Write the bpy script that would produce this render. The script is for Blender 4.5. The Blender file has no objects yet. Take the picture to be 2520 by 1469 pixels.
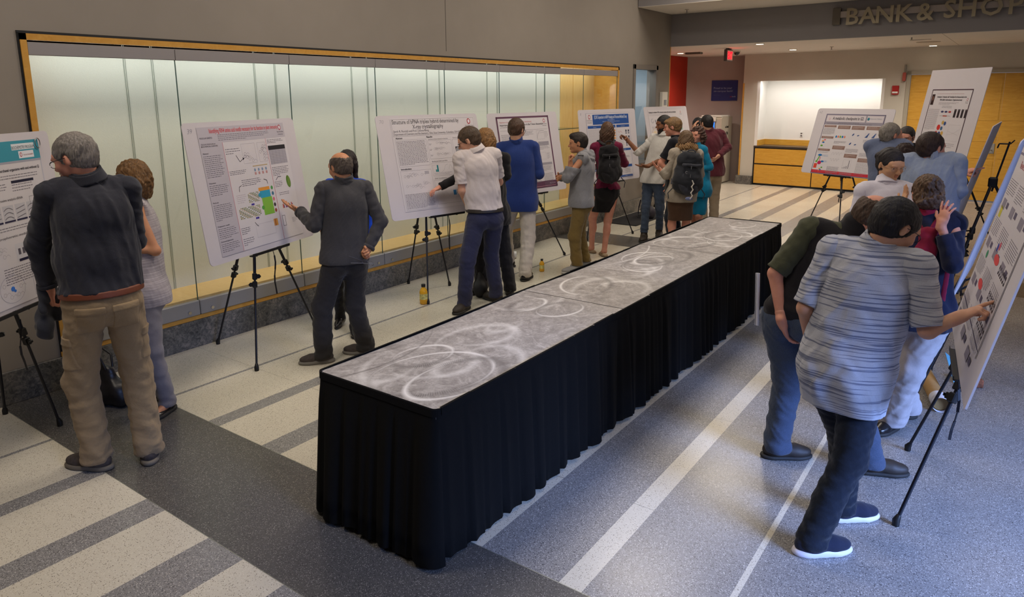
import bpy, math, json
import numpy as np
from mathutils import Matrix, Vector
PI = math.pi
SC = bpy.context.scene
COL = SC.collection

# ---------------------------------------------------------------- camera, world, lights, exposure
yaw, pitch, roll = 0.63003428, 0.19886472, -0.00823639
ca, sa, cb, sb, cc, sc_ = math.cos(yaw), math.sin(yaw), math.cos(pitch), math.sin(pitch), math.cos(roll), math.sin(roll)
fw = Vector((ca*cb, sa*cb, -sb)); rt = Vector((sa, -ca, 0)); up = rt.cross(fw)
r2 = rt*cc + up*sc_; u2 = up*cc - rt*sc_
cam_d = bpy.data.cameras.new('camera'); cam = bpy.data.objects.new('camera', cam_d); COL.objects.link(cam)
m = Matrix((r2, u2, -fw)).transposed().to_4x4(); m.translation = Vector((0, 0, 2.09)); cam.matrix_world = m
cam_d.sensor_width = 36.0; cam_d.lens = 36.0*1732.92/2520
cam_d.shift_x = (1260-1239.28)/2520; cam_d.shift_y = -(734.5-583.99)/2520
cam_d.clip_start = 0.05
SC.camera = cam
SC.view_settings.view_transform = 'Standard'; SC.view_settings.look = 'None'
SC.view_settings.gamma = 1.0; SC.view_settings.exposure = 0.0
try: SC.view_settings.use_curve_mapping = False
except Exception: pass
w = bpy.data.worlds.new('world'); SC.world = w; w.use_nodes = True
w.node_tree.nodes['Background'].inputs[0].default_value = (0.6, 0.62, 0.7, 1)
w.node_tree.nodes['Background'].inputs[1].default_value = 0.35

def area(name, loc, size, energy, color, target=None, sy=None, spread=None):
    d = bpy.data.lights.new(name, 'AREA'); d.energy = energy; d.color = color; d.size = size
    if sy: d.shape = 'RECTANGLE'; d.size_y = sy
    if spread: d.spread = spread
    o = bpy.data.objects.new(name, d); COL.objects.link(o); o.location = loc
    if target is not None:
        o.rotation_euler = (Vector(target)-Vector(loc)).to_track_quat('-Z', 'Y').to_euler()
    return o
def spot(name, loc, energy, color, ang=95, blend=0.8, r=0.08, target=None):
    d = bpy.data.lights.new(name, 'SPOT'); d.energy = energy; d.color = color
    d.spot_size = math.radians(ang); d.spot_blend = blend; d.shadow_soft_size = r
    o = bpy.data.objects.new(name, d); COL.objects.link(o); o.location = loc
    if target is not None:
        o.rotation_euler = (Vector(target)-Vector(loc)).to_track_quat('-Z', 'Y').to_euler()
    return o
WARM = (1.0, 0.89, 0.76); NEUT = (1.0, 0.88, 0.74); COOL = (0.95, 1.0, 0.98); SKY = (0.30, 0.47, 1.0)
# hall ceiling fixtures
for i, (x, y) in enumerate([(1.0, 3.4), (4.4, 3.4), (7.8, 3.4), (11.0, 3.4), (1.0, 0.0), (4.4, 0.0), (7.8, 0.0), (11.0, 0.0)]):
    area('hall_light', (x, y, 4.42), 1.1, 60 if y > 2 else (10, 22, 15, 10)[i-4], NEUT, (x, y, 0))
# daylight through the window on the right
area('window_daylight', (2.2, -5.6, 3.1), 3.2, 165, SKY, (3.3, -1.3, 0.0), sy=2.0, spread=0.85)
# tubes in the display case
area('case_tube_light', (6.41, 5.66, 2.56), 8.5, 100, COOL, (6.41, 5.76, 0), sy=0.10)
# counter alcove
area('alcove_light', (16.72, 3.66, 2.36), 2.4, 34, (1.0, 0.96, 0.90), (17.0, 3.66, 0.9), sy=0.25)

# ---------------------------------------------------------------- materials
def lin(c):
    return tuple(((v/255.0)/12.92 if v/255.0 <= 0.04045 else (((v/255.0)+0.055)/1.055)**2.4) for v in c)
MATS = {}
class NT:
    def __init__(s, m): s.t = m.node_tree; s.n = s.t.nodes; s.l = s.t.links
    def new(s, k, **kw):
        n = s.n.new(k)
        for a, b in kw.items(): setattr(n, a, b)
        return n
    def link(s, a, b): s.l.new(a, b)
    def val(s, sock, v):
        if hasattr(v, 'node'): s.link(v, sock)
        else: sock.default_value = v
    def math(s, op, a, b=0.0, c=None, clamp=False):
        n = s.new('ShaderNodeMath', operation=op, use_clamp=clamp)
        s.val(n.inputs[0], a); s.val(n.inputs[1], b)
        if c is not None: s.val(n.inputs[2], c)
        return n.outputs[0]
    def mix(s, f, a, b):
        n = s.new('ShaderNodeMix', data_type='RGBA')
        s.val(n.inputs[0], f); s.val(n.inputs[6], a if hasattr(a, 'node') else (*a[:3], 1)); s.val(n.inputs[7], b if hasattr(b, 'node') else (*b[:3], 1))
        return n.outputs[2]
    def noise(s, vec, scale, detail=3, rough=0.5, dist=0.0):
        n = s.new('ShaderNodeTexNoise'); n.inputs['Scale'].default_value = scale; n.inputs['Detail'].default_value = detail
        n.inputs['Roughness'].default_value = rough; n.inputs['Distortion'].default_value = dist
        if vec is not None: s.link(vec, n.inputs['Vector'])
        return n.outputs['Fac']
    def ramp(s, f, stops):
        n = s.new('ShaderNodeValToRGB'); s.link(f, n.inputs[0]); e = n.color_ramp.elements
        while len(e) < len(stops): e.new(0.5)
        for q, (p_, c) in zip(e, stops): q.position = p_; q.color = (*c[:3], 1)
        return n.outputs[0]
    def objc(s, scale=None):
        n = s.new('ShaderNodeTexCoord'); o = n.outputs['Object']
        if scale:
            mp = s.new('ShaderNodeMapping'); mp.inputs['Scale'].default_value = scale; s.link(o, mp.inputs[0]); o = mp.outputs[0]
        return o
    def bump(s, h, strength=0.3, dist=0.01):
        n = s.new('ShaderNodeBump'); n.inputs['Strength'].default_value = strength; n.inputs['Distance'].default_value = dist
        s.link(h, n.inputs['Height']); s.link(n.outputs[0], s.n['Principled BSDF'].inputs['Normal'])
def new_mat(name, col=(128, 128, 128), rough=0.6, metal=0.0, emit=None, es=1.0, spec=0.5):
    m = bpy.data.materials.new(name); m.use_nodes = True
    b = m.node_tree.nodes['Principled BSDF']
    b.inputs['Base Color'].default_value = (*lin(col), 1); b.inputs['Roughness'].default_value = rough
    b.inputs['Metallic'].default_value = metal; b.inputs['Specular IOR Level'].default_value = spec
    if emit: b.inputs['Emission Color'].default_value = (*lin(emit), 1); b.inputs['Emission Strength'].default_value = es
    return m
def M(name, col=None, rough=0.6, metal=0.0, emit=None, es=1.0, var=0.0, vs=40.0, bump=0.0, spec=0.5, vscale=None):
    """procedural material: colour with a noise variation and a noise bump"""
    if name in MATS: return MATS[name]
    m = new_mat(name, col, rough, metal, emit, es, spec); MATS[name] = m
    if var or bump:
        N = NT(m); vec = N.objc(vscale); f = N.noise(vec, vs, 4)
        if var:
            c = lin(col); a = tuple(v*(1-var) for v in c); b = tuple(min(1, v*(1+var)) for v in c)
            N.link(N.ramp(f, [(0.3, a), (0.7, b)]), N.n['Principled BSDF'].inputs['Base Color'])
        if bump: N.bump(f, bump, 0.004)
    return m
def cloth(name, col, rough=0.92, var=0.10, weave=350, wrinkle=0.4, stripes=None, sheen=0.15):
    if name in MATS: return MATS[name]
    m = new_mat(name, col, rough, 0, spec=0.2); MATS[name] = m
    N = NT(m); vec = N.objc(); c = lin(col)
    f1 = N.noise(vec, 7, 4, 0.55, 0.6); f2 = N.noise(vec, weave, 2)
    cc_ = N.ramp(f2, [(0.25, tuple(v*(1-var) for v in c)), (0.75, tuple(min(1, v*(1+var)) for v in c))])
    if stripes:
        c2, scl, axis, thr = stripes
        sc3 = [3.0, 3.0, 3.0]; sc3[axis] = scl
        g = N.noise(N.objc(tuple(sc3)), 1.0, 3, 0.5)
        k = N.ramp(g, [(thr, (0, 0, 0)), (thr+0.06, (1, 1, 1))])
        bw = N.new('ShaderNodeRGBToBW'); N.link(k, bw.inputs[0])
        cc_ = N.mix(bw.outputs[0], cc_, lin(c2))
    N.link(cc_, N.n['Principled BSDF'].inputs['Base Color'])
    h = N.math('ADD', N.math('MULTIPLY', f1, 1.0), N.math('MULTIPLY', f2, 0.03))
    N.bump(h, wrinkle, 0.018)
    N.n['Principled BSDF'].inputs['Sheen Weight'].default_value = sheen
    return m
def skin_mat(name, col):
    if name in MATS: return MATS[name]
    m = new_mat(name, col, 0.55, spec=0.35); MATS[name] = m
    N = NT(m); c = lin(col); f = N.noise(N.objc(), 18, 4)
    N.link(N.ramp(f, [(0.3, (c[0]*0.93, c[1]*0.86, c[2]*0.84)), (0.7, (c[0]*1.05, c[1]*1.04, c[2]*1.02))]), N.n['Principled BSDF'].inputs['Base Color'])
    b = N.n['Principled BSDF']; b.inputs['Subsurface Weight'].default_value = 0.12
    b.inputs['Subsurface Radius'].default_value = (0.012, 0.004, 0.002); b.inputs['Subsurface Scale'].default_value = 1.0
    return m
def hair_mat(name, col, hi=1.7):
    if name in MATS: return MATS[name]
    m = new_mat(name, col, 0.5, spec=0.35); MATS[name] = m
    N = NT(m); c = lin(col); f = N.noise(N.objc((160, 160, 26)), 1.0, 4, 0.6, 0.4); g = N.noise(N.objc(), 9, 2)
    a = N.math('ADD', N.math('MULTIPLY', f, 0.7), N.math('MULTIPLY', g, 0.3))
    N.link(N.ramp(a, [(0.36, tuple(v*0.45 for v in c)), (0.5, c), (0.66, tuple(min(1, v*hi) for v in c))]), N.n['Principled BSDF'].inputs['Base Color'])
    N.bump(f, 0.7, 0.006)
    return m
def terrazzo(name, base, chips, chipscale=130, rough=0.22, amt=0.5, extra=None):
    if name in MATS: return MATS[name]
    m = new_mat(name, base, rough, spec=0.5); MATS[name] = m
    N = NT(m); vec = N.objc()
    v = N.new('ShaderNodeTexVoronoi'); v.inputs['Scale'].default_value = chipscale; v.inputs['Randomness'].default_value = 1
    N.link(vec, v.inputs['Vector'])
    sep = N.new('ShaderNodeSeparateColor'); N.link(v.outputs['Color'], sep.inputs[0])
    stops = []; b = lin(base)
    n = len(chips)
    rp = N.new('ShaderNodeValToRGB'); N.link(sep.outputs[0], rp.inputs[0]); rp.color_ramp.interpolation = 'CONSTANT'
    e = rp.color_ramp.elements
    pos = 0.0; lst = [(0.0, b)] ; acc = 1-amt
    for i, c in enumerate(chips): lst.append((acc + amt*i/n, lin(c)))
    while len(e) < len(lst): e.new(0.5)
    for q, (p_, c) in zip(e, lst): q.position = p_; q.color = (*c, 1)
    near = N.math('LESS_THAN', v.outputs['Distance'], 0.42)
    big = N.noise(vec, 1.1, 4)
    col = N.mix(near, b, rp.outputs[0])
    k = N.math('MULTIPLY_ADD', big, 0.16, 0.92)
    mm = N.new('ShaderNodeMix', data_type='RGBA', blend_type='MULTIPLY'); mm.inputs[0].default_value = 1.0
    N.link(col, mm.inputs[6]); cb_ = N.new('ShaderNodeCombineColor')
    for i in range(3): N.link(k, cb_.inputs[i])
    N.link(cb_.outputs[0], mm.inputs[7]); N.link(mm.outputs[2], N.n['Principled BSDF'].inputs['Base Color'])
    N.link(N.math('MULTIPLY_ADD', big, 0.16, rough-0.08), N.n['Principled BSDF'].inputs['Roughness'])
    return m
def wood(name, c1, c2, scale=(2.5, 2.5, 22), rough=0.4):
    if name in MATS: return MATS[name]
    m = new_mat(name, c1, rough, spec=0.35); MATS[name] = m
    N = NT(m); f = N.noise(N.objc(scale), 1.5, 5, 0.6, 1.2)
    N.link(N.ramp(f, [(0.3, lin(c1)), (0.7, lin(c2))]), N.n['Principled BSDF'].inputs['Base Color'])
    return m
def granite(name):
    if name in MATS: return MATS[name]
    m = new_mat(name, (90, 88, 84), 0.35); MATS[name] = m
    N = NT(m); vec = N.objc()
    f = N.noise(vec, 26, 8, 0.7, 1.6); g = N.noise(vec, 5, 4, 0.6, 1.0)
    a = N.math('ADD', N.math('MULTIPLY', f, 0.65), N.math('MULTIPLY', g, 0.35))
    N.link(N.ramp(a, [(0.36, lin((40, 42, 42))), (0.47, lin((84, 84, 82))), (0.56, lin((118, 114, 108))), (0.66, lin((152, 142, 132)))]), N.n['Principled BSDF'].inputs['Base Color'])
    return m
def glass(name, tint=(0.97, 1.0, 0.98), alpha=0.12, rough=0.02):
    if name in MATS: return MATS[name]
    m = bpy.data.materials.new(name); m.use_nodes = True; MATS[name] = m
    N = NT(m); N.n.remove(N.n['Principled BSDF'])
    tr = N.new('ShaderNodeBsdfTransparent'); tr.inputs[0].default_value = (*tint, 1)
    gl = N.new('ShaderNodeBsdfGlossy'); gl.inputs['Roughness'].default_value = rough
    fr = N.new('ShaderNodeFresnel'); fr.inputs[0].default_value = 1.45; ge = N.new('ShaderNodeNewGeometry')
    kf = N.math('MULTIPLY', fr.outputs[0], N.math('SUBTRACT', 1.0, ge.outputs['Backfacing']))
    mx = N.new('ShaderNodeMixShader'); N.link(kf, mx.inputs[0]); N.link(tr.outputs[0], mx.inputs[1]); N.link(gl.outputs[0], mx.inputs[2])
    N.link(mx.outputs[0], N.n['Material Output'].inputs[0])
    return m

# ---------------------------------------------------------------- mesh helpers
class MB:
    """collects geometry; build() links it as one mesh object"""
    def __init__(s): s.v = []; s.f = []; s.mi = []; s.mats = []; s.sm = []
    def mat(s, m):
        if m not in s.mats: s.mats.append(m)
        return s.mats.index(m)
    def add(s, vs, fs, m, smooth=False):
        o = len(s.v); s.v += [tuple(v) for v in vs]; i = s.mat(m)
        for f in fs: s.f.append(tuple(o+k for k in f)); s.mi.append(i); s.sm.append(smooth)
    def box(s, c, d, m, rot=None, bev=0.0):
        cx, cy, cz = c; hx, hy, hz = d[0]/2, d[1]/2, d[2]/2
        if bev and min(hx, hy, hz) > bev:
            b = bev; vs = []; fs = []
            for (ax, sg) in ((0, -1), (0, 1), (1, -1), (1, 1), (2, -1), (2, 1)): pass
            pts = {}
            for sx in (-1, 1):
                for sy in (-1, 1):
                    for sz in (-1, 1):
                        for a in range(3):
                            p = [sx*(hx-b), sy*(hy-b), sz*(hz-b)]; p[a] = (sx*hx, sy*hy, sz*hz)[a]
                            pts[(sx, sy, sz, a)] = len(vs); vs.append(p)
            def q(*k): fs.append([pts[i] for i in k])
            for sg in (-1, 1):
                q((sg, -1, -1, 0), (sg, 1, -1, 0), (sg, 1, 1, 0), (sg, -1, 1, 0)); q((-1, sg, -1, 1), (1, sg, -1, 1), (1, sg, 1, 1), (-1, sg, 1, 1)); q((-1, -1, sg, 2), (1, -1, sg, 2), (1, 1, sg, 2), (-1, 1, sg, 2))
            for a in (-1, 1):
                for b_ in (-1, 1):
                    q((-1, a, b_, 1), (1, a, b_, 1), (1, a, b_, 2), (-1, a, b_, 2)); q((a, -1, b_, 0), (a, 1, b_, 0), (a, 1, b_, 2), (a, -1, b_, 2)); q((a, b_, -1, 0), (a, b_, 1, 0), (a, b_, 1, 1), (a, b_, -1, 1))
            for sx in (-1, 1):
                for sy in (-1, 1):
                    for sz in (-1, 1): q((sx, sy, sz, 0), (sx, sy, sz, 1), (sx, sy, sz, 2))
        else:
            vs = [(x*hx, y*hy, z*hz) for x in (-1, 1) for y in (-1, 1) for z in (-1, 1)]
            fs = [(0, 1, 3, 2), (4, 6, 7, 5), (0, 4, 5, 1), (2, 3, 7, 6), (0, 2, 6, 4), (1, 5, 7, 3)]
        if rot is not None: vs = [tuple(rot @ Vector(v)) for v in vs]
        s.add([(v[0]+cx, v[1]+cy, v[2]+cz) for v in vs], fs, m)
        return s
    def tube(s, pts, r, m, n=8, caps=True, smooth=True):
        pts = [Vector(p) for p in pts]; k = len(pts); rs = r if isinstance(r, (list, tuple)) else [r]*k
        vs = []; ref = None
        for i, p in enumerate(pts):
            t = (pts[min(i+1, k-1)]-pts[max(i-1, 0)]).normalized()
            if ref is None:
                ref = t.cross(Vector((0, 0, 1)));
                if ref.length < 0.05: ref = t.cross(Vector((0, 1, 0)))
            ref = (ref-t*ref.dot(t)).normalized(); b = t.cross(ref)
            for j in range(n):
                a = 2*PI*j/n; vs.append(p+ref*(math.cos(a)*rs[i])+b*(math.sin(a)*rs[i]))
        fs = [(i*n+j, i*n+(j+1) % n, (i+1)*n+(j+1) % n, (i+1)*n+j) for i in range(k-1) for j in range(n)]
        s.add(vs, fs, m, smooth)
        if caps: s.add(vs[:n], [tuple(range(n))[::-1]], m); s.add(vs[-n:], [tuple(range(n))], m)
        return s
    def prism(s, pts, axis, a, b, m):
        """extrude a 2D polygon (pts) along an axis from a to b"""
        def mk(p, t):
            q = [p[0], p[1]]; q.insert(axis, t); return tuple(q)
        n = len(pts); vs = [mk(p, a) for p in pts]+[mk(p, b) for p in pts]
        s.add(vs, [tuple(range(n))[::-1], tuple(range(n, 2*n))]+[(i, (i+1) % n, n+(i+1) % n, n+i) for i in range(n)], m)
        return s
    def quad(s, vs, m): s.add(vs, [(0, 1, 2, 3)], m); return s
    def build(s, name, parent=None, loc=None, rot=None, M4=None):
        me = bpy.data.meshes.new(name)
        if len(s.v) == 0: s.v = [(0, 0, 0)]
        me.from_pydata(s.v, [], s.f)
        for m_ in s.mats: me.materials.append(m_)
        if s.f:
            me.polygons.foreach_set('material_index', s.mi); me.polygons.foreach_set('use_smooth', s.sm)
        me.update(); me.validate()
        o = bpy.data.objects.new(name, me); COL.objects.link(o)
        if parent is not None: o.parent = parent
        if loc is not None: o.location = loc
        if rot is not None: o.rotation_euler = rot
        if M4 is not None: o.matrix_world = M4
        return o
def empty(name, loc=(0, 0, 0), rotz=0.0, M4=None):
    o = bpy.data.objects.new(name, None); COL.objects.link(o); o.empty_display_size = 0.1
    o.location = loc; o.rotation_euler = (0, 0, rotz)
    if M4 is not None: o.matrix_world = M4
    return o
def tag(o, label=None, cat=None, group=None, kind=None):
    if label: o['label'] = label
    if cat: o['category'] = cat
    if group: o['group'] = group
    if kind: o['kind'] = kind
    return o
def struct(o): o['kind'] = 'structure'; return o
def boxo(name, lo, hi, m, parent=None, bev=0.0):
    return MB().box(((lo[0]+hi[0])/2, (lo[1]+hi[1])/2, (lo[2]+hi[2])/2), (hi[0]-lo[0], hi[1]-lo[1], hi[2]-lo[2]), m, bev=bev).build(name, parent)
def text_mesh(body, size, extrude=0.0, align='LEFT', width=None, bold=0.0, shear=0.0):
    """returns (verts, faces) of a text in its XY plane"""
    c = bpy.data.curves.new('t', 'FONT'); c.body = body; c.size = size; c.extrude = extrude; c.align_x = align
    c.resolution_u = 2; c.offset = bold; c.shear = shear
    o = bpy.data.objects.new('t', c); COL.objects.link(o)
    me = o.to_mesh(); vs = [v.co.copy() for v in me.vertices]; fs = [tuple(p.vertices) for p in me.polygons]
    o.to_mesh_clear(); bpy.data.objects.remove(o); bpy.data.curves.remove(c)
    if width and vs:
        x0 = min(v.x for v in vs); x1 = max(v.x for v in vs); k = width/max(1e-6, x1-x0)
        off = {'LEFT': 0, 'CENTER': -width/2, 'RIGHT': -width}[align]
        for v in vs: v.x = (v.x-x0)*k+off
    return vs, fs
# ---------------------------------------------------------------- floor
T_LIGHT = terrazzo('terrazzo_ivory', (206, 199, 183), [(176, 166, 148), (222, 216, 202), (120, 112, 100), (196, 190, 176)], 190, 0.24, 0.5)
T_GREY = terrazzo('terrazzo_grey', (134, 132, 131), [(178, 176, 174), (60, 60, 64), (150, 148, 148), (100, 98, 98), (196, 192, 186)], 180, 0.26, 0.75)
T_DARK = terrazzo('terrazzo_charcoal', (84, 82, 80), [(116, 114, 110), (48, 48, 50), (98, 94, 92), (72, 70, 68), (146, 142, 136)], 190, 0.26, 0.75)
T_JOINT = M('floor_joint', (120, 116, 106), 0.4)
T_ZINC = M('zinc_strip', (150, 152, 140), 0.35, 0.6)
def floor():
    X = [(-3.0, 1.624, 's'), (1.624, 1.628, 'z'), (1.628, 2.331, 'd'), (2.331, 2.335, 'z'), (2.335, 8.80, 's'), (8.80, 9.50, 'd'), (9.50, 18.5, 's')]
    xs = []
    for a, b, k in X:
        cur = a
        if k == 's':
            j = 3.08-1.215*5
            while j < b:
                if j > a+0.05 and j < b-0.05: xs.append((cur, j-0.0015, 's')); xs.append((j-0.0015, j+0.0015, 'j')); cur = j+0.0015
                j += 1.215
        xs.append((cur, b, k))
    Y = [(-6.5, 0.754, 'g'), (0.754, 0.781, 'l'), (0.781, 1.306, 'g'), (1.306, 1.419, 'l'), (1.419, 1.845, 'g'), (1.845, 1.99, 'l'), (1.99, 2.39, 'g'),
         (2.39, 2.688, 'l'), (2.688, 2.969, 'g'), (2.969, 3.367, 'l'), (3.367, 3.55, 'g'), (3.55, 4.0, 'l'), (4.0, 4.126, 'g'), (4.126, 4.685, 'l'), (4.685, 4.715, 'g'), (4.715, 8.0, 'l')]
    mb = MB(); mm = {'l': T_LIGHT, 'g': T_GREY, 'd': T_DARK, 'j': T_JOINT, 'z': T_ZINC}
    for x0, x1, kx in xs:
        if kx in 'dz': mb.quad([(x0, -6.5, 0), (x1, -6.5, 0), (x1, 8, 0), (x0, 8, 0)], mm[kx]); continue
        for y0, y1, ky in Y:
            mb.quad([(x0, y0, 0), (x1, y0, 0), (x1, y1, 0), (x0, y1, 0)], mm['j'] if (kx == 'j' and ky == 'l') else mm[ky])
    # slab underneath
    mb.box((7.75, 0.75, -0.11), (21.5, 14.5, 0.2), T_GREY)
    struct(mb.build('floor'))
floor()

# ---------------------------------------------------------------- room shell
P_TAUPE = M('paint_taupe', (142, 134, 125), 0.75, var=0.03, vs=3, bump=0.05, spec=0.25)
P_BULK = M('paint_slate', (146, 142, 143), 0.8, var=0.02, vs=3, spec=0.2)
P_CEIL = M('paint_ceiling', (214, 207, 197), 0.85, var=0.02, vs=4, spec=0.2)
P_CREAM = M('paint_greige', (196, 190, 178), 0.75, var=0.03, vs=3, bump=0.05, spec=0.25)
P_MAUVE = M('paint_mauve', (176, 160, 154), 0.8, var=0.03, vs=3, spec=0.2)
P_RED = M('paint_red', (178, 46, 28), 0.6, var=0.04, vs=3, spec=0.3)
P_WHITE = M('paint_white', (232, 230, 226), 0.6, var=0.01, vs=3, spec=0.3)
WOODY = wood('maple_veneer', (198, 146, 52), (214, 164, 70), (3, 3, 22))
WOODP = wood('maple_pale', (206, 168, 108), (216, 182, 124), (20, 3, 3))
WOODF = wood('maple_edge', (190, 138, 58), (204, 154, 74), (8, 3, 8))
BLACK = M('black_plastic', (18, 18, 20), 0.5)
GRAN = granite('grey_granite')
ALU = M('satin_aluminium', (160, 158, 156), 0.4, 0.35)
W = 5.52
def wall_left():
    mb = MB(); d = 0.16
    def b(x0, x1, z0, z1): mb.box(((x0+x1)/2, W+d/2, (z0+z1)/2), (x1-x0, d, z1-z0), P_TAUPE)
    b(-3.0, 2.04, 0, 4.6); b(2.04, 10.86, 0, 0.235); b(2.04, 10.86, 2.545, 4.6)
    b(10.86, 11.46, 0, 4.6); b(11.46, 12.35, 0, 0.84); b(11.46, 12.35, 2.55, 4.6); b(12.35, 12.97, 0, 4.6)
    mb.box((6.466, W-0.0005, 3.6), (0.006, 0.003, 2.0), M('joint_dark', (70, 64, 60), 0.8))
    struct(mb.build('wall_left'))
    g = MB(); g.box((4.98, W-0.012, 0.118), (15.98, 0.024, 0.236), GRAN, bev=0.003); struct(g.build('baseboard_left'))
    struct(boxo('trim_1', (12.955, W-0.004, 0), (12.985, W+0.17, 2.96), WOODF))
wall_left()
struct(boxo('wall_return', (12.81, 5.69, 0), (12.97, 6.9, 2.96), P_TAUPE))
struct(boxo('wall_red', (12.9, 6.70, 0), (16.95, 6.85, 3.0), P_RED))
def wall_seg(name, a, b, z0, z1, t, m):
    v = Vector((b[0]-a[0], b[1]-a[1])); n = Vector((v.y, -v.x)).normalized()*t
    mb = MB(); pts = [a, b, (b[0]-n.x, b[1]-n.y), (a[0]-n.x, a[1]-n.y)]
    mb.prism(pts, 2, z0, z1, m); return struct(mb.build(name))
wall_seg('wall_mauve', (16.80, 6.70), (17.40, 5.20), 0, 3.0, 0.12, P_MAUVE)
def fx(y): return 16.30+0.08*y
def fbox(mb, y0, y1, z0, z1, d0, d1, m, bev=0):
    """block on the far wall between y0..y1; d0,d1 distances out of the wall towards the hall (negative: into it)"""
    pts = [(fx(y0)-d1, y0), (fx(y1)-d1, y1), (fx(y1)-d0, y1), (fx(y0)-d0, y0)]
    mb.prism(pts, 2, z0, z1, m); return mb
def far_wall():
    mb = MB(); t = -0.2
    fbox(mb, 4.97, 5.30, 0, 3.0, t-0.6, 0, P_CREAM); fbox(mb, 2.345, 4.97, 2.37, 3.0, t, 0, P_CREAM)
    fbox(mb, 1.955, 2.345, 0, 3.0, t, 0, P_CREAM); fbox(mb, -6.4, 1.955, 2.50, 3.0, t, 0, P_CREAM); fbox(mb, -6.4, -1.2, 0, 2.5, t, 0, P_CREAM)
    # alcove lining
    fbox(mb, 2.345, 4.97, 0.87, 2.37, -0.62, -0.55, P_WHITE); fbox(mb, 4.90, 4.97, 0.87, 2.37, -0.56, -0.001, P_WHITE)
    fbox(mb, 2.345, 2.40, 0.87, 2.37, -0.56, -0.001, P_WHITE); fbox(mb, 2.345, 4.97, 2.36, 2.372, -0.56, -0.001, P_WHITE)
    struct(mb.build('wall_far'))
    g = MB(); fbox(g, 4.96, 5.34, 0, 0.20, -0.5, 0.10, GRAN); struct(g.build('baseboard_far'))
    struct(fbox(MB(), 5.27, 5.305, 0.20, 2.32, -0.01, 0.012, WOODF).build('trim_2'))
far_wall()
# counter with cabinets in the alcove
def counter():
    r = empty('service_counter', (fx(3.65), 3.65, 0)); I = Matrix.Translation((-fx(3.65), -3.65, 0))
    def part(name, mb, par=r):
        o = mb.build(name, par); o.matrix_parent_inverse = Matrix.Identity(4)
        o.data.transform(I); return o
    part('cabinet_body', fbox(MB(), 2.35, 4.965, 0.02, 0.86, -0.5, 0.012, BLACK))
    tp = fbox(MB(), 2.35, 4.965, 0.865, 0.905, -0.54, 0.03, M('dark_laminate', (66, 58, 50), 0.3)); part('countertop', tp)
    sp = MB(); fbox(sp, 2.36, 4.90, 0.905, 1.03, -0.548, -0.53, WOODY); fbox(sp, 4.88, 4.90, 0.905, 1.03, -0.53, 0.0, WOODY); part('backsplash', sp)
    for (y0, y1) in ((3.652, 4.925), (2.365, 3.630)):
        part('drawer_front', fbox(MB(), y0, y1, 0.505, 0.845, 0.012, 0.034, WOODY)); part('cabinet_door', fbox(MB(), y0, y1, 0.045, 0.475, 0.012, 0.034, WOODY))
    tag(r, 'long built-in counter with yellow maple fronts under the brightly lit white alcove', 'counter')
counter()
def plate(name, y, z, w_, h_, m, label, cat, extra=None, t=0.012):
    mb = fbox(MB(), y-w_/2, y+w_/2, z-h_/2, z+h_/2, 0, t, m)
    if extra: extra(mb)
    o = mb.build(name); return tag(o, label, cat)
def outlet():
    mb = fbox(MB(), 4.02, 4.09, 1.10, 1.21, -0.548, -0.54, P_WHITE)
    for z in (1.13, 1.18): fbox(mb, 4.035, 4.075, z-0.012, z+0.014, -0.54, -0.537, M('outlet_slot', (90, 84, 78), 0.5))
    tag(mb.build('power_outlet'), 'small white power outlet on the back wall of the lit alcove', 'outlet')
outlet()
# fire alarm pull station and strobe
t = empty('fire_alarm_pull', (fx(2.145), 2.145, 2.13)); mb = MB(); mb.box((-0.025, 0, 0), (0.05, 0.125, 0.18), M('alarm_red', (168, 28, 26), 0.4), bev=0.008); mb.build('housing', t)
MB().box((-0.054, 0, -0.045), (0.008, 0.10, 0.035), P_WHITE, bev=0.003).build('pull_handle', t)
tag(t, 'red fire alarm pull station on the wall between the lit alcove and the yellow doors', 'fire alarm')
t = empty('fire_alarm_strobe', (fx(2.01), 2.005, 2.44)); MB().box((-0.02, 0, 0.02), (0.04, 0.03, 0.34), M('alarm_grey', (150, 146, 138), 0.5), bev=0.006).build('bracket', t)
MB().box((-0.05, 0, -0.05), (0.06, 0.06, 0.17), M('alarm_pale_red', (176, 84, 74), 0.4), bev=0.01).build('lens', t)
tag(t, 'slim grey and pale red alarm strobe mounted beside the door frame top', 'alarm strobe')
# yellow double doors
def doors():
    mb = MB(); fm = M('frame_grey', (166, 158, 142), 0.5)
    fbox(mb, 1.89, 1.96, 0, 2.50, -0.03, 0.03, fm); fbox(mb, -1.2, 1.96, 2.43, 2.50, -0.03, 0.03, fm); fbox(mb, -1.2, -1.12, 0, 2.5, -0.03, 0.03, fm)
    struct(mb.build('trim_3'))
    k = 1
    for (y0, y1) in ((1.111, 1.885), (0.341, 1.109), (-0.429, 0.339), (-1.11, -0.431)):
        mb = fbox(MB(), y0, y1, 0.02, 2.425, -0.045, 0.0, WOODY)
        for z0, z1 in ((0.2, 0.78), (0.83, 1.10), (1.15, 1.50), (1.55, 2.04), (2.09, 2.38)):
            fbox(mb, y0+0.03, y1-0.03, z0, z1, 0, 0.005, WOODY)
        o = mb.build('door_%d' % k); struct(o); k += 1
        h = MB(); fbox(h, y0+0.03, y0+0.11, 0.93, 1.12, 0.001, 0.012, ALU)
        h.tube([(fx(y0)-0.01, y0+0.07, 1.0), (fx(y0)-0.06, y0+0.07, 1.0), (fx(y0)-0.06, y0+0.16, 1.0)], 0.009, ALU); h.build('door_handle', o)
    mb = MB(); mb.box((fx(0.3)-0.25, 0.3, 0.003), (0.08, 3.0, 0.006), M('threshold', (205, 190, 180), 0.35, 0.3)); struct(mb.build('trim_4'))
doors()
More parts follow.
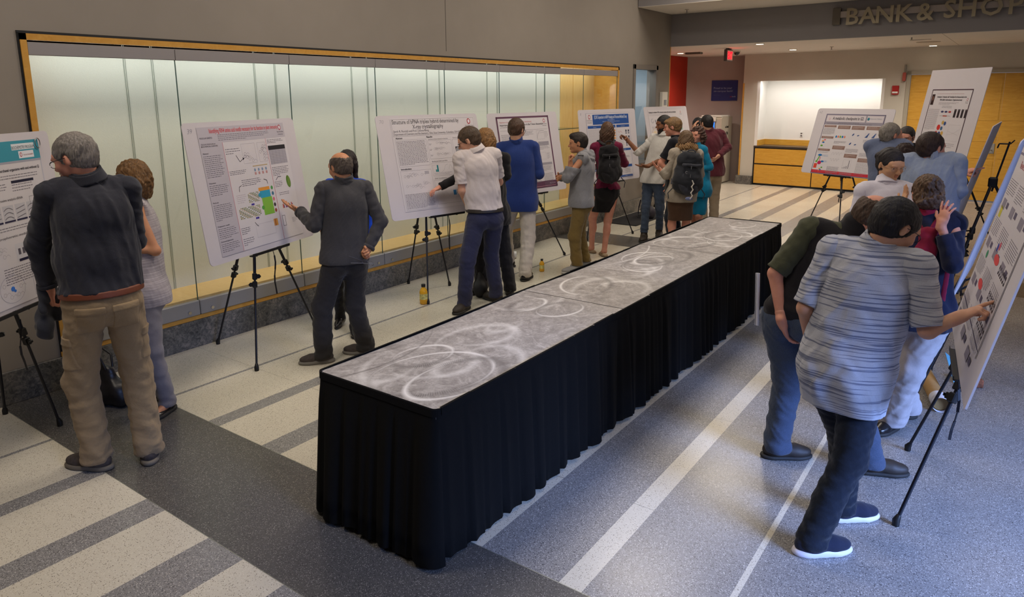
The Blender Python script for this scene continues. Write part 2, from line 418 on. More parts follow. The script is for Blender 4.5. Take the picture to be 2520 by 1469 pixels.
# low ceiling, bulkhead, upper soffit, hall ceiling
mb = MB(); mb.box((15.35, 0.6, 3.04), (4.75, 12.9, 0.16), P_CEIL); mb.box((14.9, 1.13, 2.9595), (4.0, 0.006, 0.002), M('joint_tan', (150, 140, 128), 0.8)); struct(mb.build('ceiling'))
struct(boxo('trim_5', (12.97, -6.4, 2.965), (13.15, 5.52, 4.6), P_BULK)); 
o = MB(); o.box((13.05, 3.0, 2.9625), (0.16, 5.0, 0.006), P_CEIL); struct(o.build('trim_6'))
mb = MB(); mb.box((12.235, -0.44, 4.0), (1.45, 11.9, 0.9), P_BULK); mb.box((12.235, -0.44, 3.547), (1.45, 11.9, 0.006), P_CEIL); struct(mb.build('trim_7'))
struct(boxo('ceiling_hall', (-3, -6.5, 4.6), (13.0, 5.7, 4.75), P_WHITE))
struct(boxo('wall_back', (-3.15, -6.5, 0), (-3.0, 5.7, 4.6), P_TAUPE))
def wall_right():
    mb = MB()
    def b(x0, x1, z0, z1): mb.box(((x0+x1)/2, -6.05, (z0+z1)/2), (x1-x0, 0.16, z1-z0), P_TAUPE)
    b(-3, 0.6, 0, 4.6); b(0.6, 6.2, 0, 0.9); b(0.6, 6.2, 4.1, 4.6); b(6.2, 18.0, 0, 4.6)
    struct(mb.build('wall_right'))
    f = MB()
    for x in (0.62, 2.5, 4.35, 6.18): f.box((x, -6.05, 2.5), (0.06, 0.1, 3.2), ALU)
    for z in (0.93, 4.07): f.box((3.4, -6.05, z), (5.6, 0.1, 0.06), ALU)
    struct(f.build('window_3'))
wall_right()

# ceiling fixtures under the low ceiling
LED = M('lamp_disc', (255, 240, 215), 0.4, emit=(255, 236, 205), es=9)
TRIMW = M('fixture_white', (214, 206, 194), 0.5)
def downlight(x, y, lab, e=26, z=2.96):
    t = empty('ceiling_light', (x, y, z))
    MB().tube([(0, 0, -0.010), (0, 0, -0.001)], 0.085, TRIMW, 24).build('trim_ring', t)
    MB().tube([(0, 0, -0.0125), (0, 0, -0.0105)], 0.062, LED, 24).build('lens', t)
    tag(t, lab, 'ceiling light', 'recessed lights in the low ceiling')
    spot('downlight', (min(x, 15.2), y, z-0.03), e*4.6, WARM, 155, 0.9, 0.06)
downlight(13.25, 3.95, 'recessed light in the low ceiling nearest the red exit sign')
downlight(15.43, 3.93, 'recessed light in the low ceiling in front of the lit white alcove')
downlight(16.05, 1.53, 'recessed light in the low ceiling above the yellow doors', 18)
downlight(15.0, 6.15, 'recessed light at the far left of the low ceiling by the red wall', 30)
spot('downlight', (14.6, 1.4, 2.93), 110, WARM, 150, 0.9); spot('downlight', (13.6, -1.5, 2.93), 110, WARM, 150, 0.9)
def sprinkler(x, y, z, lab):
    t = MB(); t.tube([(0, 0, 0), (0, 0, -0.012)], 0.035, TRIMW, 16); t.tube([(0, 0, -0.01), (0, 0, -0.06)], 0.008, ALU); t.tube([(0, 0, -0.058), (0, 0, -0.062)], 0.026, ALU, 12)
    tag(t.build('sprinkler_head', loc=(x, y, z)), lab, 'sprinkler', 'ceiling sprinklers')
sprinkler(15.0, 3.11, 2.96, 'small sprinkler head on the low ceiling between two recessed lights')
sprinkler(12.33, 4.97, 3.544, 'small sprinkler head under the upper soffit at the top left of the bulkhead')
t = empty('ceiling_spot_bracket', (13.5, 1.60, 2.96)); MB().tube([(0, 0, 0), (0, 0, -0.05)], 0.012, ALU).build('stem', t); MB().box((0, -0.13, -0.045), (0.05, 0.30, 0.018), TRIMW, bev=0.004).build('arm', t)
tag(t, 'small white bracket hanging from the low ceiling under the large wall letters', 'ceiling bracket')
t = MB(); t.tube([(0, 0, 0), (0, 0, -0.006)], 0.19, M('speaker_grille', (176, 164, 150), 0.8), 32); tag(t.build('ceiling_speaker', loc=(14.9, 1.5, 2.96)), 'round flush beige speaker grille in the low ceiling', 'speaker')
t = empty('security_camera', (15.1, 4.96, 2.96)); MB().tube([(0, 0, 0), (0, 0, -0.03)], 0.075, TRIMW, 24).build('base', t)
mb = MB(); mb.tube([(0, 0, -0.03), (0, 0, -0.055), (0, 0, -0.08), (0, 0, -0.092)], [0.062, 0.056, 0.036, 0.006], M('dome_dark', (30, 30, 34), 0.15), 20); mb.build('dome', t)
tag(t, 'small dark dome camera on the ceiling beside the exit sign', 'security camera')
t = MB(); t.box((0, 0, -0.02), (0.16, 0.34, 0.04), M('vent_dark', (96, 86, 78), 0.7), bev=0.01); tag(t.build('ceiling_vent', loc=(15.0, 5.85, 2.96)), 'small dark flush device on the low ceiling left of the exit sign', 'ceiling vent')
# exit sign hanging from the low ceiling
def exit_sign():
    t = empty('exit_sign', (14.2, 4.83, 2.96)); t.rotation_euler = (0, 0, PI/2)
    MB().box((0, 0, -0.012), (0.07, 0.14, 0.02), BLACK).build('ceiling_plate', t)
    MB().box((0, 0, -0.135), (0.062, 0.34, 0.225), M('sign_housing', (80, 70, 66), 0.5), bev=0.006).build('housing', t)
    f = MB(); RW = M('exit_face', (190, 176, 170), 0.5, emit=(150, 60, 60), es=0.35); f.box((-0.032, 0, -0.135), (0.004, 0.31, 0.19), RW); face = f.build('face', t)
    x = MB(); RE = M('exit_red', (240, 20, 30), 0.5, emit=(255, 14, 34), es=3.0)
    vs, fs = text_mesh('EXIT', 0.19, 0.001, 'CENTER', 0.25, 0.004); x.add([(-0.0355, -v.x, -0.20+v.y) for v in vs], fs, RE); x.build('lettering', t)
    tag(t, 'red lit EXIT sign hanging from the low ceiling', 'exit sign')
exit_sign()
# big letters on the bulkhead
def letters():
    rail = MB(); rail.box((12.925, -1.2, 3.335), (0.05, 7.65, 0.10), M('sign_rail', (168, 158, 152), 0.5, 0.3), bev=0.004)
    rail.box((12.93, 2.64, 3.31), (0.07, 0.12, 0.26), M('sign_rail_end', (104, 96, 84), 0.6), bev=0.004)
    tag(rail.build('sign_rail'), 'long metal rail running behind the large letters on the bulkhead', 'sign rail')
    LM = M('letter_champagne', (160, 148, 124), 0.45, 0.25)
    seq = [('B', 2.48), ('A', 2.25), ('N', 2.01), ('K', 1.75), ('&', 1.46), ('S', 1.14), ('H', 0.92), ('O', 0.62), ('P', 0.34), ('P', 0.12)]
    for i, (c, y) in enumerate(seq):
        mb = MB(); vs, fs = text_mesh(c, 0.36, 0.018, 'CENTER', None, 0.006)
        mb.add([(-v.z, -v.x, v.y) for v in vs], fs, LM)
        o = mb.build('sign_letter', loc=(12.87, y-0.08, 3.17+0.015*(i > 4)))
        nm = {'&': 'ampersand'}.get(c, 'letter '+c)
        suf = ' of the word SHOP' if c == 'S' or c == 'H' or c == 'O' else ''
        if c == 'P': suf = ' right after the letter O' if y > 0 else ' at the right edge'
        if c in 'BANK': suf = {'B': ', first of the word BANK', 'A': ', second of the word BANK', 'N': ', third of the word BANK', 'K': ', last of the word BANK'}[c]
        tag(o, 'large raised metal '+nm+suf+' on the bulkhead rail', 'sign letter', 'large letters on the bulkhead')
letters()

# ---------------------------------------------------------------- display case in the left wall
def display_case():
    x0, x1 = 2.04, 10.86; t = empty('display_case', (6.45, W, 0))
    def part(name, mb, par=t):
        o = mb.build(name, None); o.data.transform(Matrix.Translation((-6.45, -W, 0))); o.parent = par; return o
    f = MB()
    def bx(mb, a, b, m, bev=0.0): mb.box(((a[0]+b[0])/2, (a[1]+b[1])/2, (a[2]+b[2])/2), (b[0]-a[0], b[1]-a[1], b[2]-a[2]), m, bev=bev)
    bx(f, (x0, W-0.022, 0.240), (x1, W+0.06, 0.275), WOODF); bx(f, (x0+0.012, W-0.022, 2.485), (x1-0.012, W+0.02, 2.527), WOODF)
    bx(f, (x0+0.012, W-0.022, 0.275), (x0+0.052, W+0.45, 2.527), WOODF); bx(f, (x1-0.052, W-0.022, 0.275), (x1-0.012, W+0.45, 2.527), WOODF); part('frame', f)
    g = MB(); bx(g, (x0, W-0.012, 2.527), (x1, W+0.02, 2.545), BLACK); bx(g, (x0, W-0.012, 0.24), (x0+0.012, W+0.02, 2.53), BLACK); bx(g, (x1-0.012, W-0.012, 0.24), (x1, W+0.02, 2.53), BLACK); bx(g, (x0, W-0.006, 0.236), (x1, W+0.02, 0.241), BLACK); part('black_edge', g)  # solid black outer edge strips round the case frame
    PAN = M('case_panel', (208, 208, 200), 0.8, var=0.02, vs=160, bump=0.25, spec=0.2)
    b = MB(); bx(b, (x0+0.05, W+0.44, 0.40), (9.72, W+0.46, 2.62), PAN)
    sm = M('panel_line', (150, 156, 146), 0.7)  # thin vertical lines in pairs down the back panel
    for xx in [2.95+1.215*k for k in range(6)]:
        for d in (0, 0.23):
            bx(b, (xx+d-0.003, W+0.436, 0.40), (xx+d+0.003, W+0.441, 2.6), sm); bx(b, (xx+d+0.012, W+0.436, 0.40), (xx+d+0.015, W+0.441, 2.6), sm)
    part('back_panel', b)
    b = MB(); bx(b, (9.72, W+0.43, 0.40), (x1-0.05, W+0.46, 2.62), WOODP); bx(b, (10.1, W+0.426, 0.40), (10.106, W+0.431, 2.6), WOODF); tag(part('wood_panel', b), 'pale yellow maple end panel')
    b = MB(); bx(b, (x0+0.05, W+0.02, 0.395), (x1-0.05, W+0.44, 0.42), WOODP); part('sill', b)
    b = MB(); bx(b, (x0+0.012, W+0.03, 2.60), (x1-0.012, W+0.46, 2.63), P_WHITE); bx(b, (x0+0.012, W+0.44, 2.5), (x1-0.012, W+0.46, 2.62), P_WHITE); part('top_panel', b)
    xs = [x0+0.052, 3.138, 4.233, 5.315, 6.421, 7.50, 8.592, 9.686, x1-0.052]
    G = glass('case_glass', (0.985, 1.0, 0.985)); HD = M('header_metal', (150, 145, 146), 0.5, 0.3)
    for i in range(8):
        a, c = xs[i]+0.004, xs[i+1]-0.004
        p = MB(); bx(p, (a, W-0.004, 0.40), (c, W+0.004, 2.40), G); bx(p, (c, W-0.0045, 0.40), (c+0.005, W+0.0045, 2.40), M('glass_edge', (54, 84, 78), 0.3)); part('glass_pane', p)
        p = MB(); bx(p, (a-0.002, W-0.014, 2.385), (c+0.002, W+0.016, 2.472), HD, 0.003); part('header_panel', p)
        p = MB(); bx(p, (a-0.001, W-0.030, 0.277), (c+0.001, W+0.014, 0.405), ALU, 0.006); r = part('bottom_rail', p)
        if i in (0, 2, 4, 6): pass
        q = MB(); q.tube([(c-0.10 if i % 2 == 0 else a+0.10, W-0.03, 0.318), (c-0.10 if i % 2 == 0 else a+0.10, W-0.045, 0.318)], 0.014, M('chrome', (210, 208, 204), 0.15, 1.0), 14); k = part('lock', q, r)
    TB = M('fluorescent_tube', (255, 255, 250), 0.4, emit=(255, 253, 242), es=5.0)
    n = 7
    for i in range(n):
        a = x0+0.08+(x1-x0-0.16)*i/n; c = a+(x1-x0-0.16)/n-0.05
        q = MB(); q.tube([(a+0.05, W+0.13, 2.535), (c-0.05, W+0.13, 2.535)], 0.016, TB, 10); bx(q, (a, W+0.10, 2.545), (c, W+0.16, 2.60), P_WHITE); bx(q, (a, W+0.11, 2.52), (a+0.04, W+0.15, 2.55), BLACK); bx(q, (c-0.04, W+0.11, 2.52), (c, W+0.15, 2.55), BLACK)
        part('light_tube', q)
    s = MB(); bx(s, (8.2, W+0.06, 1.58), (9.68, W+0.40, 1.588), glass('shelf_glass', (0.8, 0.95, 0.9))); bx(s, (8.2, W+0.055, 1.578), (9.68, W+0.06, 1.59), M('glass_edge', (54, 84, 78), 0.3)); part('glass_shelf', s)
    tag(t, 'long built-in glass display case with a lit empty interior and maple frame', 'display case')
display_case()
def small_window():
    fr = MB(); FM = M('window_frame', (120, 113, 106), 0.5)
    for a, b in (((11.40, W-0.02, 0.80), (11.48, W+0.17, 2.60)), ((12.33, W-0.02, 0.80), (12.41, W+0.17, 2.60)), ((11.40, W-0.02, 2.52), (12.41, W+0.17, 2.60)), ((11.40, W-0.02, 0.80), (12.41, W+0.17, 0.87))):
        fr.box(((a[0]+b[0])/2, (a[1]+b[1])/2, (a[2]+b[2])/2), (b[0]-a[0], b[1]-a[1], b[2]-a[2]), FM, bev=0.004)
    o = struct(fr.build('window_1')); 
    MB().box((11.905, W+0.05, 1.695), (0.85, 0.008, 1.65), glass('case_glass')).build('pane', o)
    rm = MB(); WB = M('back_room_blue', (176, 190, 200), 0.8); TN = M('back_room_tan', (158, 140, 110), 0.8)
    rm.box((12.4, 6.62, 2.2), (3.0, 0.04, 1.9), WB); rm.box((12.4, 6.60, 0.9), (3.0, 0.04, 0.75), TN); rm.box((11.0, 6.15, 1.7), (0.04, 1.0, 2.4), WB); rm.box((12.78, 6.1, 1.7), (0.04, 1.0, 2.4), WB)
    rm.box((11.9, 6.1, 2.75), (1.8, 1.0, 0.04), P_WHITE); rm.box((11.9, 6.1, 0.62), (1.8, 1.0, 0.04), TN); rm.box((11.9, 6.3, 1.18), (1.7, 0.5, 0.03), M('back_room_shelf', (150, 150, 140), 0.4)); rm.box((11.9, 6.52, 1.86), (1.7, 0.1, 0.02), FM)
    struct(rm.build('back_room'))  # walls and shelves of the room behind the small window
    area('back_room_light', (11.9, 6.1, 2.70), 0.6, 9, (0.86, 0.93, 1.0), (11.9, 6.2, 0))
small_window()
t = empty('wall_panel', (12.66, W, 1.98)); MB().box((0, -0.03, 0), (0.24, 0.06, 0.30), M('panel_white', (222, 218, 208), 0.5), bev=0.008).build('housing', t)
MB().box((0.01, -0.063, -0.045), (0.11, 0.006, 0.10), M('panel_window', (110, 110, 116), 0.3)).build('display', t)
tag(t, 'small white wall box with a grey window beside the red wall', 'wall box')

# bank poster on the mauve wall
def bank_sign():
    A = Vector((16.80, 6.70)); B = Vector((17.40, 5.20)); u = (B-A).normalized(); n = Vector((u.y, -u.x))
    c = A+(B-A)*0.55+n*0.012
    Mx = Matrix(((u.x, -n.x, 0, c.x), (u.y, -n.y, 0, c.y), (0, 0, 1, 2.16), (0, 0, 0, 1)))
    t = empty('bank_poster', M4=Mx); NV = M('bank_navy', (34, 34, 112), 0.5)
    MB().box((0, 0, 0), (0.60, 0.012, 0.48), NV).build('panel', t)
    def tx(s, sz, x, z, m, al='LEFT', wd=None, nm='lettering', b=0.0):
        vs, fs = text_mesh(s, sz, 0.0005, al, wd, b); mb = MB(); mb.add([(v.x+x, -0.008, v.y+z) for v in vs], fs, m); mb.build(nm, t)
    WH = M('ink_pale', (190, 196, 224), 0.6); RD = M('ink_red', (214, 60, 60), 0.6)
    tx('Proud to be your', 0.062, -0.25, 0.04, WH, wd=0.42, b=0.001); tx('on-campus bank!', 0.062, -0.25, -0.03, WH, wd=0.44, b=0.001)
    tx('usbank.com', 0.02, -0.25, -0.11, M('ink_dim', (120, 126, 180), 0.6), wd=0.16); tx('us', 0.045, 0.13, -0.155, RD, b=0.001); tx('bank', 0.045, 0.175, -0.155, WH, b=0.001)
    tag(t, 'navy blue bank advertisement poster on the mauve wall above the cash machine', 'poster')
bank_sign()
def atm():
    t = empty('cash_machine', (16.55, 5.76, 0)); G = M('atm_grey', (176, 166, 150), 0.45); LG = M('atm_light', (205, 200, 190), 0.4)
    bd = MB(); bd.prism([(-0.30, 0.03), (0.42, 0.03), (0.42, 1.56), (-0.20, 1.58), (-0.30, 1.52)], 1, -0.16, -0.02, G); bd.box((0.05, 0.17, 0.78), (0.72, 0.36, 1.5), G); bd.build('body', t)
    MB().box((0.03, 0.10, 1.57), (0.62, 0.50, 0.05), LG, bev=0.02).build('top_cap', t)
    fr = MB(); fr.box((-0.32, 0.17, 1.51), (0.05, 0.40, 0.10), LG, bev=0.01); fr.box((-0.33, 0.17, 1.0), (0.06, 0.38, 0.12), LG, bev=0.01); fr.box((-0.32, 0.17, 0.72), (0.05, 0.40, 0.30), G, bev=0.01); fr.box((-0.31, 0.17, 0.46), (0.03, 0.38, 0.55), M('atm_white', (220, 218, 216), 0.4), bev=0.01); fr.build('front_panel', t)
    MB().box((-0.325, 0.17, 1.27), (0.03, 0.34, 0.34), M('atm_screen', (30, 110, 220), 0.3, emit=(30, 120, 235), es=1.1), bev=0.005).build('screen', t)
    MB().box((-0.34, 0.17, 0.10), (0.01, 0.38, 0.16), M('atm_blue', (44, 40, 140), 0.5)).build('kick_panel', t)
    lm = MB(); DK = M('ink_grey', (72, 70, 74), 0.6)
    vs, fs = text_mesh('us bank', 0.085, 0.001, 'CENTER', 0.24, 0.002); lm.add([(v.x+0.08, -0.163, v.y+1.30) for v in vs], fs, DK)
    vs, fs = text_mesh('ATM', 0.10, 0.001, 'CENTER', 0.14, 0.002); lm.add([(v.x+0.08, -0.163, v.y+1.14) for v in vs], fs, DK); lm.build('lettering', t)
    tag(t, 'tall grey cash machine with a blue screen in the corner recess', 'cash machine')
atm()
# ---------------------------------------------------------------- tables
def swirl_mat(name, seed, warm):
    import random
    R = random.Random(seed); m = new_mat(name, (168, 164, 163), 0.42, spec=0.4); MATS[name] = m
    N = NT(m); vec = N.objc(); sep = N.new('ShaderNodeSeparateXYZ'); N.link(vec, sep.inputs[0]); X, Y = sep.outputs[0], sep.outputs[1]
    # fine brushed haze
    f1 = N.noise(vec, 5, 6, 0.65, 2.8); f2 = N.noise(vec, 26, 5, 0.7, 2.2)
    h = N.math('ADD', N.math('MULTIPLY', f1, 0.55), N.math('MULTIPLY', f2, 0.45))
    base = N.ramp(h, [(0.38, lin((136, 131, 130))), (0.5, lin((163, 158, 157))), (0.62, lin((192, 188, 187)))])
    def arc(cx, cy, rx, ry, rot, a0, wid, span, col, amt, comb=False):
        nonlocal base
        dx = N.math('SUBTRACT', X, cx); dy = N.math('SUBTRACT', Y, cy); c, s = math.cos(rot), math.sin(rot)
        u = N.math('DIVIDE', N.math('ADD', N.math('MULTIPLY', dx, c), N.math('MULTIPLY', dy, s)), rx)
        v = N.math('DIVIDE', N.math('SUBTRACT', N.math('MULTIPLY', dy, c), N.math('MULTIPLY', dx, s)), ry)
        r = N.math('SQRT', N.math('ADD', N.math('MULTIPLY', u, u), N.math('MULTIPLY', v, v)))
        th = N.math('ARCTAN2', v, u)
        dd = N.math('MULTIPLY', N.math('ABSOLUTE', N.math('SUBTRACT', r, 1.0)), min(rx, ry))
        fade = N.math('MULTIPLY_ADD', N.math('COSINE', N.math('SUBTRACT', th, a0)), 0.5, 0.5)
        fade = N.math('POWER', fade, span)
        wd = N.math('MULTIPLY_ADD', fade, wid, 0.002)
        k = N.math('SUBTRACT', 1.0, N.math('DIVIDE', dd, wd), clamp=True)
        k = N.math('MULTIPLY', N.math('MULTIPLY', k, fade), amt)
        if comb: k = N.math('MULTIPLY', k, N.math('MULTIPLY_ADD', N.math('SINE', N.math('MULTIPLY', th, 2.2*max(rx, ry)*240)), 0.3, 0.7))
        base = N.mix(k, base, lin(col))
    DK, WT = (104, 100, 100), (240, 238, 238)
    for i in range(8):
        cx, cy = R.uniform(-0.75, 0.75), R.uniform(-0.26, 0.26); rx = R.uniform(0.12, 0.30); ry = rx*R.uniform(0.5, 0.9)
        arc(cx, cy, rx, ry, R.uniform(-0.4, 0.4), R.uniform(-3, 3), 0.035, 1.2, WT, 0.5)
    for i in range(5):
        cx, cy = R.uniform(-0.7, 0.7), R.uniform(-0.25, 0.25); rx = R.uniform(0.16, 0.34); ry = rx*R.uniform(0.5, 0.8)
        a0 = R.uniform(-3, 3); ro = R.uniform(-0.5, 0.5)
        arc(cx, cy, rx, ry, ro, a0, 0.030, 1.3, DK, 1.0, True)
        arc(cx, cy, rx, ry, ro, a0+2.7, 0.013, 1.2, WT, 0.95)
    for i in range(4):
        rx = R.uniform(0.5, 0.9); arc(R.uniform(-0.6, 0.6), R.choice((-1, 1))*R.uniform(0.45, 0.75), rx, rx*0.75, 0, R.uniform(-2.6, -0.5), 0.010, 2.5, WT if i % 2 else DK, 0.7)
    N.link(base, N.n['Principled BSDF'].inputs['Base Color'])
    return m
TX = [2.125, 3.925, 5.80, 7.565]; TY0, TY1, TZ = 1.922, 2.690, 0.752
SKIRT = cloth('skirt_black', (13, 12.5, 12.5), 0.95, 0.15, 500, 0.25, sheen=0.0)
def tables():
    labs = ['folding table nearest the camera with a swirl-patterned grey top', 'middle folding table with a swirl-patterned grey top', 'folding table farthest from the camera with a swirl-patterned grey top']
    for i in range(3):
        x0, x1 = TX[i]+(0.004 if i else 0), TX[i+1]-0.004; cx, cy = (x0+x1)/2, (TY0+TY1)/2; Lx, Ly = x1-x0, TY1-TY0
        t = empty('folding_table', (cx, cy, 0))
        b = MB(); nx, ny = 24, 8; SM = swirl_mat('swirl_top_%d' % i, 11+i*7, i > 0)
        def droop(u, v): return -0.010*math.sin(PI*u)*(0.4+0.6*abs(2*v-1))
        vs = [(-Lx/2+Lx*a/nx, -Ly/2+Ly*c/ny, TZ+droop(a/nx, c/ny)) for a in range(nx+1) for c in range(ny+1)]
        fs = [(a*(ny+1)+c, (a+1)*(ny+1)+c, (a+1)*(ny+1)+c+1, a*(ny+1)+c+1) for a in range(nx) for c in range(ny)]
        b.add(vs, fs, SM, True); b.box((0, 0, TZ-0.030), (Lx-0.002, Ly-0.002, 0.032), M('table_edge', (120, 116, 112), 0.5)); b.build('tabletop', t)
        for sx in (-1, 1):
            for sy in (-1, 1):
                MB().tube([(sx*(Lx/2-0.2), sy*(Ly/2-0.12), TZ-0.045), (sx*(Lx/2-0.17), sy*(Ly/2-0.09), 0)], 0.014, ALU).build('leg', t)
        tag(t, labs[i], 'table', 'skirted tables in a row')
tables()
def skirt():
    """one long pleated skirt round the three tables: box pleats, flaring to the hem, clipped on under the table edge"""
    per = []; x0, x1, y0, y1 = TX[0]-0.004, TX[3]+0.004, TY0-0.004, TY1+0.004
    cr = 0.03
    def path(n_per_m=62):
        pts = []; segs = [((x0+cr, y0), (x1-cr, y0), (0, -1)), ((x1, y0+cr), (x1, y1-cr), (1, 0)), ((x1-cr, y1), (x0+cr, y1), (0, 1)), ((x0, y1-cr), (x0, y0+cr), (-1, 0))]
        cs = [((x1-cr, y0+cr), -PI/2), ((x1-cr, y1-cr), 0), ((x0+cr, y1-cr), PI/2), ((x0+cr, y0+cr), PI)]
        for (a, b, n), (c, a0) in zip(segs, cs):
            L = math.hypot(b[0]-a[0], b[1]-a[1]); k = int(L*n_per_m)
            for i in range(k): f = i/k; pts.append((a[0]+(b[0]-a[0])*f, a[1]+(b[1]-a[1])*f, n[0], n[1]))
            for i in range(6): th = a0+PI/2*i/6; pts.append((c[0]+math.cos(th)*cr, c[1]+math.sin(th)*cr, math.cos(th), math.sin(th)))
        return pts
    pts = path(); s = 0.0; S = [0.0]
    for i in range(1, len(pts)): s += math.hypot(pts[i][0]-pts[i-1][0], pts[i][1]-pts[i-1][1]); S.append(s)
    rng = np.random.RandomState(4); nP = int(s/0.125); edges = np.cumsum(rng.uniform(0.75, 1.3, nP)); edges = edges/edges[-1]*s; ph = rng.uniform(0, 6, nP+1); amp = rng.uniform(0.7, 1.25, nP+1); off = rng.uniform(-0.015, 0.02, nP+1)
    zs = [TZ+0.004, TZ-0.03, TZ-0.055, 0.60, 0.5, 0.38, 0.26, 0.14, 0.03]
    vs = []; n = len(pts); K = len(zs)
    for i, (x, y, nx_, ny_) in enumerate(pts):
        j = min(int(np.searchsorted(edges, S[i])), nP-1); a = edges[j-1] if j > 0 else 0; f = (S[i]-a)/(edges[j]-a)
        # asymmetric pleat: a flat raised face then a sharp return
        prof = min(1, f/0.12)*(1-max(0, (f-0.80)/0.20)**1.3)
        prof = prof*(0.75+0.25*math.sin(f*5+ph[j]))
        seam = math.exp(-((x-TX[1])/0.02)**2)+math.exp(-((x-TX[2])/0.02)**2) if abs(ny_) > 0.9 else 0
        for k, z in enumerate(zs):
            d = (TZ-z)/TZ; fl = max(0, d-0.05)
            o = 0.004+(0.014+0.034*fl)*prof*amp[j]*min(1, fl*6)+fl*(0.006+off[j]*0.6+(0.035 if nx_ < -0.5 else 0))
            if k == K-1: z = 0.022+0.012*math.sin(S[i]*9+ph[j])*0.6+off[j]*0.25
            zz = z-0.010*math.sin(PI*((x-TX[0]) % 1.8)/1.8)*(1 if k < 3 else 0)-seam*0.012*(k < 2)
            vs.append((x+nx_*o, y+ny_*o, max(zz, 0.006)))
    fs = []
    for i in range(n):
        i2 = (i+1) % n
        for k in range(K-1): fs.append((i*K+k, i*K+k+1, i2*K+k+1, i2*K+k))
    b = MB(); b.add(vs, fs, SKIRT, True); o = b.build('table_skirt')
    sm = o.modifiers.new('thickness', 'SOLIDIFY'); sm.thickness = 0.003; sm.offset = -1
    # the band clipped over the table edge
    bd = MB(); rng2 = np.random.RandomState(9)
    i = 0
    while i < n:
        k = int(rng2.uniform(14, 34)); z = TZ+rng2.uniform(0.001, 0.007); seg = pts[i:min(n, i+k)]
        if len(seg) > 2:
            v2 = []
            for (x, y, nx_, ny_) in seg: v2 += [(x-nx_*0.006, y-ny_*0.006, z), (x+nx_*0.007, y+ny_*0.007, z), (x+nx_*0.008, y+ny_*0.008, z-0.035)]
            bd.add(v2, [(3*a+c, 3*a+3+c, 3*a+4+c, 3*a+1+c) for a in range(len(seg)-1) for c in (0, 1)], SKIRT)
        i += k-1
    bd.build('top_band', o)
    tag(o, 'long black pleated skirt hanging round the row of three tables', 'table skirt')
skirt()

# ---------------------------------------------------------------- boards and easels
EZ = M('easel_black', (24, 24, 32), 0.42, 0.2)
EZ2 = M('easel_joint', (14, 14, 17), 0.5)
BOARD = M('foam_board', (208, 202, 208), 0.6, var=0.01, vs=8, spec=0.3)
PAPER = M('poster_paper', (214, 209, 214), 0.45, spec=0.35)
def board_matrix(x, y, z, yaw, lean):
    r = Vector((math.cos(yaw), math.sin(yaw), 0)); n = Vector((math.sin(yaw), -math.cos(yaw), 0)); U = Vector((0, 0, 1))
    up_ = U*math.cos(lean)-n*math.sin(lean); back = r.cross(up_)*-1
    yv = up_.cross(r)   # local Y points to the back of the board
    return Matrix(((r.x, yv.x, up_.x, x), (r.y, yv.y, up_.y, y), (r.z, yv.z, up_.z, z), (0, 0, 0, 1)))
INK = {}
def ink(c):
    if c not in INK: INK[c] = M('ink_%02x%02x%02x' % c, c, 0.5, spec=0.3)
    return INK[c]
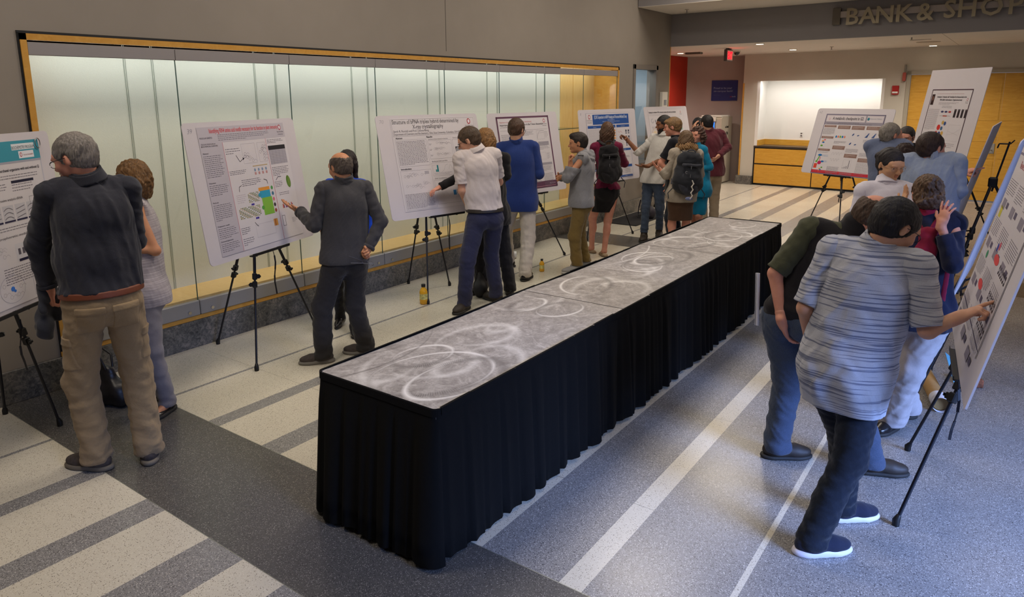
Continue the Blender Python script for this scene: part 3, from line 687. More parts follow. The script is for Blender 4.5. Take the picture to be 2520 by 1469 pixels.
class Sheet:
    """flat printing on a sheet; u to the right and v down from its top left corner, in metres; lies in front of local -Y"""
    def __init__(s, x0, z1, lift=0.0045): s.x0 = x0; s.z1 = z1; s.y = -lift; s.k = 0; s.parts = {}
    def mb(s, name): return s.parts.setdefault(name, MB())
    def P(s, u, v, dz=0.0): return (s.x0+u, s.y-dz, s.z1-v)
    def rect(s, u, v, w_, h_, c, name='figure', dz=0.0002):
        s.mb(name).quad([s.P(u, v+h_, dz), s.P(u+w_, v+h_, dz), s.P(u+w_, v, dz), s.P(u, v, dz)], ink(c)); return s
    def frame(s, u, v, w_, h_, c, t=0.003, name='figure', dz=0.0004):
        s.rect(u, v, w_, t, c, name, dz); s.rect(u, v+h_-t, w_, t, c, name, dz); s.rect(u, v, t, h_, c, name, dz); s.rect(u+w_-t, v, t, h_, c, name, dz); return s
    def ell(s, u, v, a, b, c, name='figure', dz=0.0006, n=18, rot=0.0):
        p = []
        for i in range(n):
            th = 2*PI*i/n; x, y = a*math.cos(th), b*math.sin(th); p.append(s.P(u+x*math.cos(rot)-y*math.sin(rot), v+x*math.sin(rot)+y*math.cos(rot), dz))
        s.mb(name).add(p, [tuple(range(n))[::-1]], ink(c)); return s
    def poly(s, pts, c, name='figure', dz=0.0006):
        s.mb(name).add([s.P(u, v, dz) for u, v in pts], [tuple(range(len(pts)))[::-1]], ink(c)); return s
    def line(s, pts, c, t=0.0015, name='figure', dz=0.0008):
        for (a, b) in zip(pts[:-1], pts[1:]):
            d = Vector((b[0]-a[0], b[1]-a[1])); L = d.length
            if L < 1e-6: continue
            n = Vector((-d.y, d.x))/L*t/2
            s.mb(name).quad([s.P(a[0]-n.x, a[1]-n.y, dz), s.P(b[0]-n.x, b[1]-n.y, dz), s.P(b[0]+n.x, b[1]+n.y, dz), s.P(a[0]+n.x, a[1]+n.y, dz)], ink(c))
        return s
    def para(s, u, v, w_, h_, n, c=(120, 116, 126), name='body_text', fill=0.62, seed=0, ragged=0.15):
        R = np.random.RandomState(int(seed+u*991+v*577) % 99991); lh = h_/n
        for i in range(n):
            x = 0; end = w_*(1-(R.rand()*ragged if ragged else 0)); end = w_*R.uniform(0.3, 0.8) if i == n-1 and n > 2 else end
            while x < end-0.004:
                wl = min(R.uniform(0.008, 0.028), end-x); s.rect(u+x, v+i*lh+lh*(1-fill)/2, wl, min(lh*fill*0.50, 0.0042), c, name, 0.0003); x += wl+0.0045
        return s
    def text(s, body, u, v, size, c, align='LEFT', width=None, bold=0.0, name='title_text', dz=0.0009, shear=0.0):
        vs, fs = text_mesh(body, size, 0.0, align, width, bold, shear)
        s.mb(name).add([s.P(u+q.x, v-q.y, dz) for q in vs], fs, ink(c)); return s
    def curve(s, u, v, w_, h_, f, c, n=24, t=0.0015):
        s.line([(u+w_*i/n, v+h_*(1-f(i/n))) for i in range(n+1)], c, t); return s
    def build(s, parent):
        for k, mb in s.parts.items():
            o = mb.build(k, parent)
            if k in ('body_text', 'section_titles'): o['kind'] = 'stuff'
def rounded(w_, h_, r, t, m, z0=0.0, y0=0.0, n=6, sag=0.0):
    p = []
    for cx, cz, a0 in ((w_/2-r, r, -PI/2), (w_/2-r, h_-r, 0), (-w_/2+r, h_-r, PI/2), (-w_/2+r, r, PI)):
        for i in range(n+1): th = a0+PI/2*i/n; p.append((cx+r*math.cos(th), z0+cz+r*math.sin(th)))
    return MB().prism(p, 1, y0, y0+t, m)
def board(pose, w_, h_, label, sheet=None, group='poster boards on easels', number=None, rad=0.035, thick=0.006):
    x, y, z, yw, ln = pose[:5]; M4 = board_matrix(x, y, z, yw, ln) @ Matrix.Scale(pose[5] if len(pose) > 5 else 1.0, 4)
    t = empty('poster_board', M4=M4); rounded(w_, h_, rad, thick, BOARD).build('foam_board', t)
    if number:
        vs, fs = text_mesh(number, 0.05, 0, 'LEFT', None, -0.001, 0.2); mb = MB(); mb.add([(-w_/2+0.035+v.x, -0.0006, h_-0.075+v.y) for v in vs], fs, ink((128, 126, 138))); mb.build('hand_written_number', t)
    if sheet:
        u0, v0, sw, sh, fn = sheet
        sx0 = -w_/2+u0; sz1 = h_-v0
        o = MB(); o.box((sx0+sw/2, -0.0022, sz1-sh/2), (sw, 0.0015, sh), PAPER); pa = o.build('printed_sheet', t)
        S_ = Sheet(sx0, sz1, 0.0032); fn(S_, sw, sh); S_.build(pa)
    tag(t, label, 'poster board', group)
    return t
def easel(apex, feet, label, ledge=None, top=0.35, strap=True, joints=(0.50, 0.97), mast_top=None, r=0.012):
    """tripod easel: three telescopic legs (clamps, foot), hub, mast, ledge bar and a hanging strap; world coordinates"""
    cx = sum(f[0] for f in feet)/3; cy = sum(f[1] for f in feet)/3
    t = empty('easel', (cx, cy, 0)); T = Matrix.Translation((-cx, -cy, 0))
    def part(name, mb, par=t): o = mb.build(name, None); o.data.transform(T); o.parent = par; return o
    A = Vector(apex)
    for f in feet:
        F = Vector((f[0], f[1], 0.015)); d = F-A; L = d.length; u = d/L; side = u.cross(Vector((0, 0, 1))).normalized()
        S0 = A+side*0.0; k = joints[0] if len(f) < 3 else f[2]
        J = S0+d*k
        mb = MB(); mb.tube([S0, J], r, EZ, 10); mb.tube([J, F], r*0.72, EZ, 10); leg = part('leg', mb)
        c = MB(); q = u.to_track_quat('Z', 'Y').to_matrix()
        for dd, sg in ((-0.02, 1), (0.045, -1)):
            P_ = J+u*dd; c.box(P_, (0.036, 0.036, 0.05), EZ2, q, 0.005); c.box(P_+q @ Vector((0.026*sg, 0.0, 0)), (0.028, 0.016, 0.034), EZ2, q, 0.004); c.box(P_+q @ Vector((0.042*sg, 0, 0)), (0.008, 0.03, 0.016), EZ2, q, 0.003)
        part('clamp', c, leg)
        ft = MB(); ft.tube([F+Vector((0, 0, -0.015)), F+Vector((0, 0, 0.012)), F-u*0.04], [0.017, 0.018, 0.011], EZ2, 12); part('rubber_foot', ft, leg)
    h = MB(); h.box(A+Vector((0, 0, -0.02)), (0.07, 0.07, 0.09), EZ2, None, 0.012); part('hub', h)
    mt = A+Vector((0, 0, top)) if mast_top is None else Vector(mast_top)
    part('mast', MB().tube([A+Vector((0, 0, -0.1)), mt], 0.008, EZ, 10))
    u = (mt-A).normalized(); hk = MB(); q = Vector((math.cos(0.3), math.sin(0.3), 0))
    dr = (Vector((ledge[0][0]-cx, ledge[0][1]-cy, 0)).normalized() if ledge else Vector((0, 1, 0)))
    hk.tube([mt-u*0.02, mt-u*0.02+dr*0.07], 0.006, EZ2, 8); hk.tube([mt-u*0.02+dr*0.07, mt-u*0.06+dr*0.07], 0.006, EZ2, 8); hk.tube([mt-u*0.02-dr*0.01, mt+u*0.015-dr*0.03], 0.005, EZ2, 8); part('top_hook', hk)
    if ledge:
        a, b = Vector(ledge[0]), Vector(ledge[1]); c = (a+b)/2; lb = MB(); dv = (b-a); L = dv.length
        rot = Matrix.Rotation(math.atan2(dv.y, dv.x), 3, 'Z'); lb.box(c, (L, 0.035, 0.010), EZ2, rot, 0.002); lb.box(c+rot @ Vector((0, -0.018, 0.008)), (L, 0.004, 0.018), EZ2, rot)
        inward = (A-c); inward.z = 0; inward.normalize()
        for s_ in (-0.36, 0.30):
            p = a+dv*(0.5+s_); tgt = A+(Vector((feet[0 if s_ < 0 else 1][0], feet[0 if s_ < 0 else 1][1], 0))-A)*((A.z-p.z)/A.z)
            lb.tube([p+Vector((0, 0, -0.008)), tgt], 0.007, EZ2, 8); lb.box(tgt, (0.045, 0.045, 0.06), EZ2, None, 0.008)
        part('ledge', lb)
        if strap:
            s0 = c+dv*0.12+Vector((0, 0, -0.01))+inward*0.04
            mb = MB(); p = [s0+Vector((0.012*math.sin(k*1.1), 0.01*math.cos(k*0.9), -0.052*k)) for k in range(8)]
            for a_, b_ in zip(p[:-1], p[1:]): mb.box((a_+b_)/2, (0.012, 0.003, (a_-b_).length+0.004), EZ, (a_-b_).to_track_quat('Z', 'Y').to_matrix())
            part('strap', mb)
    tag(t, label, 'easel', 'black tripod easels'); return t
def auto_easel(pose, w_, label, fl=(-0.42, 0.06), fr=(0.52, 0.02), fb=(0.08, -0.95), feet=None, apz=1.32, back=0.30):
    x, y, z, yw, ln = pose[:5]; r = Vector((math.cos(yw), math.sin(yw), 0)); n = Vector((math.sin(yw), -math.cos(yw), 0)); B = Vector((x, y, z))
    F = [B+r*a+n*b for a, b in (fl, fr, fb)]
    if feet:
        for i, f in enumerate(feet):
            if f: F[i] = Vector((f[0], f[1], 0))
    A = (F[0]+F[1]+F[2])/3; A = Vector((A.x, A.y, apz))
    # keep the hub behind the board
    dist = (A-B).dot(n); hb = math.tan(ln)*(apz-z)
    if dist > -hb-0.06: A = A-n*(dist+hb+0.08)
    L0 = B-r*0.20-Vector((0, 0, 0.012))+n*0.004; L1 = B+r*0.24-Vector((0, 0, 0.012))+n*0.004
    up_ = Vector((0, 0, 1))-n*math.tan(ln); mt = A+up_*0.34
    return easel(A, [tuple(f[:2]) for f in F], label, (L0, L1), mast_top=mt)
OSU = (172, 50, 62); DKT = (52, 48, 58)
def osu(S_, u, v, k=1.0, sub=True):
    S_.ell(u, v, 0.020*k, 0.027*k, OSU, dz=0.0006); S_.ell(u, v, 0.012*k, 0.018*k, (228, 224, 232), dz=0.0010)
    if sub:
        S_.text('The Ohio State', u, v+0.050*k, 0.022*k, (110, 104, 112), 'CENTER', 0.10*k); S_.text('University', u, v+0.075*k, 0.022*k, (110, 104, 112), 'CENTER', 0.08*k)
def molecules(S_, u, v, w_, h_, n, c=(150, 146, 154), seed=1):
    R = np.random.RandomState(seed)
    for i in range(n):
        x, y = u+R.rand()*w_, v+R.rand()*h_; p = [(x+0.012*math.cos(a), y+0.012*math.sin(a)) for a in np.arange(0, 6.3, 1.047)]
        S_.line(p, c, 0.0012); S_.line([p[0], (p[0][0]+0.02, p[0][1]-0.008), (p[0][0]+0.034, p[0][1]+0.006)], c, 0.0012)
# --- poster with the teal header (far left)
def sh_teal(S_, w_, h_):
    TE = (60, 150, 172)
    S_.rect(0, 0, w_, 0.115, TE, 'header_band'); S_.text('tRNA Archaeal organisms', w_*0.12, 0.07, 0.05, (214, 226, 232), width=0.38, name='title_text')
    S_.rect(w_-0.235, 0.018, 0.195, 0.036, (220, 226, 232), dz=0.0005); S_.text('BIOCHEMISTRY PROGRAM', w_-0.232, 0.050, 0.028, (70, 80, 96), width=0.19)
    S_.rect(w_-0.185, 0.062, 0.13, 0.042, (228, 228, 236), dz=0.0005); osu(S_, w_-0.165, 0.083, 0.5, False); S_.text('THE OHIO STATE UNIVERSITY', w_-0.145, 0.090, 0.012, (150, 60, 70), width=0.085)
    S_.rect(0, 0.115, w_, 0.012, (164, 164, 178)); S_.rect(w_-0.008, 0.12, 0.008, h_-0.12, (190, 190, 204)); S_.rect(0, 0.12, 0.008, h_-0.12, (190, 190, 204))
    S_.text('1: tRNA Tyrosyl in archaeal organisms with and without Q', w_-0.52, 0.17, 0.022, DKT, width=0.49, bold=0.0004)
    S_.para(w_-0.5, 0.19, 0.45, 0.03, 2); S_.rect(w_-0.29, 0.225, 0.19, 0.016, (36, 36, 60)); S_.para(w_-0.29, 0.245, 0.19, 0.05, 3); S_.para(w_-0.52, 0.235, 0.20, 0.06, 4)
    S_.text('Northern tyrosine analysis tRNA', w_-0.52, 0.335, 0.02, DKT, width=0.3)
    for i in range(4):
        u = w_-0.50+0.1*i; S_.rect(u, 0.36, 0.088, 0.10, (196, 194, 202))
        for k in range(3): S_.curve(u+0.008, 0.375+0.025*k, 0.072, 0.014, lambda t: 1-4*(t-0.5)**2 if i % 2 else t, (110, 106, 116), 10, 0.004)
        S_.rect(u, 0.447, 0.088, 0.010, (40, 36, 70), dz=0.0010)
    S_.para(w_-0.5, 0.48, 0.38, 0.03, 2)
    u = w_-0.165; S_.frame(u, 0.33, 0.10, 0.135, (120, 118, 130), 0.002)
    for k, (c, hh) in enumerate((((28, 26, 64), 0.035), ((50, 130, 226), 0.075), ((160, 52, 48), 0.066), ((96, 84, 96), 0.066))): S_.rect(u+0.014+0.019*k, 0.463-hh, 0.019, hh, c, dz=0.0008)
    S_.para(w_-0.165, 0.48, 0.14, 0.05, 3)
    S_.text('Electrophoretic mobility assays', w_-0.52, 0.545, 0.02, DKT, width=0.40); molecules(S_, w_-0.48, 0.59, 0.06, 0.07, 3)
    S_.rect(w_-0.36, 0.585, 0.12, 0.105, (206, 204, 212)); S_.rect(w_-0.345, 0.675, 0.11, 0.015, (30, 28, 60), dz=0.0008)
    for k in range(3): S_.rect(w_-0.34+0.035*k, 0.615, 0.020, 0.035, (90, 86, 98), dz=0.0008)
    S_.para(w_-0.48, 0.71, 0.34, 0.10, 7); S_.text('Conclusions and Future Directions', w_-0.25, 0.60, 0.022, DKT, width=0.21); S_.para(w_-0.25, 0.62, 0.22, 0.22, 13); S_.frame(w_-0.265, 0.57, 0.25, h_-0.59, (150, 148, 160), 0.002)
    S_.text('Future Directions', w_-0.25, 0.86, 0.018, DKT); S_.para(w_-0.25, 0.865, 0.20, 0.05, 4)
    n = 28; S_.line([(w_-0.44+0.10*math.cos(2*PI*i/n), 0.83+0.08*math.sin(2*PI*i/n)) for i in range(n+1)], (150, 150, 170)); S_.ell(w_-0.44, 0.83, 0.016, 0.014, (60, 120, 210)); S_.ell(w_-0.425, 0.845, 0.010, 0.008, (60, 120, 210))
    for i in range(7): a = 6.28*i/7; molecules(S_, w_-0.45+0.07*math.cos(a), 0.82+0.055*math.sin(a), 0.01, 0.01, 1, (160, 150, 160), i)
# --- poster 39
def sh_rin4(S_, w_, h_):
    GY = (190, 184, 194); WH = (214, 209, 214)
    S_.rect(0, 0, w_, 0.115, GY, 'header_band'); S_.rect(0, 0.115, w_*0.235, h_-0.115, GY, 'side_column')
    S_.text('Identifying RIN4 amino acid motifs necessary for its function in plant immunity', w_*0.52, 0.044, 0.045, (214, 84, 92), 'CENTER', w_*0.80, 0.0006)
    S_.para(w_*0.2, 0.056, w_*0.62, 0.05, 4, (112, 108, 120)); osu(S_, w_-0.055, 0.036, 0.8)
    S_.text('MOLECULAR GENETICS', 0.012, 0.082, 0.016, DKT, width=0.12); S_.text('CELLULAR, MOLECULAR and', 0.012, 0.125, 0.014, DKT, width=0.14); S_.text('BIOCHEMICAL SCIENCES', 0.012, 0.140, 0.014, DKT, width=0.16)
    for (v, n) in ((0.19, 12), (0.40, 6), (0.54, 9), (0.71, 6), (0.82, 5)):
        S_.text({0.19: 'Abstract', 0.40: 'Objectives', 0.54: 'Methods', 0.71: 'Preliminary results', 0.82: 'Acknowledgements'}[v], 0.012, v, 0.016, DKT); S_.para(0.012, v+0.010, w_*0.20, n*0.0135, n, (104, 100, 112))
    S_.line([(w_*0.235, 0.115), (w_*0.235, h_)], (206, 110, 128), 0.003); S_.line([(w_*0.735, 0.115), (w_*0.735, h_)], (206, 110, 128), 0.003)
    u = w_*0.25; S_.para(u, 0.165, 0.16, 0.05, 3, (112, 108, 120)); S_.frame(w_*0.43, 0.14, w_*0.16, 0.15, (170, 166, 176), 0.0015); S_.frame(w_*0.62, 0.14, w_*0.10, 0.15, (170, 166, 176), 0.0015)
    S_.line([(u+0.10, 0.22), (u+0.13, 0.27), (u+0.17, 0.25)], (44, 40, 50), 0.004); S_.poly([(u+0.165, 0.24), (u+0.185, 0.247), (u+0.168, 0.262)], (44, 40, 50))
    molecules(S_, w_*0.45, 0.20, w_*0.1, 0.08, 6, (130, 120, 134), 3); molecules(S_, w_*0.63, 0.17, w_*0.06, 0.10, 7, (110, 100, 120), 4)
    S_.para(u, 0.33, 0.20, 0.035, 3, (112, 108, 120)); S_.line([(w_*0.52, 0.315), (w_*0.70, 0.315)], (190, 160, 90), 0.005)
    for k in range(4): S_.ell(w_*(0.54+0.045*k), 0.345, 0.010, 0.012, (130, 150, 180)); S_.rect(w_*(0.53+0.045*k), 0.362, 0.02, 0.02, (190, 140, 140))
    S_.para(w_*0.36, 0.405, 0.22, 0.055, 4, (112, 108, 120))
    S_.line([(w_*0.35, 0.445), (w_*0.32, 0.455), (w_*0.315, 0.49)], (44, 40, 50), 0.004); S_.line([(w_*0.62, 0.425), (w_*0.655, 0.435), (w_*0.66, 0.465)], (44, 40, 50), 0.004)
    def gel(u0, v0, n, w0, h0, cs):
        for i in range(n):
            for k in range(9):
                if (i*7+k*3) % 5: S_.rect(u0+w0*i/n, v0+h0*k/9, w0/n*0.72, h0/9*0.7, cs[(i*3+k) % len(cs)])
    GC = [(120, 140, 90), (150, 150, 96), (90, 110, 80), (176, 150, 90)]
    gel(w_*0.40, 0.51, 8, w_*0.13, 0.075, GC); S_.rect(w_*0.42, 0.592, w_*0.035, 0.014, (70, 56, 150)); S_.para(w_*0.27, 0.51, w_*0.11, 0.07, 5, (190, 180, 190)); gel(w_*0.27, 0.61, 14, w_*0.25, 0.085, GC); S_.rect(w_*0.44, 0.70, w_*0.04, 0.014, (70, 56, 150))
    S_.rect(w_*0.535, 0.485, w_*0.135, 0.026, (222, 150, 60)); S_.rect(w_*0.545, 0.511, w_*0.125, 0.055, (52, 160, 196)); S_.rect(w_*0.555, 0.566, w_*0.125, 0.135, (130, 184, 70)); S_.ell(w_*0.54, 0.54, 0.018, 0.016, (60, 150, 180)); S_.ell(w_*0.552, 0.64, 0.016, 0.016, (90, 160, 70))
    for k in range(5): S_.ell(w_*0.70, 0.50+0.045*k, 0.013, 0.015, [(80, 150, 80), (70, 120, 150), (210, 120, 130), (60, 56, 60), (150, 80, 60)][k])
    S_.para(u, 0.755, 0.10, 0.055, 4, (112, 108, 120)); S_.frame(w_*0.42, 0.755, 0.22, 0.10, (178, 174, 184), 0.0015); S_.rect(w_*0.645, 0.745, 0.048, 0.055, (212, 150, 70)); S_.rect(w_*0.66, 0.745, 0.010, 0.055, (170, 90, 50), dz=0.0009); S_.para(u, 0.835, 0.13, 0.06, 4, (112, 108, 120))
    S_.line([(w_*0.42, 0.735), (w_*0.44, 0.76), (w_*0.455, 0.77)], (60, 56, 64), 0.004)
    v = w_*0.75; S_.para(v, 0.125, w_*0.22, 0.035, 3, (112, 108, 120)); S_.rect(v, 0.175, w_*0.22, 0.034, (36, 34, 40), dz=0.0006); S_.rect(v, 0.209, w_*0.22, 0.115, (176, 172, 182))
    for k in range(9): S_.line([(v, 0.209+0.0128*k), (v+w_*0.22, 0.209+0.0128*k)], (140, 136, 146), 0.0015)
    for k in range(1, 5): S_.line([(v+w_*0.044*k, 0.209), (v+w_*0.044*k, 0.324)], (140, 136, 146), 0.0015)
    S_.para(v, 0.345, w_*0.22, 0.075, 6, (112, 108, 120)); S_.ell(w_*0.93, 0.475, 0.026, 0.05, (94, 130, 52), rot=-0.1); S_.ell(w_*0.935, 0.475, 0.012, 0.04, (120, 150, 66), dz=0.0009); S_.line([(w_*0.925, 0.43), (w_*0.94, 0.53)], (70, 96, 44), 0.002, dz=0.0012)
    S_.line([(v+0.02, 0.45), (v+0.05, 0.425), (v+0.09, 0.427)], (44, 40, 50), 0.004); S_.para(v, 0.46, 0.10, 0.05, 4, (112, 108, 120)); S_.para(v+0.03, 0.55, 0.14, 0.03, 2, (112, 108, 120))
    for k in range(4): S_.rect(v+0.045+0.035*k, 0.645, 0.012, 0.035, [(190, 90, 70), (120, 60, 120), (200, 150, 70), (180, 90, 80)][k]); S_.rect(v+0.057+0.035*k, 0.655, 0.010, 0.025, (110, 80, 130))
    S_.frame(v+0.01, 0.735, 0.036, 0.085, (44, 40, 50), 0.003); S_.para(v+0.13, 0.77, 0.07, 0.04, 4, (130, 126, 136))
# --- poster: triplex hybrid
def sh_bpna(S_, w_, h_):
    LN = (150, 146, 156)
    S_.frame(0.01, 0.01, w_-0.02, 0.165, (130, 126, 136), 0.002)
    S_.text('Structure of bPNA triplex hybrid determined by', 0.02, 0.055, 0.058, (60, 56, 64), width=w_*0.78); S_.text('X-ray crystallography', w_*0.42, 0.105, 0.058, (60, 56, 64), 'CENTER', w_*0.36)
    S_.text('Sarah R. Rundell and Prof. Dennis Bong', 0.02, 0.135, 0.03, (88, 84, 94), width=w_*0.40); S_.text('Department of Chemistry and Biochemistry, Ohio State University, Columbus, OH 43210', 0.02, 0.164, 0.03, (88, 84, 94), width=w_*0.80)
    osu(S_, w_-0.075, 0.05, 1.1)
    S_.text('Abstract', 0.03, 0.20, 0.022, DKT, bold=0.0006); S_.frame(0.02, 0.21, w_*0.35, 0.26, LN, 0.0018); S_.para(0.03, 0.222, w_*0.33, 0.235, 18, (92, 88, 98), ragged=0.03)
    S_.text('Introduction', 0.03, 0.50, 0.024, DKT, bold=0.0006); S_.frame(0.02, 0.51, w_*0.35, 0.38, LN, 0.0018); molecules(S_, 0.04, 0.54, w_*0.28, 0.03, 7, (136, 132, 142), 5); molecules(S_, 0.04, 0.63, w_*0.28, 0.05, 9, (136, 132, 142), 6); S_.rect(w_*0.29, 0.525, 0.05, 0.03, (176, 172, 182)); S_.para(0.03, 0.735, w_*0.33, 0.145, 12, (92, 88, 98), ragged=0.03)
    S_.text('Results', w_*0.38, 0.20, 0.024, DKT, bold=0.0006); S_.text('Synthesis of three-stranded nucleotides', w_*0.395, 0.222, 0.015, (100, 96, 106)); S_.frame(w_*0.385, 0.23, w_*0.28, 0.185, LN, 0.0018)
    for k in range(3): molecules(S_, w_*0.45, 0.255+0.055*k, w_*0.18, 0.01, 6, (156, 152, 162), 8+k); S_.para(w_*0.395, 0.26+0.055*k, 0.03, 0.02, 2)
    S_.text('Binding to DNA and RNA', w_*0.395, 0.445, 0.018, (100, 96, 106)); S_.frame(w_*0.385, 0.455, w_*0.28, 0.13, LN, 0.0018)
    S_.frame(w_*0.395, 0.475, 0.08, 0.07, LN, 0.001); S_.rect(w_*0.425, 0.520, 0.016, 0.025, (40, 130, 140)); S_.rect(w_*0.442, 0.478, 0.018, 0.067, (40, 130, 140))
    S_.curve(w_*0.49, 0.475, 0.09, 0.07, lambda t: 1/(1+math.exp(-10*(t-0.5))), (150, 146, 156)); S_.curve(w_*0.58, 0.475, 0.08, 0.07, lambda t: 0.3+0.6*math.sin(t*5)**2, (150, 146, 156)); S_.para(w_*0.40, 0.553, 0.22, 0.024, 2, (160, 156, 166))
    S_.text('DNA Crystallization', w_*0.395, 0.615, 0.018, (100, 96, 106)); S_.frame(w_*0.385, 0.625, w_*0.28, 0.24, LN, 0.0018); S_.rect(w_*0.59, 0.74, 0.036, 0.05, (50, 120, 176)); S_.para(w_*0.63, 0.74, 0.04, 0.04, 2, (60, 60, 70)); S_.curve(w_*0.4, 0.65, 0.2, 0.15, lambda t: abs(math.sin(t*9))*math.exp(-2*t), (186, 176, 186))
    S_.text('Device Crystallization', w_*0.69, 0.22, 0.018, (100, 96, 106)); S_.frame(w_*0.68, 0.23, w_*0.31, 0.185, LN, 0.0018); S_.rect(w_*0.705, 0.305, 0.085, 0.085, (50, 50, 56)); S_.ell(w_*0.742, 0.345, 0.038, 0.036, (150, 150, 156)); S_.rect(w_*0.82, 0.30, 0.10, 0.08, (200, 198, 206))
    for k in range(3): S_.ell(w_*0.835+0.024*k, 0.365, 0.010, 0.008, (50, 46, 56))
    S_.text('Future Directions', w_*0.69, 0.435, 0.026, DKT, bold=0.0006); S_.para(w_*0.69, 0.46, w_*0.28, 0.10, 7); S_.text('References', w_*0.69, 0.75, 0.024, DKT, bold=0.0006); S_.frame(w_*0.685, 0.765, w_*0.30, 0.08, LN, 0.0018); S_.para(w_*0.695, 0.775, w_*0.27, 0.06, 5)
# --- purple framed poster
def sh_purple(S_, w_, h_):
    PU = (100, 66, 88)
    S_.frame(0, 0, w_, h_, PU, 0.022, 'border'); S_.rect(0, h_-0.08, w_, 0.058, PU, 'border'); S_.text('May 15, 2018', w_-0.14, h_-0.04, 0.02, (190, 176, 190), width=0.10, dz=0.0012); S_.line([(0.03, h_-0.018), (w_-0.03, h_-0.018)], (224, 170, 180), 0.003, dz=0.0012)
    S_.text('Department of Chemistry and Biochemistry, The Ohio State University', 0.05, 0.075, 0.022, (196, 96, 104), width=w_*0.6); S_.text('Importance of conserved residues in the T-box riboswitch', 0.05, 0.112, 0.032, (64, 60, 70), width=w_*0.82, bold=0.0004); S_.para(0.05, 0.125, w_*0.3, 0.02, 1, (80, 76, 86)); osu(S_, w_-0.09, 0.065, 0.9)
    S_.line([(0.04, 0.17), (w_-0.04, 0.17)], (150, 144, 156), 0.002); S_.para(0.05, 0.215, w_*0.20, 0.19, 15); S_.para(0.05, 0.42, w_*0.20, 0.3, 22); S_.para(w_*0.44, 0.185, w_*0.22, 0.06, 5)
    for (u, hh) in ((0.60, 0.24), (0.50, 0.15), (0.56, 0.08)): S_.line([(w_*u, 0.55), (w_*u+0.006, 0.55-hh), (w_*u+0.012, 0.55)], (130, 124, 140), 0.003)
    molecules(S_, w_*0.64, 0.42, 0.05, 0.06, 5, (110, 106, 120), 12)
    S_.frame(w_*0.72, 0.185, w_*0.15, 0.11, (140, 136, 146), 0.0015); S_.curve(w_*0.725, 0.19, w_*0.14, 0.09, lambda t: 1-math.exp(-6*t), (90, 86, 100)); S_.curve(w_*0.725, 0.20, w_*0.14, 0.09, lambda t: 0.85*(1-math.exp(-9*t)), (120, 116, 130)); S_.para(w_*0.88, 0.20, w_*0.07, 0.08, 5, (150, 146, 156))
    S_.rect(w_*0.73, 0.325, w_*0.21, 0.05, (168, 164, 174)); S_.para(w_*0.73, 0.33, w_*0.21, 0.10, 8, (120, 116, 126)); S_.frame(w_*0.75, 0.46, w_*0.10, 0.09, (160, 156, 166), 0.0015); S_.para(w_*0.87, 0.47, w_*0.06, 0.08, 6, (150, 146, 156)); S_.rect(w_*0.73, 0.59, w_*0.22, 0.03, (160, 156, 166)); S_.para(w_*0.73, 0.63, w_*0.21, 0.07, 7); S_.para(w_*0.75, 0.725, w_*0.20, 0.16, 11)
    S_.para(w_*0.44, 0.60, w_*0.26, 0.25, 18)
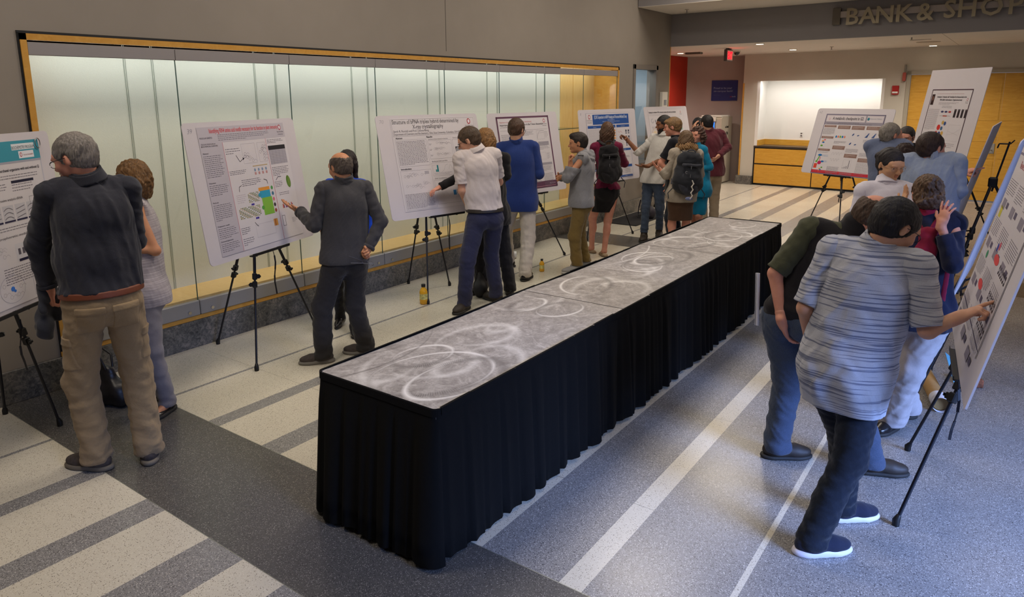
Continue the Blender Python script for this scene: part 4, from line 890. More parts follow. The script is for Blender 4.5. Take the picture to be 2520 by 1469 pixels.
# --- blue header poster
def sh_blue(S_, w_, h_):
    BL = (44, 84, 156)
    S_.frame(0, 0, w_, h_, (150, 150, 176), 0.003, 'border'); osu(S_, 0.065, 0.05, 1.1); S_.rect(0.13, 0.02, w_-0.15, 0.135, BL, 'header_band')
    S_.text('EJC:IR Cooperation in mRNP Packaging and Nonsense-Mediated Decay', w_*0.56, 0.075, 0.06, (206, 214, 232), 'CENTER', w_*0.76, 0.001); S_.text('Mary Kathryn Jagers Foye', w_*0.56, 0.103, 0.02, (206, 214, 232), 'CENTER', w_*0.16); S_.text('RNA Biochemistry, Center for RNA Biology, Department of Biochemistry', w_*0.56, 0.123, 0.018, (190, 200, 222), 'CENTER', w_*0.4); S_.text('The Ohio State University', w_*0.56, 0.143, 0.018, (190, 200, 222), 'CENTER', w_*0.13)
    cols = [(0.02, 0.31), (0.35, 0.30), (0.67, 0.31)]
    for i, (u, ww) in enumerate(cols):
        vs_ = [(0.17, 0.036), (0.49, 0.05), (0.76, 0.03)] if i < 2 else [(0.17, 0.036), (0.505, 0.030), (0.735, 0.036), (0.88, 0.028)]
        for k, (v, hh) in enumerate(vs_):
            S_.rect(w_*u, v, w_*ww, hh, BL, 'section_bars'); S_.text(['Abstract', 'Model', 'IR as a Ribosome binding factor', 'Results', 'Conclusions', 'Funding'][(i*2+k) % 6], w_*(u+ww/2), v+hh*0.7, 0.018, (196, 206, 226), 'CENTER')
    S_.para(w_*0.03, 0.22, w_*0.29, 0.25, 16, (150, 148, 160)); S_.frame(w_*0.02, 0.165, w_*0.31, 0.76, (120, 136, 180), 0.002); S_.frame(w_*0.35, 0.165, w_*0.30, 0.76, (120, 136, 180), 0.002); S_.frame(w_*0.67, 0.165, w_*0.31, 0.76, (120, 136, 180), 0.002)
    S_.para(w_*0.03, 0.56, w_*0.29, 0.18, 12, (150, 148, 160)); S_.para(w_*0.36, 0.57, w_*0.28, 0.15, 10, (150, 148, 160)); S_.para(w_*0.36, 0.80, w_*0.28, 0.10, 7, (150, 148, 160))
    for k in range(4): S_.rect(w_*0.60, 0.235+0.036*k, 0.04, 0.020, (226, 156, 84))
    for a in range(2):
        for b_ in range(3): S_.rect(w_*(0.875+0.06*a), 0.245+0.085*b_, 0.032, 0.055, (84, 84, 100)); S_.rect(w_*(0.875+0.06*a), 0.275+0.085*b_, 0.032, 0.012, (200, 200, 210), dz=0.0009)
    S_.line([(w_*0.70, 0.26), (w_*0.73, 0.28), (w_*0.76, 0.26), (w_*0.80, 0.285)], (206, 140, 130), 0.004); S_.rect(w_*0.70, 0.30, w_*0.12, 0.07, (206, 204, 214)); S_.para(w_*0.70, 0.38, w_*0.14, 0.10, 7, (170, 168, 180))
    n = 20
    for q, (a, b_) in enumerate(((0.05, 0.07), (0.038, 0.055))): S_.line([(w_*0.745+a*math.cos(2*PI*i/n), 0.625+b_*math.sin(2*PI*i/n)) for i in range(n+1)], (206, 176, 120), 0.005)
    for k in range(3): S_.rect(w_*0.725+0.018*k, 0.60, 0.010, 0.03, (224, 120, 80))
    S_.para(w_*0.84, 0.61, w_*0.10, 0.03, 2, (60, 60, 80)); S_.para(w_*0.69, 0.785, w_*0.26, 0.08, 6, (150, 148, 160))
# --- last poster on the left
def sh_cdk(S_, w_, h_):
    S_.frame(0, 0, w_, h_, (200, 196, 206), 0.002, 'border'); S_.text('Evaluating the mechanism of TBI-1 microsomal complexes with active-loop mechanisms', 0.02, 0.06, 0.04, (70, 66, 76), width=w_*0.78, bold=0.001); S_.para(0.02, 0.075, w_*0.6, 0.04, 2, (150, 146, 156)); osu(S_, w_-0.06, 0.05, 0.7)
    n = 20
    for k in range(3): S_.line([(0.09+0.03*math.cos(6.28*i/n), 0.20+0.035*math.sin(6.28*i/n)) for i in range(n-3)], (90, 110, 130), 0.005); S_.rect(0.16+0.05*k, 0.18, 0.022, 0.05, (120, 126, 130))
    S_.line([(0.12+0.075*math.cos(6.28*i/n), 0.42+0.08*math.sin(6.28*i/n)) for i in range(n+1)], (206, 170, 120), 0.006); S_.ell(0.12, 0.42, 0.05, 0.05, (226, 206, 176)); S_.para(0.05, 0.30, 0.18, 0.05, 3); S_.para(w_*0.35, 0.15, w_*0.28, 0.6, 34, (170, 166, 176)); S_.rect(w_*0.72, 0.13, w_*0.2, 0.10, (206, 204, 212)); S_.para(w_*0.70, 0.26, w_*0.25, 0.4, 24, (170, 166, 176)); S_.rect(w_*0.90, 0.33, 0.03, 0.05, (96, 180, 150)); S_.para(0.03, 0.55, w_*0.28, 0.3, 18, (170, 166, 176))
# --- metabolic checkpoint
def sh_meta(S_, w_, h_):
    BR = (142, 112, 104); VB = (84, 76, 112)
    S_.rect(0, 0, w_, 0.16, (150, 144, 158), 'header_band'); S_.frame(0, 0, w_, h_, VB, 0.008, 'border'); S_.rect(0.02, 0.02, w_*0.67, 0.095, (208, 200, 206), 'title_box', 0.0005); S_.rect(w_*0.715, 0.02, w_*0.265, 0.095, (208, 200, 206), 'title_box', 0.0005)
    S_.text('A metabolic checkpoint in G2', w_*0.13, 0.085, 0.062, (52, 48, 60), width=w_*0.53, bold=0.0012); S_.para(0.03, 0.03, 0.11, 0.024, 2, (120, 112, 124)); osu(S_, 0.07, 0.075, 0.5, False); S_.ell(w_*0.74, 0.065, 0.018, 0.022, (40, 120, 140)); S_.text('Nationwide Children\'s', w_*0.765, 0.07, 0.026, (120, 140, 160), width=w_*0.19); S_.para(w_*0.25, 0.125, w_*0.4, 0.016, 1, DKT); S_.para(0.05, 0.142, w_*0.85, 0.014, 1, DKT)
    def bar(u, v, hh, n=2):
        S_.rect(w_*u, v, w_*0.215, hh, BR, 'section_bars'); S_.para(w_*u+0.02, v+hh*0.15, w_*0.215-0.04, hh*0.7, n, (206, 194, 190), 'section_titles', 0.45)
    for u, v, hh, n in ((0.02, 0.17, 0.032, 1), (0.265, 0.17, 0.052, 2), (0.505, 0.17, 0.056, 3), (0.75, 0.17, 0.052, 2), (0.02, 0.34, 0.034, 2), (0.02, 0.53, 0.032, 1), (0.265, 0.475, 0.055, 2), (0.505, 0.585, 0.056, 3), (0.75, 0.635, 0.055, 2)): bar(u, v, hh, n)
    GT = (164, 158, 166)
    def blk(u, v, ww, hh, n): S_.para(w_*u, v, w_*ww, hh, n, (132, 126, 136), ragged=0.03, fill=0.8)
    blk(0.02, 0.215, 0.21, 0.10, 10); blk(0.265, 0.405, 0.21, 0.04, 4); blk(0.505, 0.51, 0.21, 0.06, 6); blk(0.75, 0.365, 0.22, 0.045, 4); blk(0.75, 0.56, 0.22, 0.055, 5); blk(0.265, 0.79, 0.21, 0.11, 10); blk(0.505, 0.855, 0.21, 0.05, 5); blk(0.75, 0.70, 0.22, 0.19, 12); blk(0.02, 0.572, 0.2, 0.03, 2)
    for k in range(5): S_.ell(w_*0.28+0.034*k, 0.34, 0.014, 0.018, [(40, 120, 180), (220, 130, 110), (120, 170, 60), (40, 120, 180), (220, 130, 110)][k])
    for (a, b_) in ((0.56, 0.30), (0.55, 0.435)): S_.ell(w_*a, b_, 0.022, 0.010, (56, 84, 140), rot=-0.9); S_.ell(w_*a+0.08, b_+0.01, 0.018, 0.008, (56, 84, 140), rot=-0.3)
    for a in (0.79, 0.90): S_.poly([(w_*a-0.03, 0.335), (w_*a+0.02, 0.27), (w_*a+0.03, 0.27), (w_*a+0.01, 0.335)], (56, 84, 140)); S_.frame(w_*a-0.03, 0.27, 0.07, 0.07, GT, 0.0015)
    S_.curve(w_*0.77, 0.43, w_*0.19, 0.09, lambda t: math.sqrt(max(0, t*(1.6-t))), (130, 124, 136)); S_.rect(w_*0.90, 0.53, 0.07, 0.010, (44, 40, 50))
    S_.ell(0.09, 0.395, 0.018, 0.011, (222, 110, 120)); S_.ell(0.06, 0.415, 0.016, 0.012, (224, 160, 80)); S_.ell(0.075, 0.435, 0.020, 0.012, (30, 110, 180)); S_.ell(0.06, 0.485, 0.020, 0.013, (96, 160, 50))
    S_.ell(0.08, 0.63, 0.034, 0.016, (30, 110, 180)); S_.poly([(0.07, 0.645), (0.085, 0.65), (0.060, 0.73), (0.065, 0.745), (0.03, 0.74), (0.035, 0.71), (0.045, 0.72)], (96, 170, 50)); S_.rect(0.088, 0.655, 0.010, 0.06, (200, 60, 90)); S_.ell(0.10, 0.745, 0.032, 0.028, (190, 30, 90)); S_.rect(0.02, 0.76, 0.052, 0.07, (216, 74, 56)); S_.ell(0.145, 0.725, 0.026, 0.014, (30, 110, 180)); S_.para(0.17, 0.71, 0.06, 0.03, 2, (60, 130, 190)); S_.para(0.12, 0.62, 0.10, 0.035, 2, (60, 130, 190))
    for q, (a, b_, c) in enumerate(((0.16, 0.815, (96, 160, 50)), (0.13, 0.835, (224, 160, 80)), (0.145, 0.85, (30, 110, 180)), (0.125, 0.87, (216, 100, 80)))): S_.ell(a, b_, 0.014, 0.011, c)
    for k in range(4): S_.rect(w_*0.53+0.028*k, 0.80-0.02*(k+1)*(1.5 if k == 3 else 0.6), 0.008, 0.02*(k+1)*(1.5 if k == 3 else 0.6), (80, 76, 90))
    S_.frame(w_*0.52, 0.67, 0.13, 0.13, (170, 164, 172), 0.0015); S_.curve(w_*0.28, 0.56, w_*0.18, 0.06, lambda t: abs(math.sin(t*12))*0.8, (150, 144, 156)); S_.curve(w_*0.28, 0.66, w_*0.16, 0.05, lambda t: 0.5+0.4*math.sin(t*22), (130, 124, 136))
    S_.rect(0, h_-0.055, w_, 0.045, (196, 40, 58), 'footer_band'); S_.para(0.03, h_-0.042, w_*0.8, 0.018, 1, (224, 120, 130))
# --- tall portrait poster
def sh_tall(S_, w_, h_):
    PL = (62, 34, 48)
    S_.frame(0, 0, w_, h_, PL, 0.012, 'border'); S_.rect(0.022, 0.06, 0.062, 0.13, (50, 36, 36)); S_.ell(0.053, 0.11, 0.018, 0.028, (120, 84, 72))
    S_.text('Developing a "molecular ruler" mechanism: the ribosome binds to the', w_*0.53, 0.10, 0.026, (70, 64, 72), 'CENTER', w_*0.72, 0.0008); S_.text('RNA editing endonuclease in Trypanosoma brucei', w_*0.53, 0.135, 0.026, (70, 64, 72), 'CENTER', w_*0.54, 0.0008); S_.para(w_*0.25, 0.155, w_*0.5, 0.035, 3, (140, 130, 138)); S_.para(w_*0.15, 0.05, w_*0.7, 0.012, 1, (170, 120, 126)); osu(S_, w_-0.06, 0.12, 0.6)
    S_.para(0.03, 0.24, w_*0.28, 0.26, 22, (150, 142, 150), ragged=0.02, fill=0.8); S_.para(0.03, 0.53, w_*0.28, 0.09, 6); S_.para(0.03, 0.90, w_*0.28, 0.10, 6)
    for k, c in enumerate(((50, 60, 110), (50, 60, 110), (190, 60, 60))): S_.ell(w_*0.40+0.075*k, 0.27, 0.028, 0.012, c)
    S_.line([(w_*0.36, 0.27), (w_*0.62, 0.27)], (90, 84, 96), 0.003); S_.line([(w_*0.36, 0.32), (w_*0.62, 0.32)], (90, 84, 96), 0.003); S_.rect(w_*0.44, 0.313, 0.08, 0.014, (200, 80, 50))
    for (u, v, r_, c) in ((0.49, 0.40, 0.024, (196, 160, 84)), (0.545, 0.41, 0.024, (50, 80, 140)), (0.41, 0.46, 0.034, (206, 50, 44)), (0.49, 0.47, 0.024, (60, 100, 140)), (0.38, 0.53, 0.026, (196, 50, 60)), (0.46, 0.535, 0.026, (50, 60, 130)), (0.53, 0.53, 0.026, (200, 160, 80))): S_.ell(w_*u, v, r_, r_, c)
    for k in range(4): S_.rect(w_*0.69+0.068*k, 0.235, 0.044, 0.10, (84, 78, 84)); S_.rect(w_*0.70+0.068*k, 0.25, 0.028, 0.08, (40, 34, 40), dz=0.0009)
    S_.curve(w_*0.66, 0.44, w_*0.27, 0.14, lambda t: 0.3+0.5*t*t, (170, 162, 168)); S_.curve(w_*0.66, 0.44, w_*0.27, 0.14, lambda t: 0.6-0.3*t, (170, 162, 168)); S_.frame(w_*0.66, 0.42, w_*0.28, 0.19, (176, 168, 174), 0.0015); S_.rect(w_*0.36, 0.58, 0.20, 0.12, (206, 204, 204)); S_.rect(w_*0.40, 0.60, 0.03, 0.012, (60, 56, 60)); S_.rect(w_*0.52, 0.66, 0.04, 0.018, (60, 56, 60))
    S_.ell(w_*0.14, 0.73, 0.024, 0.06, (170, 160, 70)); S_.ell(w_*0.11, 0.81, 0.026, 0.04, (90, 140, 70)); S_.ell(w_*0.07, 0.84, 0.030, 0.034, (200, 70, 70)); molecules(S_, w_*0.20, 0.70, 0.08, 0.18, 8, (140, 130, 140), 31)
    S_.ell(w_*0.40, 0.88, 0.056, 0.058, (40, 110, 140)); S_.ell(w_*0.385, 0.85, 0.046, 0.046, (206, 60, 40), dz=0.0009); S_.ell(w_*0.43, 0.80, 0.028, 0.026, (216, 206, 60), dz=0.0012); S_.rect(w_*0.52, 0.80, 0.016, 0.14, (96, 84, 84))
    for k in range(5): S_.line([(w_*0.46, 0.82+0.025*k), (w_*0.60, 0.82+0.025*k)], (120, 112, 120), 0.002)
    S_.poly([(w_*0.66, 0.74), (w_*0.76, 0.74), (w_*0.72, 0.83), (w_*0.66, 0.87)], (120, 160, 186)); S_.ell(w_*0.67, 0.82, 0.018, 0.022, (70, 60, 90)); S_.ell(w_*0.79, 0.87, 0.022, 0.024, (170, 60, 70)); S_.ell(w_*0.92, 0.86, 0.022, 0.03, (170, 70, 66)); S_.poly([(w_*0.86, 0.96), (w_*0.90, 0.88), (w_*0.96, 0.90), (w_*0.96, 0.96)], (222, 110, 104))
    for k in range(3): S_.ell(w_*0.76+0.055*k, 1.07, 0.018, 0.022, (160, 40, 60))
    S_.ell(w_*0.66, 1.13, 0.022, 0.026, (190, 50, 90)); S_.line([(w_*0.66, 1.14), (w_*0.76, 1.20)], (110, 100, 110), 0.003); S_.ell(w_*0.77, 1.20, 0.018, 0.02, (170, 60, 70)); S_.para(w_*0.36, 0.72, w_*0.26, 0.06, 3); S_.para(w_*0.36, 0.97, w_*0.26, 0.14, 8); S_.para(w_*0.66, 0.98, w_*0.28, 0.05, 3); S_.para(w_*0.36, 1.14, w_*0.24, 0.10, 6); S_.para(w_*0.60, 1.25, w_*0.34, 0.16, 10); S_.para(w_*0.66, 0.64, w_*0.28, 0.06, 3); S_.para(w_*0.36, 0.20, w_*0.26, 0.03, 2); S_.para(0.03, 1.05, w_*0.5, 0.16, 9)
# --- near poster on the right
def sh_near(S_, w_, h_):
    GT = (142, 136, 150); S_.line([(0.0, h_-0.03), (w_, h_-0.03)], (70, 66, 100), 0.004); S_.line([(w_-0.004, 0), (w_-0.004, h_)], (96, 90, 104), 0.006); S_.rect(0, 0, w_, 0.012, (120, 116, 140))
    S_.text('Reversible splicing of small RNA', w_*0.5, 0.07, 0.05, (180, 60, 70), 'CENTER', w_*0.7)
    for c in range(3):
        for k in range(4):
            S_.para(w_*(0.03+0.33*c), 0.13+0.20*k, w_*0.28, 0.085, 8, (134, 128, 142)); S_.rect(w_*(0.05+0.33*c), 0.23+0.20*k, w_*0.12, 0.05, GT); S_.rect(w_*(0.20+0.33*c), 0.235+0.20*k, w_*0.07, 0.03, (96, 90, 112))
    S_.rect(w_*0.06, 0.27, w_*0.08, 0.055, (206, 196, 60)); S_.ell(w_*0.55, 0.46, 0.085, 0.022, (222, 84, 84)); S_.ell(w_*0.38, 0.62, 0.085, 0.022, (222, 84, 84)); S_.ell(w_*0.22, 0.50, 0.03, 0.02, (70, 150, 110)); S_.ell(w_*0.45, 0.42, 0.022, 0.02, (60, 70, 160)); S_.ell(w_*0.50, 0.405, 0.022, 0.02, (206, 90, 110))
    for k in range(6):
        for j in range(3): S_.rect(w_*(0.70+0.045*k), 0.45+0.12*j, w_*0.028, 0.04, (60, 56, 62)); S_.rect(w_*(0.70+0.045*k), 0.465+0.12*j, w_*0.028, 0.012, (180, 176, 184), dz=0.0009)
G_ = math.radians
PB = dict(
 teal=(1.45, 4.541, 0.899, G_(34.8), G_(3.0)), rin4=(3.239, 4.626, 0.932, G_(16.0), G_(8.4)), bpna=(5.231, 4.529, 0.94, G_(-12.8), G_(14.2)),
 purple=(7.198, 4.772, 0.902, G_(-9.6), G_(11.4)), blue=(8.848, 4.546, 0.899, G_(-11.9), G_(7.5)), cdk=(12.194, 5.051, 0.896, G_(-15.0), G_(13.5)),
 meta=(11.106, 2.097, 0.907, G_(-114.5), G_(17.8)), tall=(9.998, 0.855, 0.905, G_(-144.8), G_(9.4)), near=(3.763, 0.124, 0.856, G_(186.0), G_(12.3)),
 b10=(5.40, 0.21, 0.85, G_(177.4), G_(14)), b9=(7.40, 0.41, 0.85, G_(178.6), G_(14)))
for k_, q_ in (('bpna', 1.035), ('purple', 1.045), ('blue', 1.055)):
    x_, y_, z_, a_, b_ = PB[k_]; PB[k_] = (x_*q_, y_*q_, 2.09-(2.09-z_)*q_, a_, b_, q_)
t = board(PB['teal'], 1.22, 1.0, 'white poster board with a teal header band, at the left edge of the picture', (0.09, 0.045, 1.02, 0.93, sh_teal))
q = MB(); q.tube([(0.485+0.022*math.cos(a), -0.012, 0.93+0.030*math.sin(a)) for a in np.arange(0, 6.5, 0.3)], 0.0028, M('clip_steel', (150, 146, 146), 0.3, 0.8), 6); o = q.build('binder_ring', M4=t.matrix_world.copy()); tag(o, 'thin metal ring hooked on the upper corner of the teal headed poster', 'ring')
board(PB['rin4'], 1.22, 1.0, 'poster board with a red title, grey side column and green leaf picture', (0.125, 0.035, 0.95, 0.92, sh_rin4), number='39')
board(PB['bpna'], 1.22, 1.0, 'poster board titled Structure of bPNA triplex hybrid', (0.155, 0.03, 1.02, 0.90, sh_bpna), number='70')
board(PB['purple'], 1.22, 1.0, 'poster board with a dark purple printed frame behind the man in the blue blazer', (0.135, 0.045, 0.92, 0.90, sh_purple))
board(PB['blue'], 1.22, 1.0, 'poster board with blue header and blue section bars', (0.15, 0.05, 0.93, 0.90, sh_blue), number='8')
board(PB['cdk'], 1.22, 1.0, 'white poster board behind the bearded man, last one along the left wall', (0.10, 0.055, 0.98, 0.90, sh_cdk))
board(PB['meta'], 1.22, 1.0, 'poster board titled A metabolic checkpoint in G2, in front of the yellow counter', (0.17, 0.085, 0.93, 0.94-0.03, sh_meta), number='62')
board(PB['tall'], 1.14, 1.47, 'tall portrait poster board with a dark plum frame in front of the yellow doors', (0.13, 0.24, 0.80, 1.22, sh_tall), rad=0.01)
board(PB['b9'], 1.22, 1.0, 'poster board seen from behind, leaning in front of the yellow doors', rad=0.03)
board(PB['b10'], 1.22, 1.0, 'poster board seen almost edge-on just behind the nearest board on the right', rad=0.03)
board(PB['near'], 1.22, 1.0, 'printed poster board being pointed at, at the right edge of the picture', (0.03, 0.04, 1.0, 0.80, sh_near), rad=0.01, thick=0.008)
auto_easel(PB['teal'], 1.22, 'black tripod easel under the teal headed poster at the left edge', fl=(-0.5, 0.05), fr=(0.42, -0.10), feet=[None, None, (1.60, 5.36)])
auto_easel(PB['rin4'], 1.22, 'black tripod easel holding the poster with the red title', feet=[(3.05, 4.618), (3.986, 5.052), (3.225, 5.42)])
auto_easel(PB['bpna'], 1.22, 'black tripod easel holding the triplex hybrid poster, beside the juice bottle', feet=[(5.15, 4.72), (5.82, 5.00), (5.62, 5.44)])
auto_easel(PB['purple'], 1.22, 'black tripod easel holding the purple framed poster', feet=[(7.02, 5.08), (7.855, 4.729), (7.3, 5.43)])
auto_easel(PB['blue'], 1.22, 'black tripod easel holding the blue header poster', feet=[(8.85, 4.95), (9.70, 4.63), (9.45, 5.42)])
auto_easel(PB['cdk'], 1.22, 'black tripod easel holding the last poster along the left wall', fb=(0.0, -0.40), fl=(-0.42, 0.25), fr=(0.45, 0.2), apz=1.2)
auto_easel(PB['meta'], 1.22, 'black tripod easel holding the metabolic checkpoint poster', feet=[(11.67, 2.586), (10.623, 1.912), (11.9, 1.75)])
auto_easel(PB['tall'], 1.14, 'black tripod easel holding the tall portrait poster')
auto_easel(PB['near'], 1.22, 'large black tripod easel holding the nearest poster on the right', feet=[(4.525, 0.337), (3.649, 0.286), (4.25, -0.80)])
auto_easel(PB['b10'], 1.22, 'black tripod easel under the poster board seen almost edge-on', feet=[(5.95, 0.36), (5.181, 0.398), (5.9, -0.6)])
auto_easel(PB['b9'], 1.22, 'black tripod easel behind the lavender board back near the yellow doors', feet=[(7.85, 0.45), (6.95, 0.45), (7.9, -0.45)])
# ---------------------------------------------------------------- organic surfaces: smooth unions of tapered limbs and ellipsoids, polygonised with surface nets
def nrm(v): v = np.asarray(v, float); return v/max(1e-9, np.linalg.norm(v))
class Field:
    def __init__(s): s.p = []
    def cap(s, a, b, ra, rb, k=0.03, fl=None, ratio=1.0, fold=None, op='u'):
        s.p.append(('c', np.asarray(a, float), np.asarray(b, float), ra, rb, k, None if fl is None else nrm(fl), ratio, fold, op)); return s
    def ell(s, c, r, R=None, k=0.03, op='u'):
        s.p.append(('e', np.asarray(c, float), np.asarray(r, float), np.eye(3) if R is None else np.asarray(R, float), k, op)); return s
    def cut(s, c, n): s.p.append(('x', np.asarray(c, float), nrm(n))); return s
    def disp(s, fn): s.p.append(('d', fn)); return s
    def last(s):
        s.p = [q for q in s.p if q[0] not in 'xy']+[q for q in s.p if q[0] in 'xy']; return s
    def bbox(s):
        lo = np.full(3, 1e9); hi = -lo
        for q in s.p:
            if q[0] == 'c' and q[9] == 'u':
                r = max(q[3], q[4])*max(1, q[7]) + 0.02; lo = np.minimum(lo, np.minimum(q[1], q[2])-r); hi = np.maximum(hi, np.maximum(q[1], q[2])+r)
            elif q[0] == 'e' and q[5] == 'u':
                e = np.abs(q[3].T) @ q[2] + 0.02; lo = np.minimum(lo, q[1]-e); hi = np.maximum(hi, q[1]+e)
        return lo, hi
    def ev(s, P, margin=0.06, sortx=False):
        f4 = np.float32; P = P.astype(f4, copy=False); X = np.ascontiguousarray(P[:, 0]); Y = np.ascontiguousarray(P[:, 1]); Z = np.ascontiguousarray(P[:, 2])
        d = np.full(len(P), 0.5, f4)
        def sel(lo, hi):
            if sortx:
                i0, i1 = np.searchsorted(X, [lo[0], hi[0]]); y = Y[i0:i1]; z = Z[i0:i1]
                return i0+np.nonzero((y > lo[1]) & (y < hi[1]) & (z > lo[2]) & (z < hi[2]))[0]
            return np.nonzero((X > lo[0]) & (X < hi[0]) & (Y > lo[1]) & (Y < hi[1]) & (Z > lo[2]) & (Z < hi[2]))[0]
        for q in s.p:
            if q[0] == 'c':
                _, a, b, ra, rb, k, fl, ratio, fold, op = q
                r = max(ra, rb)*max(1, ratio)+margin+k; m = sel(np.minimum(a, b)-r, np.maximum(a, b)+r)
                if not len(m): continue
                Q = P[m]-a.astype(f4); ab = (b-a).astype(f4); L2 = max(1e-9, float(ab @ ab)); t = np.clip(Q @ ab/f4(L2), 0, 1); V = Q-t[:, None]*ab
                rr = f4(ra)+f4(rb-ra)*t
                if fold is not None:
                    am, lam, ph = fold; u = t*f4(math.sqrt(L2)); ang = V @ np.array([15.5, 8.5, 11.5], f4); jn = 0.35+0.65*np.abs(2*t-1)**2
                    rr = rr+f4(am)*jn*np.sin(u*f4(2*PI/lam)+f4(ph)+f4(1.8)*np.sin(ang*2+f4(ph*3))+f4(0.8)*np.sin(u*31+f4(ph)))
                if fl is not None:
                    fl4 = fl.astype(f4); w = V @ fl4; V = V+f4(1.0/ratio-1.0)*w[:, None]*fl4
                e = np.sqrt(np.einsum('ij,ij->i', V, V))-rr
            elif q[0] == 'e':
                _, c, r3, R, k, op = q
                r = float(r3.max())+margin+k; m = sel(c-r, c+r)
                if not len(m): continue
                Q = ((P[m]-c.astype(f4)) @ R.T.astype(f4))/r3.astype(f4); k0 = np.sqrt(np.einsum('ij,ij->i', Q, Q)); Q = Q/r3.astype(f4); k1 = np.sqrt(np.einsum('ij,ij->i', Q, Q)); e = np.where(k1 > 1e-6, k0*(k0-1)/np.maximum(k1, 1e-6), -r3.min()).astype(f4)
            elif q[0] == 'x':
                d = np.maximum(d, ((P-q[1].astype(f4)) @ q[2].astype(f4))); continue
            elif q[0] == 'y':
                m = sel(q[1]-q[3], q[1]+q[3])
                if len(m): d[m] = np.maximum(d[m], (P[m]-q[1].astype(f4)) @ q[2].astype(f4))
                continue
            else:
                m = np.nonzero(np.abs(d) < 0.03)[0]
                if len(m): d[m] += q[1](P[m])
                continue
            dm = d[m]
            if op == 'u':
                h = np.clip(0.5+(dm-e)*f4(0.5/k), 0, 1); d[m] = dm+(e-dm)*h-f4(k)*h*(1-h)
            elif op == 's':
                e = -e; h = np.clip(0.5-(dm-e)*f4(0.5/k), 0, 1); d[m] = dm+(e-dm)*h+f4(k)*h*(1-h)
            else:
                d[m] = np.maximum(dm, e)
        return d
    def mesh(s, h):
        lo, hi = s.bbox(); B = 8; nb = np.ceil((hi-lo)/(h*B)).astype(int)+1; N = nb*B+1
        gi = np.stack(np.meshgrid(*[np.arange(k) for k in nb], indexing='ij'), -1).reshape(-1, 3)
        cen = lo+(gi+0.5)*h*B; R = h*B*0.87
        d = s.ev(cen.astype(np.float32), R+0.05); act = np.abs(d) < R*1.5+0.02
        D = np.ones(tuple(N), np.float32)
        neg = gi[(~act) & (d < 0)]
        for (i, j, k) in neg: D[i*B:(i+1)*B+1, j*B:(j+1)*B+1, k*B:(k+1)*B+1] = -1
        A = gi[act]; off = np.stack(np.meshgrid(*[np.arange(B+1)]*3, indexing='ij'), -1).reshape(-1, 3)
        I = (A[:, None, :]*B+off[None]).reshape(-1, 3)
        fl = (I[:, 0].astype(np.int64)*N[1]+I[:, 1])*N[2]+I[:, 2]; fl = np.unique(fl)
        i2 = fl % N[2]; i1 = (fl//N[2]) % N[1]; i0 = fl//(N[1]*N[2])
        P = np.stack([i0, i1, i2], 1).astype(np.float32)*np.float32(h)+lo.astype(np.float32)
        D.reshape(-1)[fl] = s.ev(P, 0.022, True)
        S = D < 0
        nx, ny, nz = N
        c = np.zeros((nx-1, ny-1, nz-1), np.int8)
        for a in (0, 1):
            for b in (0, 1):
                for e in (0, 1): c += S[a:nx-1+a, b:ny-1+b, e:nz-1+e]
        cell = np.nonzero((c > 0) & (c < 8)); M_ = len(cell[0])
        if M_ == 0: return np.zeros((0, 3)), np.zeros((0, 4), int)
        idx = np.full((nx-1, ny-1, nz-1), -1, np.int32); idx[cell] = np.arange(M_)
        C = np.stack(cell, 1); acc = np.zeros((M_, 3)); cnt = np.zeros(M_)
        corners = [(a, b, e) for a in (0, 1) for b in (0, 1) for e in (0, 1)]
        val = {o: D[cell[0]+o[0], cell[1]+o[1], cell[2]+o[2]] for o in corners}
        for o in corners:
            for ax in range(3):
                if o[ax]: continue
                p = list(o); p[ax] = 1; p = tuple(p); v0, v1 = val[o], val[p]; x = (v0 < 0) != (v1 < 0)
                t = np.where(x, v0/np.where(np.abs(v0-v1) < 1e-9, 1, v0-v1), 0)
                q = np.array(o, float)[None].repeat(M_, 0); q[:, ax] = t
                acc[x] += q[x]; cnt[x] += 1
        V = (C+acc/np.maximum(cnt, 1)[:, None])*h+lo
        F = []
        for ax in range(3):
            a, b = [(1, 2), (2, 0), (0, 1)][ax]
            sl0 = [slice(1, n-1) for n in N]; sl1 = [slice(1, n-1) for n in N]; sl0[ax] = slice(0, N[ax]-1); sl1[ax] = slice(1, N[ax])
            s0 = S[tuple(sl0)]; s1 = S[tuple(sl1)]
            for flip, msk in ((False, s0 & ~s1), (True, ~s0 & s1)):
                e = np.stack(np.nonzero(msk), 1); e[:, a] += 1; e[:, b] += 1
                if not len(e): continue
                qs = []
                for da, db in ((0, 0), (-1, 0), (-1, -1), (0, -1)):
                    g = e.copy(); g[:, a] += da; g[:, b] += db; qs.append(idx[g[:, 0], g[:, 1], g[:, 2]])
                f = np.stack(qs, 1)
                if flip: f = f[:, ::-1]
                F.append(f)
        F = np.concatenate(F); F = F[(F >= 0).all(1)]
        return V, F
